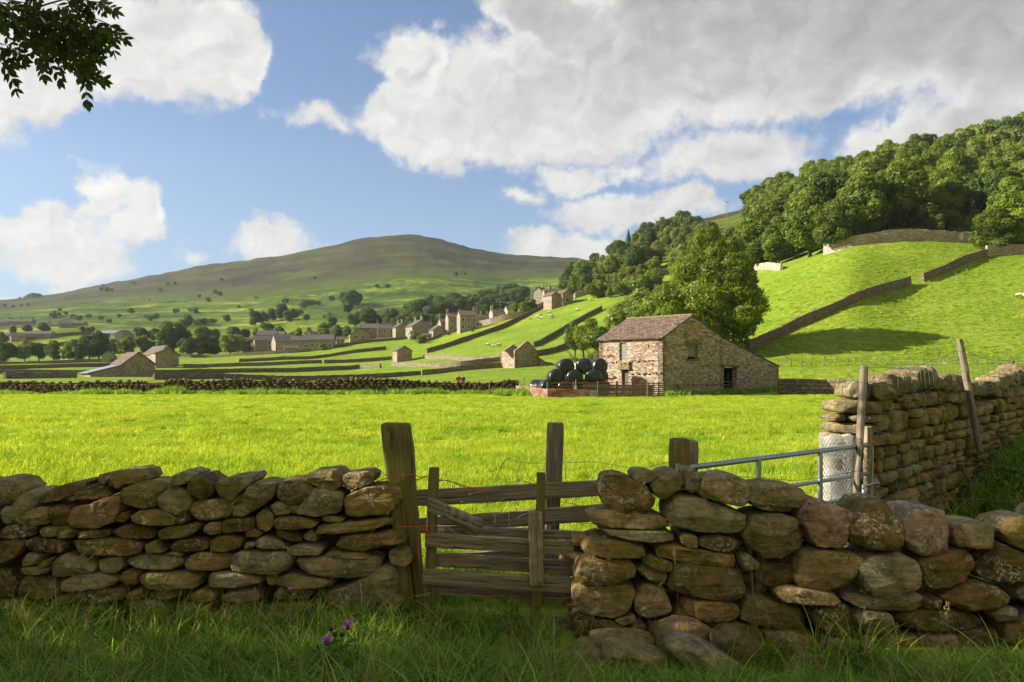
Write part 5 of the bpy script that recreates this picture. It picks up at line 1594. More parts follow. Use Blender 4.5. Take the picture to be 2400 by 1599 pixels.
def gable_house(name, label, pc, z, L, W, eave, ridge, rot, wallm='house_wall', roofm='slate_house', win=None, chim=(), door=None, cat='house', group=None, hatch=None, white=False, ov=.25, extra=None):
    root = empty(name, (pc[0], pc[1], z), rot)
    tag(root, label, cat, group)
    x0, y0 = -L / 2, -W / 2
    mb = MB()
    prof = [(x0, y0), (-x0, y0), (-x0, -y0), (x0, -y0)]
    vs = [(a, b, -1.5) for a, b in prof] + [(a, b, eave) for a, b in prof] + [(x0, 0, ridge), (-x0, 0, ridge)]
    mb.add(vs, [(0, 1, 5, 4), (1, 2, 6, 9, 5), (2, 3, 7, 6), (3, 0, 4, 8, 7), (0, 3, 2, 1)])
    mb.obj('wall', M[wallm], root, uv=True)
    mb = MB(); sl = (ridge - eave) / (W / 2)
    for sg in (-1, 1):
        slab(mb, [(x0 - ov, sg * (W / 2 + ov), eave - ov * sl + .02), (-x0 + ov, sg * (W / 2 + ov), eave - ov * sl + .02), (-x0 + ov, 0, ridge + .03), (x0 - ov, 0, ridge + .03)], .12)
    rf = mb.obj('roof', M[roofm], root, uv=True)
    for cx in chim:
        mb = MB(); hx = x0 + .35 + (L - .7) * cx
        mb.box((hx, 0, ridge + .45), (.9, .6, 1.7)); mb.box((hx, 0, ridge + 1.34), (1.04, .74, .12))
        ch = mb.obj('chimney', M[wallm], rf, uv=True)
        mb = MB()
        for k in (-.2, .2):
            mb = MB(); mb.tube([(hx + k, 0, ridge + 1.40), (hx + k, 0, ridge + 1.75)], .11, 8)
            mb.obj('chimney_pot', M['terracotta'], rf)
    def facade(face, s, zc, w_, h_, nm, mat, proud=.03):
        mb = MB()
        t = .06
        if face == 'F': c = (x0 + s * L, y0 - proud, zc); sz = (w_, t, h_)
        elif face == 'B': c = (x0 + s * L, -y0 + proud, zc); sz = (w_, t, h_)
        elif face == 'L': c = (x0 - proud, y0 + s * W, zc); sz = (t, w_, h_)
        else: c = (-x0 + proud, y0 + s * W, zc); sz = (t, w_, h_)
        mb.box(c, sz)
        return mb.obj(nm, mat, root), face, c, sz
    for (f, s, zc, w_, h_) in (win or ()):
        fr, face, c, sz = facade(f, s, zc, w_ + .24, h_ + .24, 'window', M['window_white'])
        mb = MB()
        g = .055
        if face in 'FB':
            mb.box((c[0], c[1] + (-g if face == 'F' else g) * .5, c[2]), (w_, .06, h_))
        else:
            mb.box((c[0] + (-g if face == 'L' else g) * .5, c[1], c[2]), (.06, w_, h_))
        mb.obj('pane', M['window_dark'], fr)
    for (f, s, w_, h_) in (door or ()):
        facade(f, s, h_ / 2, w_, h_, 'door', M['door_wood'])
    for (f, s, zc, w_, h_) in (hatch or ()):
        facade(f, s, zc, w_, h_, 'opening', M['darkvoid'])  # dark panel on the wall; interior shade is its colour
    return root, rf

def village():
    def H(label, px, py, D, L, W, e, r, rot, **k):
        x, y, z = at(px, py, D, .08)
        return gable_house(k.pop('name', 'stone_house'), label, (x, y), z, L, W, e, r, R(rot), group=k.pop('group', 'village houses'), **k)
    def fw(n, rows, w_=.8, h_=1.1, face='F', lo=1.4):
        return [(face, (i + .5) / n, lo + 2.7 * k, w_, h_) for i in range(n) for k in range(rows)]
    H('plain stone house with one window pair, leftmost of the low village houses', 617, 824, 330, 7.5, 6.5, 4.6, 6.6, 22, win=[('F', .8, 1.6, .8, 1.0), ('F', .8, 3.6, .8, 1.0)])
    H('dark roofed barn-like house with a bright left gable and low extension', 666, 823, 325, 8.6, 8.5, 3.9, 6.8, 28, roofm='slate_house', win=[('F', .7, 1.5, .8, .9)])
    H('low lean extension with rusty roof in front of the dark roofed house', 683, 826, 312, 5.6, 3.5, 1.6, 2.6, 18, roofm='slate_brown')
    H('left half of the long low terrace with small windows', 712, 820, 335, 9.2, 6.5, 3.7, 5.8, 8, win=fw(4, 1), chim=(0, 1))
    H('right half of the long low terrace, with a chimney at the middle', 756, 819, 335, 9.2, 6.5, 3.7, 5.8, 4, win=fw(4, 1, lo=1.5), chim=(0, 1))
    H('small house standing behind the low terrace among trees', 627, 806, 385, 9, 6, 4.2, 6.4, 6, win=fw(3, 1, lo=2.8))
    H('tiny low outbuilding left of the plain stone house', 584, 826, 330, 5, 5, 2.4, 4, 4, win=fw(2, 1))
    H('cream roofed small house behind the tiny outbuilding', 579, 812, 360, 4.5, 4.5, 2.6, 4.2, 10)
    # bungalow with round gable window
    H('bungalow with a round gable window and bright roof lights', 842, 798, 322, 9.5, 8.5, 2.5, 5.1, 105, win=[('L', .5, 3.6, .7, .7), ('L', .35, 1.3, 1.0, .9), ('L', .68, 1.3, 1.0, .9), ('B', .3, 1.3, .9, 1.0), ('B', .7, 1.3, .9, 1.0)], roofm='slate_brown', chim=(.1,))
    H('dark slate roofed house directly behind the bungalow', 868, 793, 340, 8.0, 6, 4.3, 6.3, 4, roofm='slate_house', win=[])
    H('house with a white gable window and stubby chimneys right of the bungalow', 900, 791, 330, 6.4, 6.0, 3.7, 5.9, 8, win=[('F', .55, 2.4, .7, 1.2)], chim=(0, 1), roofm='slate_house')
    H('taller stone house left of the big shaded gable', 938, 791, 325, 7.5, 5.8, 4.0, 6.0, 112, win=[('L', .4, 2.2, .7, .9)], chim=(0, 1))
    H('large house with a sunlit left front and broad shaded gable', 981, 791, 318, 7.5, 8.5, 4.2, 7.0, 118, win=[('B', .25, 2.8, .7, .9), ('B', .75, 2.8, .7, .9), ('B', .5, 1.2, .7, .9)], chim=(0, 1))
    H('small cottage with hipped looking roof below the terrace', 1024, 789, 305, 5.2, 5.0, 2.4, 4.2, 115)
    H('narrow house joined to the left end of the tall terrace', 1042, 779, 320, 4.4, 5.5, 4.0, 5.8, 18, chim=(0,))
    H('middle house of the tall three storey terrace', 1064, 778, 318, 5.8, 6.0, 5.6, 7.6, 16, win=fw(2, 2, .8, 1.1), chim=(0, 1), roofm='slate_brown')
    H('right end house of the tall terrace with white windows', 1094, 776, 318, 6.6, 6.2, 5.9, 7.8, 16, win=fw(3, 2, .8, 1.1), chim=(1,), roofm='slate_brown')
    H('low house above the retaining wall, right of the terrace', 1128, 757, 345, 6.2, 5.0, 2.8, 4.6, 14, win=fw(2, 1), chim=(.5, 1))
    H('pale cottage row half hidden by bushes above the retaining wall', 1172, 745, 350, 9.2, 5.5, 3.4, 5.4, 20, win=fw(3, 1, lo=1.9), chim=(0, 1), wallm='pale_lit_masonry')
    H('end cottage of the pale row nearest the dark bushes', 1198, 737, 352, 5.5, 5.5, 3.4, 5.4, 20, win=fw(2, 1, lo=1.9), chim=(1,), wallm='pale_lit_masonry')
    H('tall narrow chapel-like house with three rows of white gable windows', 1268, 719, 330, 6.2, 4.2, 6.4, 8.4, 62, win=[('L', a, b, .34, .5) for a in (.22, .5, .78) for b in (2.6, 4.6, 6.3)], chim=(.85,), wallm='house_wall')
    H('grey wing with a tall chimney behind the tall narrow house', 1287, 714, 336, 5.0, 5, 5.0, 6.2, 10, chim=(.6,))
    H('left barn of the twin stone barns on the slope', 1293, 722, 314, 5.4, 3.9, 4.6, 6.0, 122, wallm='barn_wall', roofm='slate_brown', cat='barn', name='stone_barn', hatch=[('B', .3, 2.2, .5, .5)])
    H('right barn of the twin stone barns, with a shaded gable', 1322, 714, 312, 4.5, 5.0, 3.9, 5.6, 125, wallm='barn_wall', roofm='slate_brown', cat='barn', name='stone_barn', hatch=[('L', .55, 1.6, .9, .7)])
    H('small pink roofed hut high among the bushes', 1390, 664, 370, 4.2, 3.4, 2.2, 3.3, 20, roofm='slate_brown', cat='hut', name='stone_hut')
    for (lab, px, py, D, L, e, r, rot) in (
        ('tiny cottage peeping between the tree crowns behind the low terrace', 735, 803, 380, 5.5, 3.4, 5.2, 10),
        ('small pale cottage above the dark roofed house', 655, 803, 390, 6, 3.6, 5.4, -6),
        ('narrow outhouse between the low terrace and the bungalow', 798, 808, 330, 3.2, 2.0, 3.2, 12),
        ('little gabled cottage behind the house with stubby chimneys', 918, 777, 350, 4.4, 4.0, 5.8, 100),
        ('low shed in front of the large shaded gable', 1000, 797, 305, 3.4, 1.6, 2.5, 10),
        ('small cottage behind the large house with the shaded gable', 1000, 775, 345, 4.6, 3.8, 5.6, 14),
        ('pale cottage above the tall terrace roofs', 1085, 752, 360, 4.6, 3.6, 5.4, 18),
        ('outhouse at the right end of the pale cottage row', 1220, 734, 345, 3.0, 2.4, 3.6, 20)):
        H(lab, px, py, D, L, 4.6, e, r, rot, win=fw(2, 1), chim=(0,) if L > 4 else ())
    # field barns
    H('small square field barn with a bright left wall beside the dark walls', 943, 846, 245, 3.9, 4.9, 3.1, 4.6, 118, wallm='barn_wall', roofm='slate_brown', cat='barn', name='stone_barn')
    # left: barn with tin lean-to, joined pair, farm
    x, y, z = at(312, 893, 178, .08)
    r0, rf = gable_house('stone_barn', 'stone barn with a long silvery lean-to roof at the far left wall', (x, y), z, 7.0, 6.3, 2.6, 5.0, R(133), 'barn_wall', 'slate', cat='barn', hatch=[], group=None)
    mb = MB()
    # lean-to running off to the left
    mb.add([(-3.4, 3.15, -1), (-3.4, 9.0, -1), (2.5, 9.0, -1), (2.5, 3.15, -1), (-3.4, 3.15, 2.35), (-3.4, 9.0, .75), (2.5, 9.0, .75), (2.5, 3.15, 2.35)],
           [(0, 4, 5, 1), (1, 5, 6, 2), (2, 6, 7, 3), (4, 7, 6, 5), (0, 1, 2, 3)])
    mb.obj('lean_to', M['barn_wall'], r0, uv=True)
    mb = MB(); slab(mb, [(-3.7, 3.1, 2.45), (2.8, 3.1, 2.45), (2.8, 9.6, .72), (-3.7, 9.6, .72)], .08)
    mb.obj('lean_to_roof', M['tinroof'], r0)
    H('large stone barn with long sunlit roof, behind the lean-to barn', 376, 858, 250, 10.5, 7.5, 3.6, 6.4, 136, wallm='barn_wall', roofm='slate_brown', cat='barn', name='stone_barn')
    H('narrow gabled annex with a bright side, in front of the large left barn', 384, 862, 238, 5.5, 6.2, 4.3, 5.6, 128, wallm='barn_wall', roofm='slate_brown', cat='barn', name='stone_barn', hatch=[('B', .6, 1.2, .8, 1.6)])
    H('modern white and grey farm shed with a wide dark opening', 256, 793, 470, 11.5, 9, 2.6, 4.2, -4, wallm='render_white', roofm='tinroof', cat='shed', name='farm_shed', hatch=[('F', .55, 1.3, 5.0, 2.2)])
    H('stone barn beside the modern farm shed', 295, 793, 455, 8, 7, 2.5, 4.6, 100, wallm='house_wall', cat='barn', name='stone_barn')
    H('long low stone range on the far left slope', 95, 794, 470, 14, 6, 2.6, 4.2, 4, cat='farm building', name='farm_building')
    H('stone farmhouse below the wall at the left edge', 42, 800, 440, 7, 6, 2.8, 4.6, 35, cat='farm building', name='farm_building', wallm='pale_lit_masonry')
    H('low dark outbuilding at the left edge below the hill', 14, 796, 450, 8, 6, 2.2, 3.6, 4, cat='farm building', name='farm_building')
    H('row of grey farm cottages at the foot of the hill, far left', 50, 766, 640, 18, 7, 3.8, 5.8, 4, win=fw(5, 1), chim=(0, .5, 1))
    H('second grey cottage row just left of the round dark tree', 10, 767, 650, 12, 7, 3.4, 5.4, 4, chim=(0, 1))
    H('tiny white sided cottage right of the round dark tree', 104, 763, 620, 7, 6, 2.0, 3.6, 4, wallm='render_white')
    H('dark barn with a white patch beside the track on the far left', 153, 768, 600, 8, 7, 2.6, 4.6, 30, cat='barn', name='stone_barn')
    H('low tumbledown stone barn beside the bushes on the slope', 187, 763, 610, 8, 6, 1.6, 3.0, 4, cat='barn', name='stone_barn')
    H('pink roofed cottage peeping over the trees by the round crown', 323, 808, 400, 8, 6, 1.8, 4.0, 105, roofm='slate_brown')
    H('small white house half hidden behind the large dark tree', 383, 792, 440, 7, 6, 3.4, 5.2, 5, wallm='render_white')
    H('little stone barn half hidden by the tree row on the left', 255, 848, 300, 5.0, 4.5, 2.2, 4.2, 110, cat='barn', name='stone_barn')
    # ruined barn
    x, y, z = at(1218, 862, 190, .08)
    root = empty('ruined_barn', (x, y, z), R(122)); tag(root, 'roofless ruined stone barn with a gable still standing', 'ruin')
    W, L = 6.2, 6.0
    mb = MB()
    # gable facing the viewer (local -x face)
    panel(mb, Vector((-L / 2, -W / 2)), Vector((0, 1)), W, -.8, [(0, 3.4), (.5, 3.6), (W / 2 - .2, 5.6), (W / 2 + .3, 5.4), (W - .8, 3.9), (W, 3.5)], (), .5, Vector((1, 0)))
    # second gable behind it
    panel(mb, Vector((L / 2, -W / 2)), Vector((0, 1)), W, -.8, [(0, 3.0), (W / 2, 5.0), (W, 3.2)], (), .5, Vector((-1, 0)))
    # sunlit ruinous side wall, broken down
    panel(mb, Vector((-L / 2, W / 2)), Vector((1, 0)), L, -.8, [(0, 3.4), (.8, 1.5), (1.8, 2.0), (2.6, 2.6), (3.6, 3.1), (4.6, 3.4), (L, 3.2)], (), .5, Vector((0, -1)))
    panel(mb, Vector((-L / 2, -W / 2)), Vector((1, 0)), L, -.8, [(0, 3.4), (1.2, 2.4), (2.4, 3.0), (L, 3.1)], (), .5, Vector((0, 1)))
    mb.obj('wall', M['barn_wall'], root, uv=True)
    mb = MB()
    panel(mb, Vector((-L / 2 - .1, -W / 2 - 3.5)), Vector((0, 1)), 3.5, -.8, [(0, .9), (1.8, 1.1), (3.5, 2.0)], (), .5, Vector((1, 0)))
    mb.obj('annex_wall', M['barn_wall'], root, uv=True)
village()

# ------------------------------------------------------------------ silage bales and the yard in front of the barn
def bale_mesh(seed):
    rnd = random.Random(seed); n, rings = 40, []
    R0, Lh = .70, .60
    prof = [(0, -Lh - .015), (.25, -Lh - .02), (.45, -Lh), (.58, -Lh + .04), (.66, -Lh + .10), (.70, -Lh + .22), (.705, -Lh * .4), (.71, 0), (.705, Lh * .4), (.70, Lh - .22), (.66, Lh - .10), (.58, Lh - .04), (.45, Lh), (.25, Lh + .02), (0, Lh + .015)]
    vs = [(0, prof[0][1], 0)]
    for r, y in prof[1:-1]:
        for k in range(n):
            a = 2 * math.pi * k / n
            q = Vector((r * math.cos(a), y, r * math.sin(a) * (.97 if math.sin(a) < 0 else .985)))
            q += q.normalized() * (mnoise.noise(q * 3 + Vector((seed, 0, 0))) * .02 + mnoise.noise(q * 9 + Vector((seed, 3, 0))) * .008)
            vs.append(tuple(q))
    vs.append((0, prof[-1][1], 0))
    fs = [(0, 1 + (k + 1) % n, 1 + k) for k in range(n)]
    m = len(prof) - 2
    for j in range(m - 1):
        o = 1 + j * n
        for k in range(n): fs.append((o + k, o + (k + 1) % n, o + n + (k + 1) % n, o + n + k))
    o = 1 + (m - 1) * n
    for k in range(n): fs.append((o + k, o + (k + 1) % n, len(vs) - 1))
    mb = MB(); mb.add(vs, fs); me = mb.mesh('bale', True); me.materials.append(M['bale'])
    return me
def yard():
    meshes = [bale_mesh(s) for s in (1, 2, 3)]
    spec = [
        (1325, 860, 66.2, 10, 'upper left of the two top bales in the black wrapped stack'), (1369, 859, 66.2, -6, 'upper right of the two top bales in the black wrapped stack'),
        (1303, 884, 66.0, 12, 'left bale of the middle row in the black wrapped stack'), (1346, 885, 65.8, 2, 'centre bale of the middle row, between its two neighbours'),
        (1391, 885, 66.0, -8, 'right bale of the middle row, nearest the barn wall'),
        (1283, 908, 66.0, 15, 'bottom row bale under the left of the middle row'), (1325, 908, 65.9, 3, 'bottom row bale left of centre, behind the tin fence'),
        (1368, 908, 65.9, -5, 'bottom row bale right of centre, behind the tin fence'), (1412, 909, 66.0, -12, 'bottom row bale on the right beside the barn door'),
        (1262, 912, 67.5, 60, 'slumped grey bale lying apart at the left end of the stack'),
        (1402, 859, 68.6, 25, 'bale tucked behind the stack against the barn corner, upper'), (1404, 884, 68.8, 25, 'bale tucked behind the stack against the barn corner, lower'),
        (1404, 908, 69, 25, 'bale on the ground behind the stack against the barn corner'), (1328, 886, 67.6, 2, 'second rank bale seen between the middle row and the top'),
    ]
    for i, (px, py, D, rz, lab) in enumerate(spec[:13]):
        o = mesh_obj('wrapped_bale', meshes[i % 3])
        o.location = (X(px, D), D, max(.68, Z(py, D))); o.rotation_euler = (0, R(i * 67 % 360) if False else 0, R(rz))
        tag(o, lab, 'silage bale', 'black wrapped silage bales stacked by the barn')
    # corrugated tin fence
    def tin(root, xa, da, ta, xb, db, tb, z0=-.05, dy=.02, n=7):
        A = Vector((X(xa, da), da)); B = Vector((X(xb, db), db)); d = (B - A).normalized(); nn = Vector((-d.y, d.x))
        vs = []; fs = []; rows = 44; cols = 8
        for c in range(cols + 1):
            t = c / cols; p = A.lerp(B, t); zt = Z(ta, da) * (1 - t) + Z(tb, db) * t
            for r_ in range(rows + 1):
                z = z0 + (zt - z0) * r_ / rows
                off = .016 * math.sin(r_ / rows * (zt - z0) / .076 * 2 * math.pi)
                vs.append((p.x + nn.x * off - root.location.x, p.y + nn.y * off - root.location.y, z))
        for c in range(cols):
            for r_ in range(rows):
                a = c * (rows + 1) + r_; b = a + rows + 1; fs.append((a, b, b + 1, a + 1))
        return vs, fs
    root = empty('tin_fence', (X(1283, 61.2), 61.2, 0)); tag(root, 'low fence of rusty corrugated tin sheets around the bale stack', 'fence')
    segs = [(1208, 72, 904, 1226, 69, 905), (1226, 69, 905, 1254, 65, 907), (1254, 65, 908, 1283, 61.3, 912), (1283, 61.3, 911, 1340, 61.2, 911), (1340, 61.2, 912, 1382, 61.1, 912)]
    for i, s in enumerate(segs):
        mb = MB(); v, f = tin(root, *s); mb.add(v, f); o = mb.obj('tin_sheet', M['tin'], root, smooth=True)
    mb = MB(); v, f = tin(root, 1383, 61.0, 915, 1401, 61.0, 915); mb.add(v, f); o = mb.obj('tin_sheet', M['tinroof'], root, smooth=True); o['label'] = 'pale blue grey tin sheet'
    for px, D, t in ((1218, 70.8, 893), (1228, 69, 885), (1283, 61.5, 897), (1350, 61.5, 890), (1352, 61.4, 905)):
        mb = MB(); x = X(px, D) - root.location.x; y = D + .08 - root.location.y
        mb.tube([(x, y, -.1), (x, y, Z(t, D))], .05, 7); mb.obj('post', M['greywood'], root)
    # rusty tube hurdles
    def hurdle(label, xa, da, xb, db, top, bot, n, mat, rr, posts, group=None):
        root = empty('yard_hurdle', (X((xa + xb) / 2, da), da, 0)); tag(root, label, 'hurdle', group)
        A = Vector((X(xa, da), da)); B = Vector((X(xb, db), db))
        l = root.location
        for k in range(n):
            mb = MB(); z1 = Z(top, da) + (Z(bot, da) - Z(top, da)) * k / (n - 1); z2 = Z(top, db) + (Z(bot, db) - Z(top, db)) * k / (n - 1)
            z1 = max(z1, .1); z2 = max(z2, .1)
            mb.tube([(A.x - l.x, A.y - l.y, z1), ((A.x + B.x) / 2 - l.x, (A.y + B.y) / 2 - l.y, (z1 + z2) / 2 + .01), (B.x - l.x, B.y - l.y, z2)], rr, 6)
            mb.obj('rail', M[mat], root)
        for p in posts:
            mb = MB(); q = A.lerp(B, p); mb.tube([(q.x - l.x, q.y - l.y, -.1), (q.x - l.x, q.y - l.y, Z(top, (da + db) / 2) + .12)], rr * 1.5, 6)
            mb.obj('post', M[mat], root)
    g = 'rusty hurdles across the barn yard'
    hurdle('rusty tube hurdle in front of the lower bales, behind the tin fence', 1283, 61.9, 1401, 61.8, 898, 906, 2, 'rust', .03, (0, .52, 1), g)
    hurdle('rusty tube hurdle just right of the pale tin sheet', 1401, 61.5, 1445, 61.6, 897, 930, 6, 'rust', .03, (0, .99), g)
    hurdle('rusty tube hurdle before the barn door', 1447, 61.6, 1482, 61.8, 897, 930, 6, 'rust', .03, (0, .99), g)
    hurdle('rusty tube hurdle left of the wooden pallet rails', 1484, 61.8, 1516, 62.1, 897, 929, 6, 'rust', .03, (0, .99), g)
    hurdle('dark wooden slatted hurdle at the near corner of the barn', 1519, 62.2, 1556, 63.5, 899, 928, 7, 'door_wood', .045, (0, .33, .66, 1))
    # low dark boards behind the hurdles
    root = empty('yard_boards', (X(1450, 63), 63, 0)); tag(root, 'low dark stained boards behind the rusty hurdles', 'boards')
    for k in range(5):
        mb = MB(); mb.box((0, k * .012, .1 + .2 * k), (5.6, .05, .18), 0, jit=.02); mb.obj('board', M['door_wood'], root)
    # spoil and scrap by the long wall end
    root = empty('scrap_sheets', (X(1185, 73), 70.5, 0)); tag(root, 'bent tin sheets and posts lying at the end of the long wall', 'scrap')
    for k in range(4):
        mb = MB(); mb.box((-1 + k * .75, .2 * k, .28 + .05 * k), (1.3, .6, .03), .3 * k, jit=.08); mb.obj('sheet', M['tinroof'] if k % 2 else M['tin'], root)
    for k in range(2):
        mb = MB(); mb.tube([(-1.4 + k * 2.9, .1, 0), (-1.4 + k * 2.9, .1, 1.0)], .05, 6); mb.obj('post', M['greywood'], root)
yard()

# ------------------------------------------------------------------ sheep, cow, walkers
def skin_mesh(name, nodes, edges, sub=2, root=0):
    me = bpy.data.meshes.new(name)
    me.from_pydata([n[0] for n in nodes], edges, [])
    ob = bpy.data.objects.new(name, me); COL.objects.link(ob)
    sk = ob.modifiers.new('skin', 'SKIN')
    for v, n in zip(me.skin_vertices[0].data, nodes):
        v.radius = n[1] if isinstance(n[1], tuple) else (n[1], n[1])
    me.skin_vertices[0].data[root].use_root = True
    ob.modifiers.new('sub', 'SUBSURF').levels = sub
    ob.modifiers['sub'].render_levels = sub
    dg = bpy.context.evaluated_depsgraph_get()
    out = bpy.data.meshes.new_from_object(ob.evaluated_get(dg))
    bpy.data.objects.remove(ob); out.name = name
    out.polygons.foreach_set('use_smooth', [True] * len(out.polygons))
    return out
def animals():
    # grazing sheep: fleece body on thin dark legs, head down
    body = skin_mesh('fleece', [((0, 0, .62), .21), ((.28, 0, .64), .24), ((.58, 0, .63), .22), ((.74, 0, .60), .13), ((-.10, 0, .58), .12), ((.86, 0, .50), .09), ((-.16, 0, .48), .04)], [(0, 1), (1, 2), (2, 3), (0, 4), (3, 5), (4, 6)])
    head = skin_mesh('head', [((.88, 0, .46), .075), ((.98, 0, .34), .065), ((1.04, 0, .24), .04), ((.90, .10, .47), .022), ((.90, -.10, .47), .022)], [(0, 1), (1, 2), (0, 3), (0, 4)])
    legs = []
    for (x, s, b) in ((.08, .11, -.03), (.08, -.11, .02), (.62, .11, .03), (.62, -.11, -.02)):
        legs.append(skin_mesh('leg', [((x, s, .50), .06), ((x + (.04 if x < .3 else 0), s, .30), .036), ((x - b, s, .16), .026), ((x - b, s, .02), .032)], [(0, 1), (1, 2), (2, 3)], 1))
    body.materials.append(M['wool']); head.materials.append(M['dark_cloth'])
    for l in legs: l.materials.append(M['dark_cloth'])
    spots = [(1246, 751, 275), (1257, 746, 277), (1264, 742, 279), (1270, 748, 275), (1286, 744, 277), (1290, 748, 275), (1297, 744, 276), (1284, 737, 283), (1141, 798, 232), (1160, 805, 225), (1164, 802, 226), (1167, 801, 226), (1433, 692, 300), (1381, 707, 300), (1350, 730, 285), (1459, 693, 300)]
    where = ['lone sheep lowest in the left of the flock on the steep green field', 'sheep just left of the middle of the flock', 'sheep with its back to the diagonal wall, highest of the left group', 'sheep grazing between the two clusters of the flock',
             'sheep at the left of the right hand cluster', 'lowest sheep of the right hand cluster', 'rightmost sheep of the flock by the slender tree', 'sheep grazing above the right hand cluster', 'single sheep left of the three on the lower slope',
             'lowest of the three sheep on the lower slope', 'middle one of the three sheep on the lower slope', 'highest of the three sheep on the lower slope', 'sheep under the pale curving wall, right of the twin barns', 'sheep below the twin barns on the open slope',
             'sheep standing alone above the slender trees', 'sheep near the trees at the top right of the steep field']
    for i, ((px, py, D), lab) in enumerate(zip(spots, where)):
        x, y, z = at(px, py, D, .06)
        rt = empty('sheep', (x, y, z + .02), R(random.Random(i).uniform(-40, 40) + (180 if i % 3 == 0 else 0)))
        rt.scale = (1.25,) * 3
        tag(rt, lab, 'sheep', 'white sheep on the steep green field')
        o = mesh_obj('fleece', body, None, rt); mesh_obj('head', head, None, rt)
        for l in legs: mesh_obj('leg', l, None, rt)
    # black and white animal at the right edge
    x, y, z = at(2396, 700, 128, .08)
    rt = empty('sheep', (x, y, z), R(160)); rt.scale = (1.15,) * 3
    tag(rt, 'black and white sheep half out of view at the right edge of the hillside', 'sheep')
    mesh_obj('fleece', body, None, rt); mesh_obj('head', head, None, rt)
    for l in legs: mesh_obj('leg', l, None, rt)
    # walkers
    def walker(px, D, lab, jacket, step, rz):
        x, y, z = X(px, D), D, gz1(X(px, D), D)
        nodes = [((0, 0, .95), (.16, .11)), ((0, 0, 1.18), (.15, .10)), ((0, .01, 1.42), (.17, .10)), ((0, .01, 1.52), .055), ((0, .015, 1.60), .075), ((0, .02, 1.70), .085),
                 ((-.09, 0, .88), .085), ((-.10, step * .18, .50), .06), ((-.10, -step * .02, .10), .045), ((-.10, step * .14, .05), .04),
                 ((.09, 0, .88), .085), ((.10, step * .02, .50), .06), ((.10, -step * .25, .12), .045), ((.10, -step * .12, .04), .04),
                 ((-.20, 0, 1.40), .06), ((-.25, -.03, 1.15), .045), ((-.23, step * .16, .93), .035), ((-.22, step * .2, .85), .03),
                 ((.20, 0, 1.40), .06), ((.25, -.03, 1.15), .045), ((.23, .12, .93), .035), ((.22, .16, .85), .03)]
        ed = [(0, 1), (1, 2), (2, 3), (3, 4), (4, 5), (0, 6), (6, 7), (7, 8), (8, 9), (0, 10), (10, 11), (11, 12), (12, 13), (2, 14), (14, 15), (15, 16), (16, 17), (2, 18), (18, 19), (19, 20), (20, 21)]
        me = skin_mesh('person', nodes, ed)
        me.materials.append(M['skin'])
        rt = mesh_obj('person', me, None); rt.location = (x, y, z); rt.rotation_euler[2] = R(rz)
        tag(rt, lab, 'person', 'two walkers beyond the long wall')
        jn = [((0, 0, .90), (.185, .135)), ((0, 0, 1.18), (.18, .13)), ((0, .01, 1.42), (.19, .125)), ((0, .01, 1.50), .08), ((-.21, 0, 1.40), .08), ((-.26, -.03, 1.15), .06), ((-.24, step * .15, .95), .05), ((.21, 0, 1.40), .08), ((.26, -.03, 1.15), .06), ((.24, .11, .95), .05)]
        j = skin_mesh('jacket', jn, [(0, 1), (1, 2), (2, 3), (2, 4), (4, 5), (5, 6), (2, 7), (7, 8), (8, 9)]); mesh_obj('jacket', j, M[jacket], rt)
        tr = [((0, 0, .92), (.17, .12)), ((-.09, 0, .86), .10), ((-.10, step * .18, .50), .075), ((-.10, -step * .02, .14), .06), ((.09, 0, .86), .10), ((.10, step * .02, .50), .075), ((.10, -step * .25, .16), .06)]
        tm = skin_mesh('trousers', tr, [(0, 1), (1, 2), (2, 3), (0, 4), (4, 5), (5, 6)]); mesh_obj('trousers', tm, M['dark_cloth'], rt)
        hm = skin_mesh('hair', [((0, .0, 1.66), .088), ((0, -.01, 1.73), .088)], [(0, 1)]); mesh_obj('hair', hm, M['hair'], rt)
    walker(1074, 92, 'walker in a red jacket beyond the long wall', 'red_cloth', 1, 20)
    walker(1084.5, 91, 'walker in a dark navy jacket beside the one in red', 'navy_cloth', -1, -10)
animals()

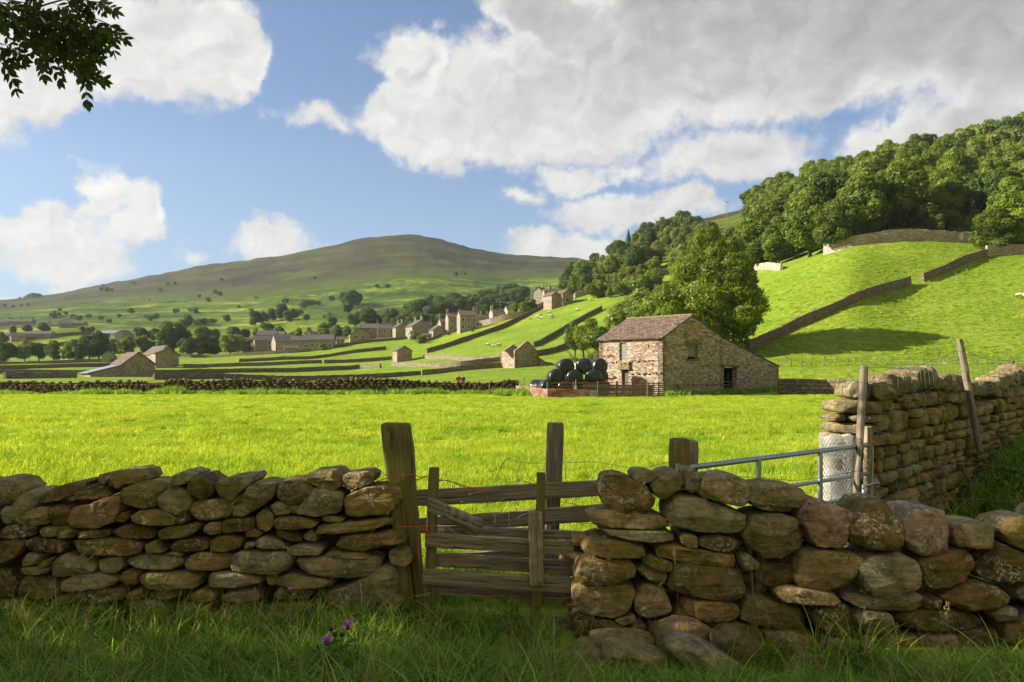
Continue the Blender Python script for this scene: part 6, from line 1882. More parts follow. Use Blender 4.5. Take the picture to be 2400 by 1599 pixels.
# ------------------------------------------------------------------ electricity poles and lines, hillside fence
def poles():
    tops = {}
    def pole(px, pyb, pyt, D, lab, bar=True):
        x, y, z = at(px, pyb, D, .06); zt = Z(pyt, y)
        rt = empty('electricity_pole', (x, y, z)); tag(rt, lab, 'electricity pole', 'wooden electricity poles')
        r = max(.13, .00022 * y)
        mb = MB(); mb.tube([(0, 0, -1), (0, 0, zt - z)], [r * 1.2, r * .8], 8); mb.obj('pole', M['rail'], rt)
        if bar:
            mb = MB(); mb.box((0, 0, zt - z - .5), (2.2, .14, .16), .3); mb.obj('crossarm', M['rail'], rt)
            for k in (-.95, 0, .95):
                mb = MB(); mb.tube([(k, k * .3, zt - z - .42), (k, k * .3, zt - z - .1)], .07, 6); mb.obj('insulator', M['window_dark'], rt)
        tops[px] = (x, y, zt - .3)
    pole(1703, 522, 472, 440, 'tall pole on the skyline in front of the grassy crest')
    pole(1400, 650, 598, 400, 'pole rising over the bushes at the edge of the big hill')
    pole(1389, 655, 616, 420, 'shorter pole just left of the one over the bushes')
    pole(1246, 745, 680, 345, 'pole beside the tall narrow chapel-like house')
    pole(1173, 742, 705, 352, 'pole in front of the pale cottage row', False)
    pole(1155, 755, 709, 350, 'thin pole left of the pale cottage row', False)
    pole(1009, 790, 748, 345, 'pole above the small cottage below the terrace', False)
    pole(885, 797, 757, 350, 'pole behind the bungalow', False)
    pole(696, 790, 746, 420, 'lone pole on the green slope above the low terrace')
    pole(2140, 395, 351, 360, 'pole poking out above the wood on the skyline')
    pole(118, 812, 797, 400, 'small pole in the far left field', False)
    pole(140, 790, 774, 480, 'small pole on the far left slope', False)
    pole(712, 800, 762, 345, 'thin pole rising behind the low terrace', False)
    def line(pa, pb, lab, sag=2.0):
        A = Vector(tops[pa]); B = Vector(tops[pb]); mid = (A + B) / 2
        rt = empty('power_line', mid); tag(rt, lab, 'power line')
        mb = MB()
        pts = []
        for k in range(17):
            t = k / 16; p = A.lerp(B, t); p.z -= sag * 4 * t * (1 - t); pts.append(tuple(p - mid))
        mb.tube(pts, .035, 4); mb.obj('cable', M['wire'], rt)
    line(1400, 1246, 'sagging power line from the chapel-like house up to the hill edge pole')
    line(1246, 1173, 'power line between the chapel-like house and the pale cottages')
    line(1155, 1009, 'power line over the tall terrace')
    line(1009, 885, 'power line over the large shaded gable')
    line(885, 712, 'power line above the bungalow and low terrace')
    # fence along the bank under the hillside
    xs = [1832, 1855, 1880, 1903, 1931, 1960, 1987, 2022, 2054, 2091, 2128, 2165, 2205, 2245, 2291, 2330, 2365, 2400, 2440]
    rt = empty('wire_fence', (X(2100, 93), 93, gz1(X(2100, 93), 93))); tag(rt, 'long post and wire fence along the bank at the foot of the bright hillside', 'fence')
    l = rt.location; tp = []
    for i, px in enumerate(xs):
        D = 94; x = X(px, D); z = gz1(x, D); h = 1.05 + .1 * math.sin(i * 2.1)
        mb = MB(); ln = .05 * math.sin(i * 3.3)
        mb.tube([(x - l.x, D - l.y, z - .2 - l.z), (x - l.x + ln, D - l.y, z + h - l.z)], .055, 6); mb.obj('post', M['greywood'], rt)
        tp.append((x - l.x, D - l.y, z - l.z))
    for k, hh in enumerate((.15, .35, .55, .75, .95)):
        mb = MB(); mb.tube([(a, b, c + hh) for a, b, c in tp], .012, 3); mb.obj('wire', M['wire'], rt)
    # a fire-scar stump behind the tall wall
    mb = MB(); rnd = random.Random(3)
    D = 30; x = X(2362, D); zc = Z(868, D)
    for k in range(9):
        a = k / 9 * 6.28; mb.tube([(.22 * math.cos(a), .22 * math.sin(a), -zc + 0), (.26 * math.cos(a), .26 * math.sin(a), rnd.uniform(-.05, .42))], [.16, .05], 6)
    o = mb.obj('tree_stump', M['bark'], None, loc=(x, D, zc)); tag(o, 'jagged reddish brown stump behind the tall wall', 'tree stump')
    # troughs on the hillside
    mb = MB()
poles()

# ------------------------------------------------------------------ trees
def quad_mesh(name, P, N, U, ln, wd, tint, mat, smooth=False):
    """many leaf cards: centre P, normal N, long axis U, half sizes ln / wd (arrays)"""
    n = len(P)
    V = np.cross(N, U)
    V /= np.linalg.norm(V, axis=1, keepdims=True) + 1e-9
    a = P - U * ln[:, None]; b = P + V * wd[:, None] - N * (wd * .25)[:, None]; c = P + U * ln[:, None]; d = P - V * wd[:, None] - N * (wd * .25)[:, None]
    co = np.stack([a, b, c, d], 1).reshape(-1, 3)
    me = bpy.data.meshes.new(name)
    me.vertices.add(n * 4); me.vertices.foreach_set('co', co.astype(np.float32).ravel())
    me.loops.add(n * 4); me.loops.foreach_set('vertex_index', np.arange(n * 4, dtype=np.int32))
    me.polygons.add(n); me.polygons.foreach_set('loop_start', (np.arange(n) * 4).astype(np.int32))
    me.update(calc_edges=True)
    at_ = me.attributes.new('tint', 'FLOAT', 'FACE'); at_.data.foreach_set('value', tint.astype(np.float32))
    if mat: me.materials.append(mat)
    return me
def crown_mesh(name, seed, RX, H, base, nl, n, size, mat, shape='round', shell=.8):
    r = np.random.default_rng(seed)
    if shape == 'conifer':
        t = r.random(n) ** .7; ang = r.random(n) * 2 * np.pi
        lay = np.floor(t * 11) / 11 * .6 + t * .4
        rad = RX * (1 - lay) * (.35 + .65 * r.random(n) ** .5) * (1 + .25 * np.sin(ang * 5 + np.floor(t * 11)))
        P = np.stack([rad * np.cos(ang), rad * np.sin(ang), base + H * t - rad * .25], 1)
        dirs = np.stack([np.cos(ang), np.sin(ang), .5 + 0 * ang], 1)
        tint = .3 * r.random(n) + .35
    else:
        cs = []; rs = []
        for k in range(nl):
            d = r.normal(size=3); d /= np.linalg.norm(d)
            q = (.45 + .35 * r.random())
            hz = d[2] * .5 + .5
            taper = {'round': 1.0, 'tall': .8, 'dome': 1.15 - .6 * hz ** 2, 'bush': 1.0}[shape]
            cs.append([d[0] * q * RX * taper, d[1] * q * RX * taper, base + H * (.5 + .5 * d[2] * (q + .08))])
            rs.append(RX * (.32 + .18 * r.random()) * min(1, (17 / nl) ** .5))
        cs.append([0, 0, base + H * .5]); rs.append(min(RX, H * .5) * .68)
        cs = np.array(cs); rs = np.array(rs)
        lt = r.random(len(rs))
        m = int(n * 2.4)
        wgt = rs ** 2; wgt /= wgt.sum()
        li = r.choice(len(rs), m, p=wgt)
        d = r.normal(size=(m, 3)); d[:, 2] += .25
        d /= np.linalg.norm(d, axis=1, keepdims=True)
        rr = rs[li] * (shell + (1.12 - shell) * r.random(m) ** 1.3)
        # ragged: clumps pushed in or out
        ph = cs[li] * 3.1
        rag = 1 + .14 * np.sin(d[:, 0] * 6 + ph[:, 0]) * np.sin(d[:, 1] * 7 + ph[:, 1]) + .10 * np.sin(d[:, 2] * 9 + ph[:, 2])
        P = cs[li] + d * (rr * rag)[:, None] * np.array([1, 1, .85])
        dist = np.min(np.linalg.norm((P[:, None, :] - cs[None]) * np.array([1, 1, 1 / .85]), axis=2) / rs[None], axis=1)
        keep = np.where(dist > .72)[0][:n]
        # a few leaves deeper in, so that gaps are not empty
        P = P[keep]; d = d[keep]; li = li[keep]; n = len(keep)
        dirs = d
        P[:, 2] = np.maximum(P[:, 2], base * .6 + .15)
        tint = .42 * lt[li] + .58 * r.random(n)
    N = dirs + r.normal(size=(n, 3)) * .38
    N /= np.linalg.norm(N, axis=1, keepdims=True)
    U = np.cross(N, r.normal(size=(n, 3))); U /= np.linalg.norm(U, axis=1, keepdims=True)
    U[:, 2] -= .35; U -= N * np.sum(U * N, axis=1, keepdims=True); U /= np.linalg.norm(U, axis=1, keepdims=True)
    s = size * (.6 + .8 * r.random(n))
    return quad_mesh(name, P, N, U, s, s * .62, tint, mat)
def trunk_mesh(name, seed, h, r0, spread, nb=6, top=.8):
    rnd = random.Random(seed); mb = MB()
    pts = [(0, 0, -.6)]; x = y = 0
    for k in range(1, 6):
        x += rnd.uniform(-.03, .03) * h; y += rnd.uniform(-.03, .03) * h; pts.append((x, y, h * top * k / 5))
    mb.tube(pts, [r0 * 1.35, r0, r0 * .85, r0 * .65, r0 * .45, r0 * .15], 8)
    for k in range(nb):
        t = rnd.uniform(.35, .85); i = int(t * 5); p = Vector(pts[i]); a = rnd.uniform(0, 6.28)
        q = p + Vector((math.cos(a) * spread * .6, math.sin(a) * spread * .6, h * .16)); e = q + Vector((math.cos(a) * spread * .35, math.sin(a) * spread * .35, h * .12))
        mb.tube([tuple(p), tuple((p + q) / 2 + Vector((0, 0, -.02 * h))), tuple(q), tuple(e)], [r0 * .5, r0 * .38, r0 * .25, r0 * .06], 5)
    me = mb.mesh(name, True); me.materials.append(M['bark'])
    return me
PROTO = {}
def protos():
    for k in range(4):
        PROTO['wood%d' % k] = (trunk_mesh('trunk', 10 + k, 12, .28, 3), crown_mesh('crown', 20 + k, 4.5, 11.6, .5, 36, 17000, .19, M['leaf_wood'], 'dome'), 12.3)
    for k in range(2):
        PROTO['dark%d' % k] = (trunk_mesh('trunk', 30 + k, 10, .25, 3), crown_mesh('crown', 33 + k, 4.6, 8.5, 1.0, 15, 8000, .25, M['leaf_dark'], 'round'), 9.8)
    for k in range(2):
        PROTO['light%d' % k] = (trunk_mesh('trunk', 40 + k, 9, .2, 3), crown_mesh('crown', 43 + k, 4.0, 7.8, 1.2, 18, 8000, .23, M['leaf_light'], 'round'), 9.2)
    for k in range(2):
        PROTO['bush%d' % k] = (trunk_mesh('trunk', 50 + k, 3, .12, 1), crown_mesh('crown', 53 + k, 2.6, 3.6, .1, 11, 3000, .17, M['leaf_dark' if k == 0 else 'leaf_wood'], 'bush'), 3.7)
    PROTO['conifer0'] = (trunk_mesh('trunk', 60, 12, .2, 1, 2), crown_mesh('crown', 61, 2.9, 11, .8, 0, 6000, .20, M['leaf_dark'], 'conifer'), 12)
    PROTO['slender0'] = (trunk_mesh('trunk', 70, 9, .16, 3.2, 8, .9), crown_mesh('crown', 71, 2.5, 6.0, 3.6, 11, 5200, .14, M['leaf_wood'], 'tall', .6), 9.6)
protos()
NPL = 0
def tree(kind, x, y, z, h, label, cat='tree', group=None, name='broadleaf_tree', wide=1.0):
    global NPL
    NPL += 1
    tm, cm, ph = PROTO[kind]
    rt = empty(name, (x, y, z - .1), (NPL * 2.399) % 6.283)
    s = h / ph; rt.scale = (s * wide, s * wide, s)
    tag(rt, label, cat, group)
    mesh_obj('trunk', tm, None, rt); mesh_obj('crown', cm, None, rt)
    return rt
def woods():
    rnd = random.Random(12)
    # lower and upper edges of the wood as depths along lines of sight
    pxs = [1385, 1450, 1500, 1560, 1620, 1700, 1750, 1800, 1850, 1900, 1960, 2050, 2130, 2220, 2300, 2360, 2500, 2700]
    low = [352, 345, 338, 320, 290, 238, 208, 190, 188, 180, 170, 176, 177, 180, 186, 168, 170, 175]
    upp = [425, 455, 475, 462, 420, 330, 380, 400, 400, 380, 350, 350, 340, 340, 335, 330, 320, 300]
    def low_gap(px, D): return False
    n = 0; placed = []
    cand = []
    for it in range(9000):
        px = rnd.uniform(1385, 2560); D = rnd.uniform(150, 480)
        lo = np.interp(px, pxs, low); hi = np.interp(px, pxs, upp)
        if D < lo or D > hi: continue
        cand.append((D, px))
    cand.sort()
    for D, px in cand:
        x = X(px, D); sp = 8.4 + (D - 170) * .017
        # thin out hidden middle ranks
        if px < 1640 and low_gap(px, D): continue
        if any((x - a) ** 2 + (D - b) ** 2 < sp * sp for a, b in placed): continue
        placed.append((x, D))
    placed = sorted(placed, key=lambda q: q[1])
    for x, D in placed[:]:
        px = 1200 + F * x / D
        z = gz1(x, D)
        h = rnd.uniform(11, 16.5) * (1 if px > 1750 else .8)
        if 1630 < px < 1760:
            h = min(h, max(3.0, (Z(515, D) - z) * .9))
        if px < 1640: h = min(h, rnd.uniform(9, 13))
        k = rnd.choice(['wood0', 'wood1', 'wood2', 'wood3', 'wood0', 'wood2', 'light0', 'dark0', 'wood3'])
        if px < 1700: k = rnd.choice(['wood0', 'wood1', 'light0', 'light1', 'wood3', 'dark0', 'dark1', 'light0'])
        lab, g = ('broadleaf tree in the wood covering the hillside above the pale walls', 'trees of the wood on the right hillside') if px > 1745 else \
                 ('broadleaf tree in the thin wood on the slope left of the big rounded tree', 'trees on the slope left of the big tree')
        tree(k, x, D, z, h * 1.08, lab, group=g, wide=rnd.uniform(.82, 1.12)); n += 1
    # bushes along the foot of the left slope wood
    for i in range(26):
        px = rnd.uniform(1400, 1540); x, y, z = at(px, rnd.uniform(640, 700) + (1540 - px) * .02, rnd.uniform(300, 345), .1)
        tree(rnd.choice(['light0', 'light1', 'bush1', 'wood1']), x, y, z, rnd.uniform(4, 7.5), 'yellow green scrub tree along the pale wall below the hillside wood', group='scrub along the pale wall', wide=1.1, name='scrub_tree')
    print('wood trees', n)
woods()
def T(px, pyb, hpx, D, kind, label, group=None, wide=1.0, tol=.1, cat='tree', name='broadleaf_tree'):
    x, y, z = at(px, pyb, D, tol)
    h = hpx * y / F
    return tree(kind, x, y, z, h, label, group=group, wide=wide, cat=cat, name=name)
def single_trees():
    # skyline individuals
    T(1473, 590, 55, 440, 'conifer0', 'dark pointed conifer standing out on the skyline of the slope', name='conifer_tree')
    T(1548, 560, 52, 430, 'slender0', 'feathery pale tree on the skyline right of the conifer', wide=1.3)
    T(1607, 552, 48, 425, 'dark0', 'dark spiky crowned tree on the skyline left of the grassy crest', wide=.8)
    # the big tree behind the barn
    rt = empty('sycamore_tree', (X(1668, 112), 112, gz1(X(1668, 112), 112) - .2), .4)
    tag(rt, 'huge rounded leafy tree standing immediately behind the barn', 'tree')
    z0 = rt.location.z; H = Z(533, 112) - z0
    mesh_obj('trunk', trunk_mesh('trunk', 5, H, .55, 5.0, 9, .7), None, rt)
    c = crown_mesh('crown', 77, 8.6, H * .93, 1.0, 70, 95000, .155, M['leaf_big'], 'dome', .84)
    mesh_obj('crown', c, None, rt)
    rt2 = empty('sycamore_tree', (X(1600, 121), 121, gz1(X(1600, 121), 121) - .2), 2.0)
    tag(rt2, 'lower leafy tree merging with the left side of the huge rounded tree', 'tree')
    mesh_obj('trunk', trunk_mesh('trunk', 6, 9, .35, 4.0, 7, .7), None, rt2)
    mesh_obj('crown', crown_mesh('crown', 78, 4.8, 11.5, 0.6, 22, 26000, .16, M['leaf_big'], 'dome', .84), None, rt2)
    # trees left of it
    T(1530, 828, 150, 150, 'wood1', 'mid green tree between the barn roof and the slender trees', wide=1.2)
    T(1488, 830, 145, 158, 'light1', 'loose pale green tree behind the left end of the barn roof', wide=1.2)
    T(1560, 800, 150, 165, 'light0', 'tall pale tree just left of the huge rounded tree, behind it', wide=1.1)
    T(1505, 770, 128, 190, 'light0', 'open crowned tree with bare limbs left of the big tree', wide=1.3)
    T(1455, 805, 100, 180, 'wood3', 'bushy tree rising behind the barn ridge end', wide=1.3)
    T(1402, 832, 118, 142, 'slender0', 'slender twin stemmed tree just left of the barn', wide=1.35)
    T(1372, 835, 120, 146, 'slender0', 'tall slender tree with an oval crown between the ruin and the barn', wide=1.3)
    T(1345, 838, 112, 150, 'slender0', 'thin leaning tree with a wispy crown, leftmost by the barn', wide=.9)
    T(1412, 842, 60, 135, 'light0', 'low bushy growth under the slender trees', wide=1.2)
    T(1352, 846, 26, 146, 'bush1', 'low scrub bush at the foot of the thin leaning tree', name='bush', cat='bush', wide=1.4)
    T(1740, 650, 40, 190, 'bush0', 'dark bush at the right foot of the big tree, under the pale rubble wall', name='bush', cat='bush', wide=1.4)
    T(1755, 640, 60, 195, 'dark1', 'dark low tree beside the broken rubble wall', wide=1.2)
    T(2190, 556, 62, 172, 'light1', 'reddish bush leaning over the pale wall below the wood', wide=.8)
    T(2335, 592, 120, 164, 'wood2', 'tree overhanging the end of the pale wall at the right', wide=1.35)
    T(2385, 590, 150, 162, 'wood1', 'dark tree overhanging the pale wall at the right edge', wide=1.4)
    # village and valley floor
    V = [
        (15, 850, 40, 'dark0'), (58, 848, 44, 'light0'), (92, 847, 36, 'dark1'), (125, 848, 44, 'wood0'), (160, 847, 40, 'wood1'), (190, 846, 42, 'dark0'), (232, 842, 62, 'wood2'), (210, 846, 50, 'dark1'),
        (268, 836, 40, 'light1'), (296, 836, 46, 'wood3'), (340, 834, 40, 'light0'), (402, 832, 62, 'dark0'), (438, 836, 38, 'dark1'), (468, 836, 48, 'wood0'), (500, 836, 44, 'wood2'), (541, 834, 48, 'light1'), (574, 822, 30, 'light0'),
    ]
    names = {'dark0': 'dense dark', 'dark1': 'dark spreading', 'light0': 'pale green', 'light1': 'yellowish green', 'wood0': 'mid green', 'wood1': 'mid green', 'wood2': 'deep green', 'wood3': 'deep green'}
    for i, (px, pyb, h, k) in enumerate(V):
        T(px, pyb, h * 1.2, 300, k, names[k] + ' tree in the row along the valley floor on the left', 'row of trees on the left valley floor: ' + names[k], wide=1.1)
    T(406, 824, 60, 330, 'dark1', 'biggest round dark tree of the valley floor, behind the large left barn', wide=1.25)
    W = [(331, 796, 28, 'dark0'), (362, 796, 26, 'dark1'), (392, 776, 26, 'dark0'), (478, 793, 30, 'dark1'), (505, 792, 28, 'wood0'), (551, 784, 30, 'dark0'), (575, 796, 22, 'dark1'), (600, 790, 22, 'wood1'), (628, 789, 28, 'dark0'), (655, 800, 32, 'wood2'), (640, 795, 20, 'dark1'),
         (700, 796, 24, 'wood0'), (725, 797, 26, 'wood1'), (757, 797, 38, 'wood2'), (790, 796, 32, 'wood3'), (812, 794, 26, 'wood0'), (778, 770, 22, 'dark0'), (832, 768, 30, 'dark1'), (868, 772, 40, 'dark0'), (915, 768, 36, 'dark0'), (950, 768, 30, 'dark1'), (890, 770, 26, 'wood0'), (935, 772, 26, 'dark1'),
         (838, 790, 20, 'light0'), (680, 800, 18, 'wood1'), (585, 812, 16, 'light1'), (103, 758, 22, 'dark0'), (30, 770, 14, 'dark1'), (193, 760, 12, 'dark0'), (205, 758, 12, 'wood0'), (215, 760, 12, 'dark1'), (65, 780, 18, 'dark0'), (30, 775, 20, 'wood0'), (5, 788, 26, 'wood1')]
    for px, pyb, h, k in W:
        T(px, pyb, h * 1.25, 390 if pyb > 780 else 460, k, 'dark tree among the village houses and lower hill fields', 'trees in and behind the village', wide=1.1)
    # bushes by the village walls
    for px, pyb, h in ((755, 822, 16), (828, 800, 20), (972, 800, 26), (988, 806, 22), (1005, 782, 16), (1105, 778, 12), (1078, 779, 14), (1050, 786, 10)):
        T(px, pyb, h, 315, 'light0', 'garden bush beside the village houses', 'garden bushes', wide=1.2, name='bush', cat='bush')
    for px, pyb, h, k in ((1215, 740, 34, 'light1'), (1237, 735, 38, 'light0'), (1252, 730, 22, 'wood1'), (1205, 742, 26, 'wood0'), (1325, 705, 34, 'light1'), (1310, 706, 28, 'wood1')):
        T(px, pyb, h, 335, k, 'rounded bushy tree above the retaining wall', 'bushy trees above the retaining wall', wide=1.2)
    for px, pyb, h, k in ((1340, 670, 62, 'dark0'), (1362, 668, 66, 'wood2'), (1385, 672, 56, 'dark1'), (1322, 640, 34, 'dark0'), (1350, 640, 40, 'dark1'), (1372, 640, 42, 'dark0'), (1395, 650, 50, 'wood0'), (1368, 690, 50, 'wood1'), (1345, 690, 44, 'wood0'), (1410, 668, 50, 'light1'), (1425, 660, 52, 'light0')):
        T(px, pyb, h, 370, k, 'dark tree in the clump at the left foot of the hillside wood', 'trees at the left foot of the hillside wood', wide=1.0, tol=.2)
    # the copse on the hill behind the village
    rnd = random.Random(44)
    for i in range(48):
        t = rnd.random(); px = 965 + 255 * t; pyb = 765 - 60 * t + rnd.uniform(-26, 22)
        if px > 1195: pyb = min(pyb, 715)
        T(px, pyb, rnd.uniform(30, 44), 560, rnd.choice(['dark0', 'dark1', 'dark0']), 'dark tree of the copse on the hill slope above the village', 'copse on the hill above the village', tol=.3, wide=1.25, name='copse_tree')
    for px, pyb, h in ((1180, 690, 30), (1197, 688, 28), (1150, 700, 24), (1213, 705, 26)):
        T(px, pyb, h, 620, 'dark0', 'dark tree of the copse on the hill slope above the village', 'copse on the hill above the village', tol=.3, wide=1.2, name='copse_tree')
    # scattered thorn trees and bushes on the big hill: px, base, height
    S = [(820, 722, 40, 'dark0'), (806, 716, 30, 'dark1'), (838, 718, 30, 'dark0'), (815, 736, 24, 'dark1'), (776, 704, 12, 0), (668, 712, 16, 0), (590, 731, 10, 0), (715, 722, 22, 0), (730, 718, 16, 0), (745, 716, 14, 0), (770, 740, 10, 0), (883, 674, 10, 0), (908, 676, 11, 0), (1068, 650, 14, 'dark1'),
         (530, 754, 18, 0), (598, 764, 34, 'dark0'), (612, 762, 30, 'dark1'), (640, 752, 28, 'dark0'), (660, 752, 38, 'dark1'), (675, 756, 28, 'dark0'), (690, 750, 24, 'dark1'), (702, 740, 16, 0), (640, 742, 20, 0), (720, 750, 14, 0), (430, 768, 22, 0), (443, 764, 26, 'dark0'), (463, 764, 20, 0), (478, 762, 18, 0), (497, 760, 16, 0), (418, 770, 20, 0),
         (351, 752, 14, 0), (366, 749, 16, 0), (306, 735, 14, 0), (412, 734, 12, 0), (447, 731, 10, 0), (456, 735, 16, 0), (280, 744, 9, 0), (256, 757, 10, 0), (236, 751, 12, 0), (207, 746, 12, 0), (185, 752, 16, 0), (172, 748, 12, 0), (125, 745, 14, 0), (138, 742, 12, 0), (127, 734, 8, 0), (154, 738, 9, 0), (140, 729, 8, 0),
         (467, 698, 8, 0), (487, 708, 12, 0), (505, 688, 10, 0), (515, 694, 11, 0), (392, 669, 9, 0), (410, 667, 8, 0), (375, 683, 9, 0), (238, 682, 10, 0), (250, 684, 12, 0), (262, 682, 8, 0), (312, 667, 9, 0), (242, 670, 6, 0), (519, 658, 7, 0), (738, 655, 8, 0), (30, 718, 8, 0), (50, 712, 7, 0), (66, 710, 7, 0), (10, 720, 9, 0),
         (560, 722, 8, 0), (340, 745, 6, 0), (760, 745, 8, 0), (625, 755, 22, 0), (350, 705, 5, 0), (600, 700, 5, 0), (860, 762, 16, 0), (1090, 645, 6, 0)]
    for px, pyb, h, k in S:
        kk = k if k else ('bush0' if (px * 7 + h) % 3 else 'bush1')
        D = 620 if pyb > 725 else (800 if pyb > 690 else 1050)
        T(px, pyb, h * (1.05 if k else .9), D, kk, 'small dark thorn tree scattered on the big hill', 'thorn trees and bushes scattered on the big hill', tol=.4, wide=.95, name='thorn_tree')
    for px, h in ((70, 9), (76, 11), (84, 11), (90, 9), (58, 5), (47, 4)):
        T(px, 699 + (76 - px) * .05, h, 1600, 'bush0', 'tiny wind bent tree on the far left skyline', 'trees on the far left skyline', tol=.1, wide=1.4, name='thorn_tree')
single_trees()

# ------------------------------------------------------------------ the ash tree by the lane, whose shade falls on the wall
def ash():
    rnd = random.Random(21); r = np.random.default_rng(5)
    rt = empty('ash_tree', (-10.5, 3.2, 0)); tag(rt, 'ash tree whose leafy branch hangs into the top left corner', 'tree')
    mb = MB()
    mb.tube([(0, 0, -.3), (.1, .05, 1.5), (0, .1, 3.5), (.2, 0, 6), (.1, .2, 9), (0, 0, 12)], [.48, .38, .34, .27, .18, .05], 14)
    O = Vector(rt.location)
    def W(px, py, D): return Vector((X(px, D), D, Z(py, D))) - O
    # the limb that reaches the picture
    mb.tube([(0, .1, 3.6), (2.2, 1.4, 4.2), (4.4, 2.4, 4.75), tuple(W(-60, 22, 6.0))], [.13, .10, .06, .026], 8)
    for k in range(9):
        a = rnd.uniform(0, 6.28); h = 3 + k * .9; L = rnd.uniform(2.5, 4)
        mb.tube([(0, 0, h), (math.cos(a) * L * .5, math.sin(a) * L * .5, h + .7), (math.cos(a) * L, math.sin(a) * L, h + 1.2)], [.12, .08, .02], 6)
    tr = mb.obj('trunk', M['bark'], rt, smooth=True)
    # visible twigs, in the picture
    z6 = .17
    tw = [
        [(-60, 22), (30, 20), (60, 28), (95, 38), (130, 42), (170, 43), (205, 40), (235, 48), (262, 60)],
        [(10, 24), (30, 38), (48, 75), (70, 105), (100, 128), (130, 145), (160, 150), (190, 160), (205, 178)],
        [(12, 25), (45, 42), (70, 55), (100, 58), (125, 54), (150, 66), (175, 80)],
        [(60, 28), (110, 10), (160, -4), (200, 2), (240, 6)], [(95, 38), (120, 70), (150, 95), (190, 98), (215, 90)], [(48, 75), (75, 78), (100, 85), (125, 95)],
        [(130, 42), (170, 60), (205, 70), (245, 80)], [(-60, 60), (-10, 68), (15, 78)], [(-60, 95), (-10, 98), (12, 106)], [(-60, 130), (0, 138), (18, 146)], [(-40, 0), (0, -6), (40, 4), (75, 8)],
        [(100, 128), (130, 118), (160, 122), (185, 130)], [(150, 66), (180, 90), (192, 120)],
    ]
    br = MB(); leafP = []; leafU = []; leafN = []; ll = []
    def leaflet(base, d, ln):
        d = d.normalized(); side = d.cross(Vector((0, 1, 0)))
        if side.length < .1: side = Vector((1, 0, 0))
        n = d.cross(side).normalized()
        n = (n + Vector((rnd.uniform(-.7, .7), rnd.uniform(-.7, .7), rnd.uniform(-.7, .7)))).normalized()
        n = (n - d * n.dot(d)).normalized()
        leafP.append(base + d * ln * .5); leafU.append(d); leafN.append(n); ll.append(ln * .5)
    def frond(base, d, L):
        """one pinnate ash leaf: a rachis with paired leaflets"""
        d = d.normalized(); pts = [base + d * L * k / 4 + Vector((0, 0, -.05 * L * (k / 4) ** 2 * 4)) for k in range(5)]
        br.tube([tuple(p) for p in pts], [.0022, .002, .0018, .0014, .001], 4)
        side = d.cross(Vector((rnd.uniform(-.3, .3), 1, rnd.uniform(-.3, .3)))).normalized()
        for k in range(1, 5):
            for sg in (-1, 1):
                leaflet(pts[k], d * .7 + side * sg * .8 + Vector((0, rnd.uniform(-.3, .3), -.35)), rnd.uniform(.06, .085))
        leaflet(pts[4], d + Vector((0, 0, -.4)), .085)
    for ti, t in enumerate(tw):
        D0 = 6.0 + rnd.uniform(-.25, .25)
        V = [W(a, b, D0 if i else 6.0) for i, (a, b) in enumerate(t)]
        r0 = .016 if ti < 2 else .009
        br.tube([tuple(v) for v in V], [max(.0025, r0 * (1 - i / len(V))) for i in range(len(V))], 6)
        for i in range(1, len(V)):
            for rep in range(3 if ti < 7 else 2):
                s = rnd.random(); p = V[i - 1].lerp(V[i], s); d = (V[i] - V[i - 1]).normalized()
                if ti in (1,) and i < 4 and rnd.random() < .75: continue
                dd = d * .7 + Vector((rnd.uniform(-.5, .7), rnd.uniform(-.9, .9), rnd.uniform(-1.0, .45)))
                frond(p, dd, rnd.uniform(.12, .20))
    b = br.obj('twigs', M['bark'], rt, smooth=True)
    P = np.array([tuple(v) for v in leafP]); N = np.array([tuple(v) for v in leafN]); U = np.array([tuple(v) for v in leafU]); ln = np.array(ll)
    # leaflets with a pointed outline: six sided
    Vv = np.cross(N, U); n = len(P); wd = ln * .42
    ring = [(-1, 0), (-.45, .8), (.25, .95), (1, 0), (.25, -.95), (-.45, -.8)]
    co = np.stack([P + U * (ln * a)[:, None] + Vv * (wd * b_)[:, None] - N * (abs(b_) * wd * -.25)[:, None] for a, b_ in ring], 1).reshape(-1, 3)
    me = bpy.data.meshes.new('leaves'); me.from_pydata([tuple(c) for c in co], [], [tuple(range(i * 6, i * 6 + 6)) for i in range(n)])
    a_ = me.attributes.new('tint', 'FLOAT', 'FACE'); a_.data.foreach_set('value', r.random(n).astype(np.float32))
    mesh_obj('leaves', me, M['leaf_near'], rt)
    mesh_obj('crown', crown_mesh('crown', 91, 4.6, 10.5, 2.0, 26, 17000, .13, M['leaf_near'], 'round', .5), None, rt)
    # further lane-side trees to the left
    for k, (x, y, h) in enumerate(((-19.5, 1.0, 12), (-29, 2.5, 12), (-18.5, -7.5, 13), (-30, -7, 13))):
        cm = PROTO['wood%d' % (k % 4)]
        tree('wood%d' % (k % 4), x, y, 0, h, 'tree beside the lane to the left of the view', group='lane side trees out of view', wide=1.1)
ash()

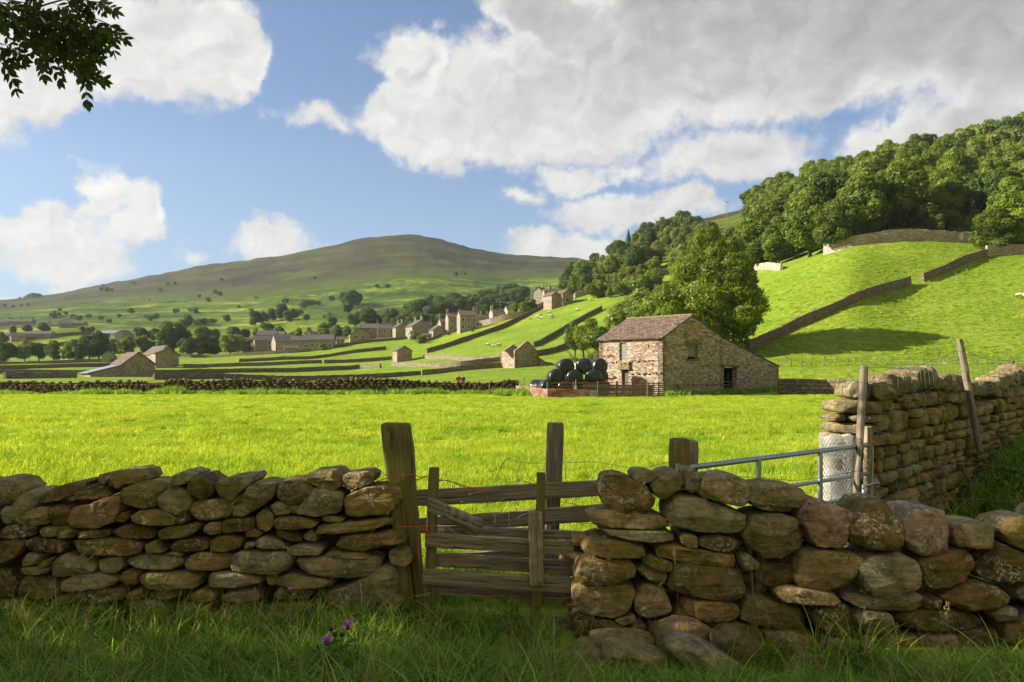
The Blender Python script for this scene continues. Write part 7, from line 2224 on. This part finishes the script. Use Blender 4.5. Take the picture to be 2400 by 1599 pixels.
# ------------------------------------------------------------------ grass
def blade_tuft(name, seed, nb, h, spread, wid, droop, mat, seg=3, hv=.4, lean=None):
    r = random.Random(seed); vs = []; fs = []; tints = []
    for b in range(nb):
        a = r.uniform(0, 6.28); rad = spread * math.sqrt(r.random()); bx, by = rad * math.cos(a), rad * math.sin(a)
        hh = h * r.uniform(1 - hv, 1 + hv * .6); az = r.uniform(0, 6.28) if lean is None else lean + r.gauss(0, .8)
        dr = droop * r.uniform(.3, 1.3) * hh; w_ = wid * r.uniform(.7, 1.3)
        dx, dy = math.cos(az), math.sin(az); px_, py_ = -dy, dx
        tw = r.uniform(-.6, .6); px_, py_ = px_ * math.cos(tw) - py_ * math.sin(tw), px_ * math.sin(tw) + py_ * math.cos(tw)
        o = len(vs)
        for k in range(seg + 1):
            t = k / seg
            z = hh * (t - .35 * droop * t ** 2.5 * 1.2); off = dr * t ** 1.9
            ww = w_ * (1 - t) ** .7 if k < seg else 0
            c = (bx + dx * off, by + dy * off, z)
            if k < seg: vs += [(c[0] - px_ * ww, c[1] - py_ * ww, c[2]), (c[0] + px_ * ww, c[1] + py_ * ww, c[2])]
            else: vs.append(c)
        for k in range(seg - 1): fs.append((o + 2 * k, o + 2 * k + 1, o + 2 * k + 3, o + 2 * k + 2))
        fs.append((o + 2 * (seg - 1), o + 2 * (seg - 1) + 1, o + 2 * seg))
        tints += [r.random()] * seg
    me = bpy.data.meshes.new(name); me.from_pydata(vs, [], fs)
    a_ = me.attributes.new('tint', 'FLOAT', 'FACE'); a_.data.foreach_set('value', np.array(tints, dtype=np.float32))
    me.materials.append(mat)
    return bpy.data.objects.new(name, me)
def herb_tuft(name, seed, n, h, mat, size=.03):
    r = np.random.default_rng(seed)
    t = r.random(n); ang = r.random(n) * 6.28; rad = h * .55 * r.random(n) ** .5
    P = np.stack([rad * np.cos(ang), rad * np.sin(ang), .02 + h * t * (1 - .4 * (rad / (h * .55)) ** 2)], 1)
    N = np.stack([np.cos(ang) * .5, np.sin(ang) * .5, np.ones(n)], 1) + r.normal(size=(n, 3)) * .45
    N /= np.linalg.norm(N, axis=1, keepdims=True)
    U = np.stack([np.cos(ang), np.sin(ang), 0 * ang], 1); U -= N * np.sum(U * N, 1, keepdims=True); U /= np.linalg.norm(U, axis=1, keepdims=True)
    s = size * (.5 + r.random(n))
    me = quad_mesh(name, P, N, U, s, s * .5, r.random(n), mat)
    return bpy.data.objects.new(name, me)
def scatter(name, pts, rot, scl, idx, protos, label=None):
    """one object; geometry nodes place a tuft on each point"""
    me = bpy.data.meshes.new(name); me.vertices.add(len(pts)); me.vertices.foreach_set('co', np.asarray(pts, dtype=np.float32).ravel())
    for nm, arr, ty in (('rotz', rot, 'FLOAT'), ('scl', scl, 'FLOAT'), ('idx', idx, 'INT')):
        a = me.attributes.new(nm, ty, 'POINT'); a.data.foreach_set('value', np.asarray(arr, dtype=np.float32 if ty == 'FLOAT' else np.int32))
    o = bpy.data.objects.new(name, me); COL.objects.link(o)
    tag(o, label, None, None, 'stuff')
    ng = bpy.data.node_groups.new(name, 'GeometryNodeTree')
    ng.interface.new_socket('Geometry', in_out='INPUT', socket_type='NodeSocketGeometry'); ng.interface.new_socket('Geometry', in_out='OUTPUT', socket_type='NodeSocketGeometry')
    gi = ng.nodes.new('NodeGroupInput'); go = ng.nodes.new('NodeGroupOutput')
    iop = ng.nodes.new('GeometryNodeInstanceOnPoints'); iop.inputs['Pick Instance'].default_value = True
    g2i = ng.nodes.new('GeometryNodeGeometryToInstance')
    for p in reversed(protos):
        oi = ng.nodes.new('GeometryNodeObjectInfo'); oi.inputs[0].default_value = p; oi.inputs['As Instance'].default_value = False
        ng.links.new(oi.outputs['Geometry'], g2i.inputs[0])
    def na(nm, ty):
        n = ng.nodes.new('GeometryNodeInputNamedAttribute'); n.data_type = ty; n.inputs[0].default_value = nm; return n.outputs['Attribute']
    cx = ng.nodes.new('ShaderNodeCombineXYZ'); ng.links.new(na('rotz', 'FLOAT'), cx.inputs[2])
    ng.links.new(gi.outputs[0], iop.inputs['Points']); ng.links.new(g2i.outputs[0], iop.inputs['Instance'])
    ng.links.new(na('idx', 'INT'), iop.inputs['Instance Index']); ng.links.new(cx.outputs[0], iop.inputs['Rotation']); ng.links.new(na('scl', 'FLOAT'), iop.inputs['Scale'])
    ng.links.new(iop.outputs[0], go.inputs[0])
    md = o.modifiers.new('scatter', 'NODES'); md.node_group = ng
    return o
def in_front_of_wall(x, y):
    return None
def grass():
    r = np.random.default_rng(3)
    fp = [blade_tuft('grass_tuft', 100 + k, 34, .13, .14, .0042, .75, M['gr_field'], 2, .5) for k in range(4)]
    fp += [blade_tuft('grass_tuft', 110 + k, 46, .20, .22, .008, .8, M['gr_field'], 2, .5) for k in range(3)]
    # meadow: even ground cover, finer near, coarser far
    P = []; S = []; I = []
    def fill(y0, y1, dens, lo, hi, sc0, ok=None):
        n = int((y1 - y0) * (y0 + y1) * .70 * dens)
        y = np.sqrt(r.uniform(y0 ** 2, y1 ** 2, n)); x = r.uniform(-.72, .72, n) * y
        wallx = 3.75 + (y - 8.3) * .89
        keep = (x < wallx - .2) | (y > 34)
        keep &= ~((x > 12.67 - (y - 67) * .95 - .2) & (y > 66.5) & (x < 12.67 + (y - 67) * 1.08 + 8))
        x, y = x[keep], y[keep]
        z = gz(x, y)
        pat = fbm(x, y, 3.2, 50, 4); s = sc0 * (.55 + .95 * pat) * r.uniform(.75, 1.25, len(x))
        P.append(np.stack([x, y, z - .005], 1)); S.append(s); I.append(r.integers(lo, hi, len(x)))
    fill(6.6, 12, 42, 0, 4, 1.35); fill(12, 22, 20, 0, 4, 1.45); fill(22, 40, 9, 4, 7, 1.0); fill(40, 71.0, 5.5, 4, 7, .72)
    pts = np.concatenate(P); sc_ = np.concatenate(S); ii = np.concatenate(I)
    scatter('meadow_grass', pts, r.uniform(0, 6.28, len(pts)), sc_, ii, fp, 'bright sunlit grass of the meadow')
    print('meadow', len(pts))
    # ranker grass at the foot of the long wall and round the barn, and taller clumps in the meadow edge
    fp2 = [blade_tuft('grass_clump', 130 + k, 60, .42, .35, .014, .45, M['gr_verge'], 3, .5) for k in range(4)]
    x = r.uniform(X(-250, 71), X(1215, 71), 620); y = 71.4 - np.abs(r.normal(0, .5, 620)) + .6 * np.sin(x * .06)
    x2 = r.uniform(12.6, 27, 260); y2 = 66.6 + (x2 - 12.67) * .953 - np.abs(r.normal(.35, .5, 260)); 
    x3 = r.uniform(X(1830, 74), X(2050, 74), 120); y3 = 73.6 - np.abs(r.normal(0, .5, 120))
    x4 = r.uniform(X(1160, 66), X(1290, 66), 120); y4 = r.uniform(66, 71, 120)
    x = np.concatenate([x, x2, x3, x4]); y = np.concatenate([y, y2, y3, y4]); n = len(x)
    scatter('rank_grass', np.stack([x, y, gz(x, y)], 1), r.uniform(0, 6.28, n), r.uniform(.5, 1.1, n) * (.5 + 1.2 * fbm(x, y, 2.5, 44, 3) ** 1.5 * 1.6), r.integers(0, 4, n), fp2, 'taller dark grass along the foot of the far wall and barn')
    # verge in front of the walls
    vp = [blade_tuft('verge_tuft', 200 + k, 34, .34, .10, .0040, .95, M['gr_verge'], 6, .45, lean=None) for k in range(5)]
    vp += [blade_tuft('verge_tuft', 210 + k, 16, .50, .08, .0048, .85, M['gr_verge'], 7, .4) for k in range(3)]
    vp += [herb_tuft('herb', 220, 70, .22, M['herb'], .028), herb_tuft('herb', 221, 110, .18, M['herb'], .016)]
    vp += [blade_tuft('dry_tuft', 230, 5, .55, .10, .0022, .5, M['gr_dry'], 6, .4)]
    n = 8600
    y = r.uniform(3.5, 5.95, n); x = r.uniform(-1, 1, n) * (y * .88 + .6)
    # heights: low before the gap and in front of the tumbled stones
    edge = np.where(x < -1.0, 5.9, np.where(x < .5, 5.85, 5.35))
    keep = (y < edge) & ~((x > .3) & (x < 2.3) & (y > 4.45) & (r.random(n) < .62)); x, y = x[keep], y[keep]; n = len(x)
    s = (.62 + .55 * fbm(x, y, .8, 60, 3)) * r.uniform(.75, 1.25, n)
    s *= np.where((x > .35) & (y > 4.75), .68, 1.0) * np.interp(y, [4.6, 5.5], [1.0, .55])
    idx = r.choice([0, 1, 2, 3, 4, 5, 6, 7, 8, 9, 10], n, p=[.13, .13, .12, .12, .12, .05, .05, .05, .09, .09, .05])
    s = np.where(np.isin(idx, [5, 6, 7, 10]) & ~((x > .3) & (y > 4.5)), np.maximum(s, r.uniform(.65, 1.0, n)), s)
    s *= np.where((x > .3) & (x < 2.4) & (y > 4.5), .72, 1.0)
    s *= np.where((x > -.75) & (x < .5) & (y > 5.15), .6, 1.0)
    scatter('verge_grass', np.stack([x, y, gz(x, y) - .01], 1), r.uniform(0, 6.28, n), s, idx, vp, 'long tangled green grass in front of the walls')
    # tall tangled clumps against the foot of the wall
    n = 420; x = r.uniform(-4.0, 3.7, n); y = np.where(x < .45, 5.85, 5.25) - np.abs(r.normal(0, .16, n)); k_ = (fbm(x, y * 0, .7, 71, 2) > .42); x, y = x[k_], y[k_]; n = len(x)
    scatter('wall_foot_grass', np.stack([x, y, gz(x, y) - .01], 1), r.uniform(0, 6.28, n), r.uniform(.4, .95, n), r.choice([0, 1, 2, 3, 4, 5, 6, 7, 8, 9], n), vp[:10], 'tall grass and weeds climbing against the near walls')
    # behind the gap and behind the near walls: short strip
    n = 900; y = r.uniform(6.5, 8.0, n); x = r.uniform(-5, 3.2, n)
    scatter('wall_back_grass', np.stack([x, y, gz(x, y) - .01], 1), r.uniform(0, 6.28, n), r.uniform(.4, .8, n), r.integers(0, 5, n), vp[:5] , 'grass just behind the near walls')
    # bank below the tall wall
    n = 3600; a = r.uniform(-3.5, 15, n); off = r.uniform(.35, 5.5, n) 
    x = 3.75 + a * .665 + off * .747; y = 8.3 + a * .747 - off * .665
    dens = (off < 3.6) | (a > 3) | (r.random(n) < .5); keep = (y > 6.4) & dens & ~((a < 2.0) & (off < .9)); x, y = x[keep], y[keep]; n = len(x)
    scatter('bank_grass', np.stack([x, y, gz(x, y) - .01], 1), r.uniform(0, 6.28, n), r.uniform(.8, 1.35, n) * (.7 + .6 * fbm(x, y, 1.5, 61, 3)), r.choice([0, 1, 2, 3, 4, 8, 9], n), [vp[i] for i in (0, 1, 2, 3, 4, 5, 6, 7, 8, 9)], 'lush dark grass on the bank under the tall wall')
    # hillside tussocks, coarse, to roughen the nearer slope
    hp = [blade_tuft('hill_tuft', 240 + k, 40, .38, .5, .03, .8, M['gr_field'], 2, .5) for k in range(3)]
    px = r.uniform(1740, 2500, 3200); D = r.uniform(95, 168, 3200) ; x = (px - 1200) * D / F
    lim = np.interp(px, [1740, 1850, 1960, 2130, 2300, 2500], [200, 180, 166, 162, 166, 158]); k_ = D < lim; x, D = x[k_], D[k_]; n = len(x)
    scatter('hillside_tussocks', np.stack([x, D, gz(x, D)], 1), r.uniform(0, 6.28, n), r.uniform(.35, 1.0, n), r.choice([0, 1, 2], n, p=[.15, .45, .4]), hp, 'rough tussocks on the bright hillside')
grass()

# ------------------------------------------------------------------ flowers and seeding stalks
def stalk(px0, py0, px1, py1, D, bend, label, group, headlen=.10, r=.0023, style='spike', D1=None):
    A = Vector((X(px0, D), D, Z(py0, D))); D1 = D1 or D; B = Vector((X(px1, D1), D1, Z(py1, D1)))
    rt = empty('grass_stalk', (A.x, A.y, A.z)); tag(rt, label, 'grass stalk', group)
    mid = (A + B) / 2 + Vector((bend, 0, abs(bend) * .4)) - A; E = B - A
    pts = []
    for k in range(13):
        t = k / 12; pts.append(tuple(Vector((0, 0, 0)) * (1 - t) ** 2 + mid * 2 * t * (1 - t) + E * t * t))
    mb = MB(); mb.tube(pts, [r * (1 - .5 * k / 12) for k in range(13)], 5, tint=.5); mb.obj('stem', M['gr_dry'], rt, smooth=True)
    d = (Vector(pts[-1]) - Vector(pts[-2])).normalized()
    rnd = random.Random(px1 * 3 + py1)
    P = []; N = []; U = []; s = []
    for k in range(46):
        t = rnd.random(); p = Vector(pts[-1]) + d * headlen * t + Vector((rnd.gauss(0, 1), rnd.gauss(0, 1), rnd.gauss(0, 1) - t * .8)) * (.0045 if style == 'spike' else .016 * (1 - t * .6))
        P.append(tuple(p)); u = (d + Vector((rnd.gauss(0, .35), rnd.gauss(0, .35), rnd.gauss(0, .35)))).normalized(); U.append(tuple(u))
        n = u.cross(Vector((rnd.gauss(0, 1), rnd.gauss(0, 1), rnd.gauss(0, 1)))).normalized(); N.append(tuple(n)); s.append(rnd.uniform(.006, .012))
    s = np.array(s); me = quad_mesh('seed_head', np.array(P), np.array(N), np.array(U), s, s * .45, np.random.default_rng(1).random(len(s)), M['gr_dry'])
    mesh_obj('seed_head', me, None, rt)
def flowers():
    L = [(0, 1520, 178, 1320, 5.35, .05, 'thin dry stalk leaning right across the left end of the left wall'), (40, 1470, 212, 1308, 5.5, .02, 'second dry stalk rising to the right near the left edge'),
         (392, 1490, 535, 1205, 5.4, .04, 'reddish dry stalk leaning right over the middle of the left wall'), (700, 1440, 905, 1208, 5.5, .03, 'long dry stalk leaning right across the big end boulder'),
         (820, 1440, 975, 1398, 5.5, .05, 'low dry stalk arching towards the foot of the tall post'), (190, 1560, 200, 1470, 4.9, .0, 'short upright seeding stalk in the left verge'), (350, 1570, 385, 1465, 4.9, .02, 'seeding stalk leaning right in the left verge'),
         (1345, 1590, 1420, 1333, 5.0, .03, 'tall pale seeding stalk left of the right wall'), (1378, 1599, 1530, 1400, 4.8, .06, 'thick pale arching stalk in front of the right wall'), (1240, 1475, 1380, 1388, 5.2, .02, 'dry stalk bowed to the right below the hurdle'),
         (1385, 1480, 1412, 1290, 5.3, .0, 'slim seed stalk upright against the grey flat stone'), (1600, 1560, 1582, 1320, 5.2, .0, 'slim hanging seed stalk in front of the lichened block'), (1730, 1540, 1760, 1440, 5.1, .02, 'fine stalk before the broken brown stone'),
         (2065, 1590, 2095, 1500, 4.9, .02, 'pink brown seed plume leaning right in the right verge'), (2005, 1500, 2030, 1390, 5.1, .03, 'pale curled seed head before the flat lichened stone'), (2040, 1590, 2035, 1530, 4.8, 0, 'short plume beside the pink brown one'),
         (2180, 1560, 2215, 1445, 5.0, .02, 'thin reddish stalk by the mossy slab'), (1085, 1560, 1120, 1440, 5.0, -.03, 'thin stalk in front of the hurdle foot'), (930, 1590, 1010, 1500, 4.8, .03, 'fallen straw stalk before the gap')]
    for a in L: stalk(*a, group='seeding grass stalks in the verge', style='spike' if a[0] < 2000 else 'plume')
    # the airy dead umbel against the right wall
    rt = empty('seeding_plant', (X(1770, 5.35), 5.35, 0)); tag(rt, 'dry brown airy seeding plant growing against the right wall', 'wild plant')
    mb = MB(); rnd = random.Random(6); P = []
    for k in range(26):
        a = rnd.uniform(-.16, .16); b = rnd.uniform(-.1, .1); h = rnd.uniform(.55, .92)
        q = Vector((a * 1.0, b, h)); mb.tube([(rnd.gauss(0, .008), 0, 0), (a * .3, b * .3, h * .6), tuple(q)], [.0009, .0008, .0005], 4)
        for j in range(10): P.append(tuple(q + Vector((rnd.gauss(0, .028), rnd.gauss(0, .028), rnd.gauss(-.02, .035)))))
    mb.obj('stem', M['gr_dry'], rt)
    r = np.random.default_rng(2); P = np.array(P); n = len(P); N = r.normal(size=(n, 3)); N /= np.linalg.norm(N, axis=1, keepdims=True); U = np.cross(N, r.normal(size=(n, 3))); U /= np.linalg.norm(U, axis=1, keepdims=True)
    s = r.uniform(.002, .005, n); mesh_obj('seed_head', quad_mesh('seed_head', P, N, U, s, s * .7, r.random(n), M['budbrown']), None, rt)
    # knapweed
    def knap(px, py, D, bloom, label, group='knapweed in the verge'):
        rt = empty('knapweed', (X(px, D) - .04, D, 0)); tag(rt, label, 'wild flower', group)
        rnd = random.Random(px); top = Vector((.04, 0, Z(py, D)))
        mb = MB(); mb.tube([(0, 0, 0), (.02, .01, top.z * .5), tuple(top)], [.0035, .003, .0022], 6)
        for k in range(4):
            h = top.z * (.3 + .15 * k); sg = 1 if k % 2 else -1
            mb.add([(0.01, 0, h), (.01 + sg * .05, .015, h + .035), (.01 + sg * .10, 0, h + .03), (.01 + sg * .05, -.015, h + .02)], [(0, 1, 2, 3)])
        mb.obj('stem', M['herb'], rt)
        mb = MB(); rings = [(0, -.014), (.010, -.010), (.0135, 0), (.012, .010), (.007, .015), (0, .016)]
        v = []; f = []; n = 12
        for (rr, zz) in rings[1:-1]:
            for k in range(n): v.append((top.x + rr * math.cos(6.283 * k / n), rr * math.sin(6.283 * k / n), top.z + zz))
        for j in range(len(rings) - 3):
            for k in range(n): f.append((j * n + k, j * n + (k + 1) % n, (j + 1) * n + (k + 1) % n, (j + 1) * n + k))
        f.append(tuple(range(n))[::-1]); f.append(tuple((len(rings) - 3) * n + k for k in range(n)))
        mb.add(v, f); mb.obj('bud', M['budbrown'], rt, smooth=True)
        if bloom:
            mb = MB()
            for k in range(70):
                a = rnd.uniform(0, 6.283); el_ = rnd.uniform(-.1, 1.2); L_ = .030 * bloom * rnd.uniform(.7, 1.1)
                d = Vector((math.cos(a) * math.cos(el_), math.sin(a) * math.cos(el_), math.sin(el_)))
                b = top + Vector((0, 0, .012)); e = b + d * L_; sd_ = d.cross(Vector((0, 0, 1)))
                if sd_.length < .1: sd_ = Vector((1, 0, 0))
                sd_ = sd_.normalized() * .0024
                mb.add([tuple(b), tuple(b + d * L_ * .6 - sd_), tuple(e), tuple(b + d * L_ * .6 + sd_)], [(0, 1, 2, 3)])
            mb.obj('petals', M['purple'], rt)
    for a in ((816, 1472, 4.7, 1.45, 'upper of the two bright purple knapweed flowers in the verge'), (766, 1508, 4.6, 1.45, 'lower left bright purple knapweed flower of the pair'), (872, 1588, 4.5, 1.45, 'purple knapweed flower at the very bottom edge'),
              (680, 1388, 5.3, .8, 'small pink knapweed flower high against the left wall'), (886, 1415, 5.0, 0, 'brown knapweed bud before the end boulder'), (776, 1475, 4.7, 0, 'brown bud left of the upper purple flower'),
              (785, 1488, 4.65, 0, 'small brown bud between the two purple flowers'), (802, 1488, 4.68, 0, 'brown bud under the upper purple flower'), (748, 1516, 4.55, 0, 'brown bud left of the lower purple flower'),
              (772, 1551, 4.5, 0, 'low brown bud below the lower purple flower'), (684, 1550, 4.6, 0, 'small brown bud in the grass to the left'), (923, 1577, 4.5, 0, 'brown bud right of the bottom purple flower'), (805, 1574, 4.5, 0, 'tiny brown bud near the bottom edge'), (1505, 1572, 4.6, 0, 'withered reddish bud before the right wall stones')):
        knap(*a)
flowers()

# ------------------------------------------------------------------ haze
def haze():
    x0, x1, y0, y1, zt = -3500, 3500, -600, 3300, 900
    allz = TBL.min()
    me = bpy.data.meshes.new('haze')
    z0 = -420.0
    v = [(x0, y0, z0), (x1, y0, z0), (x1, y1, z0), (x0, y1, z0), (x0, y0, zt), (x1, y0, zt), (x1, y1, zt), (x0, y1, zt)]
    me.from_pydata(v, [], [(0, 3, 2, 1), (4, 5, 6, 7), (0, 1, 5, 4), (1, 2, 6, 5), (2, 3, 7, 6), (3, 0, 4, 7)])
    m = bpy.data.materials.new('haze_air'); m.use_nodes = True; t = NT(m.node_tree); t.n.clear(); out = t.new('ShaderNodeOutputMaterial')
    p = t.new('ShaderNodeVolumePrincipled'); p.inputs['Color'].default_value = (0.80, 0.88, 1.0, 1); p.inputs['Density'].default_value = HAZE
    p.inputs['Anisotropy'].default_value = 0.2
    t.link(p.outputs[0], out.inputs['Volume'])
    o = mesh_obj('haze', me, m); tag(o, kind='stuff')
HAZE = 0.00008
haze()
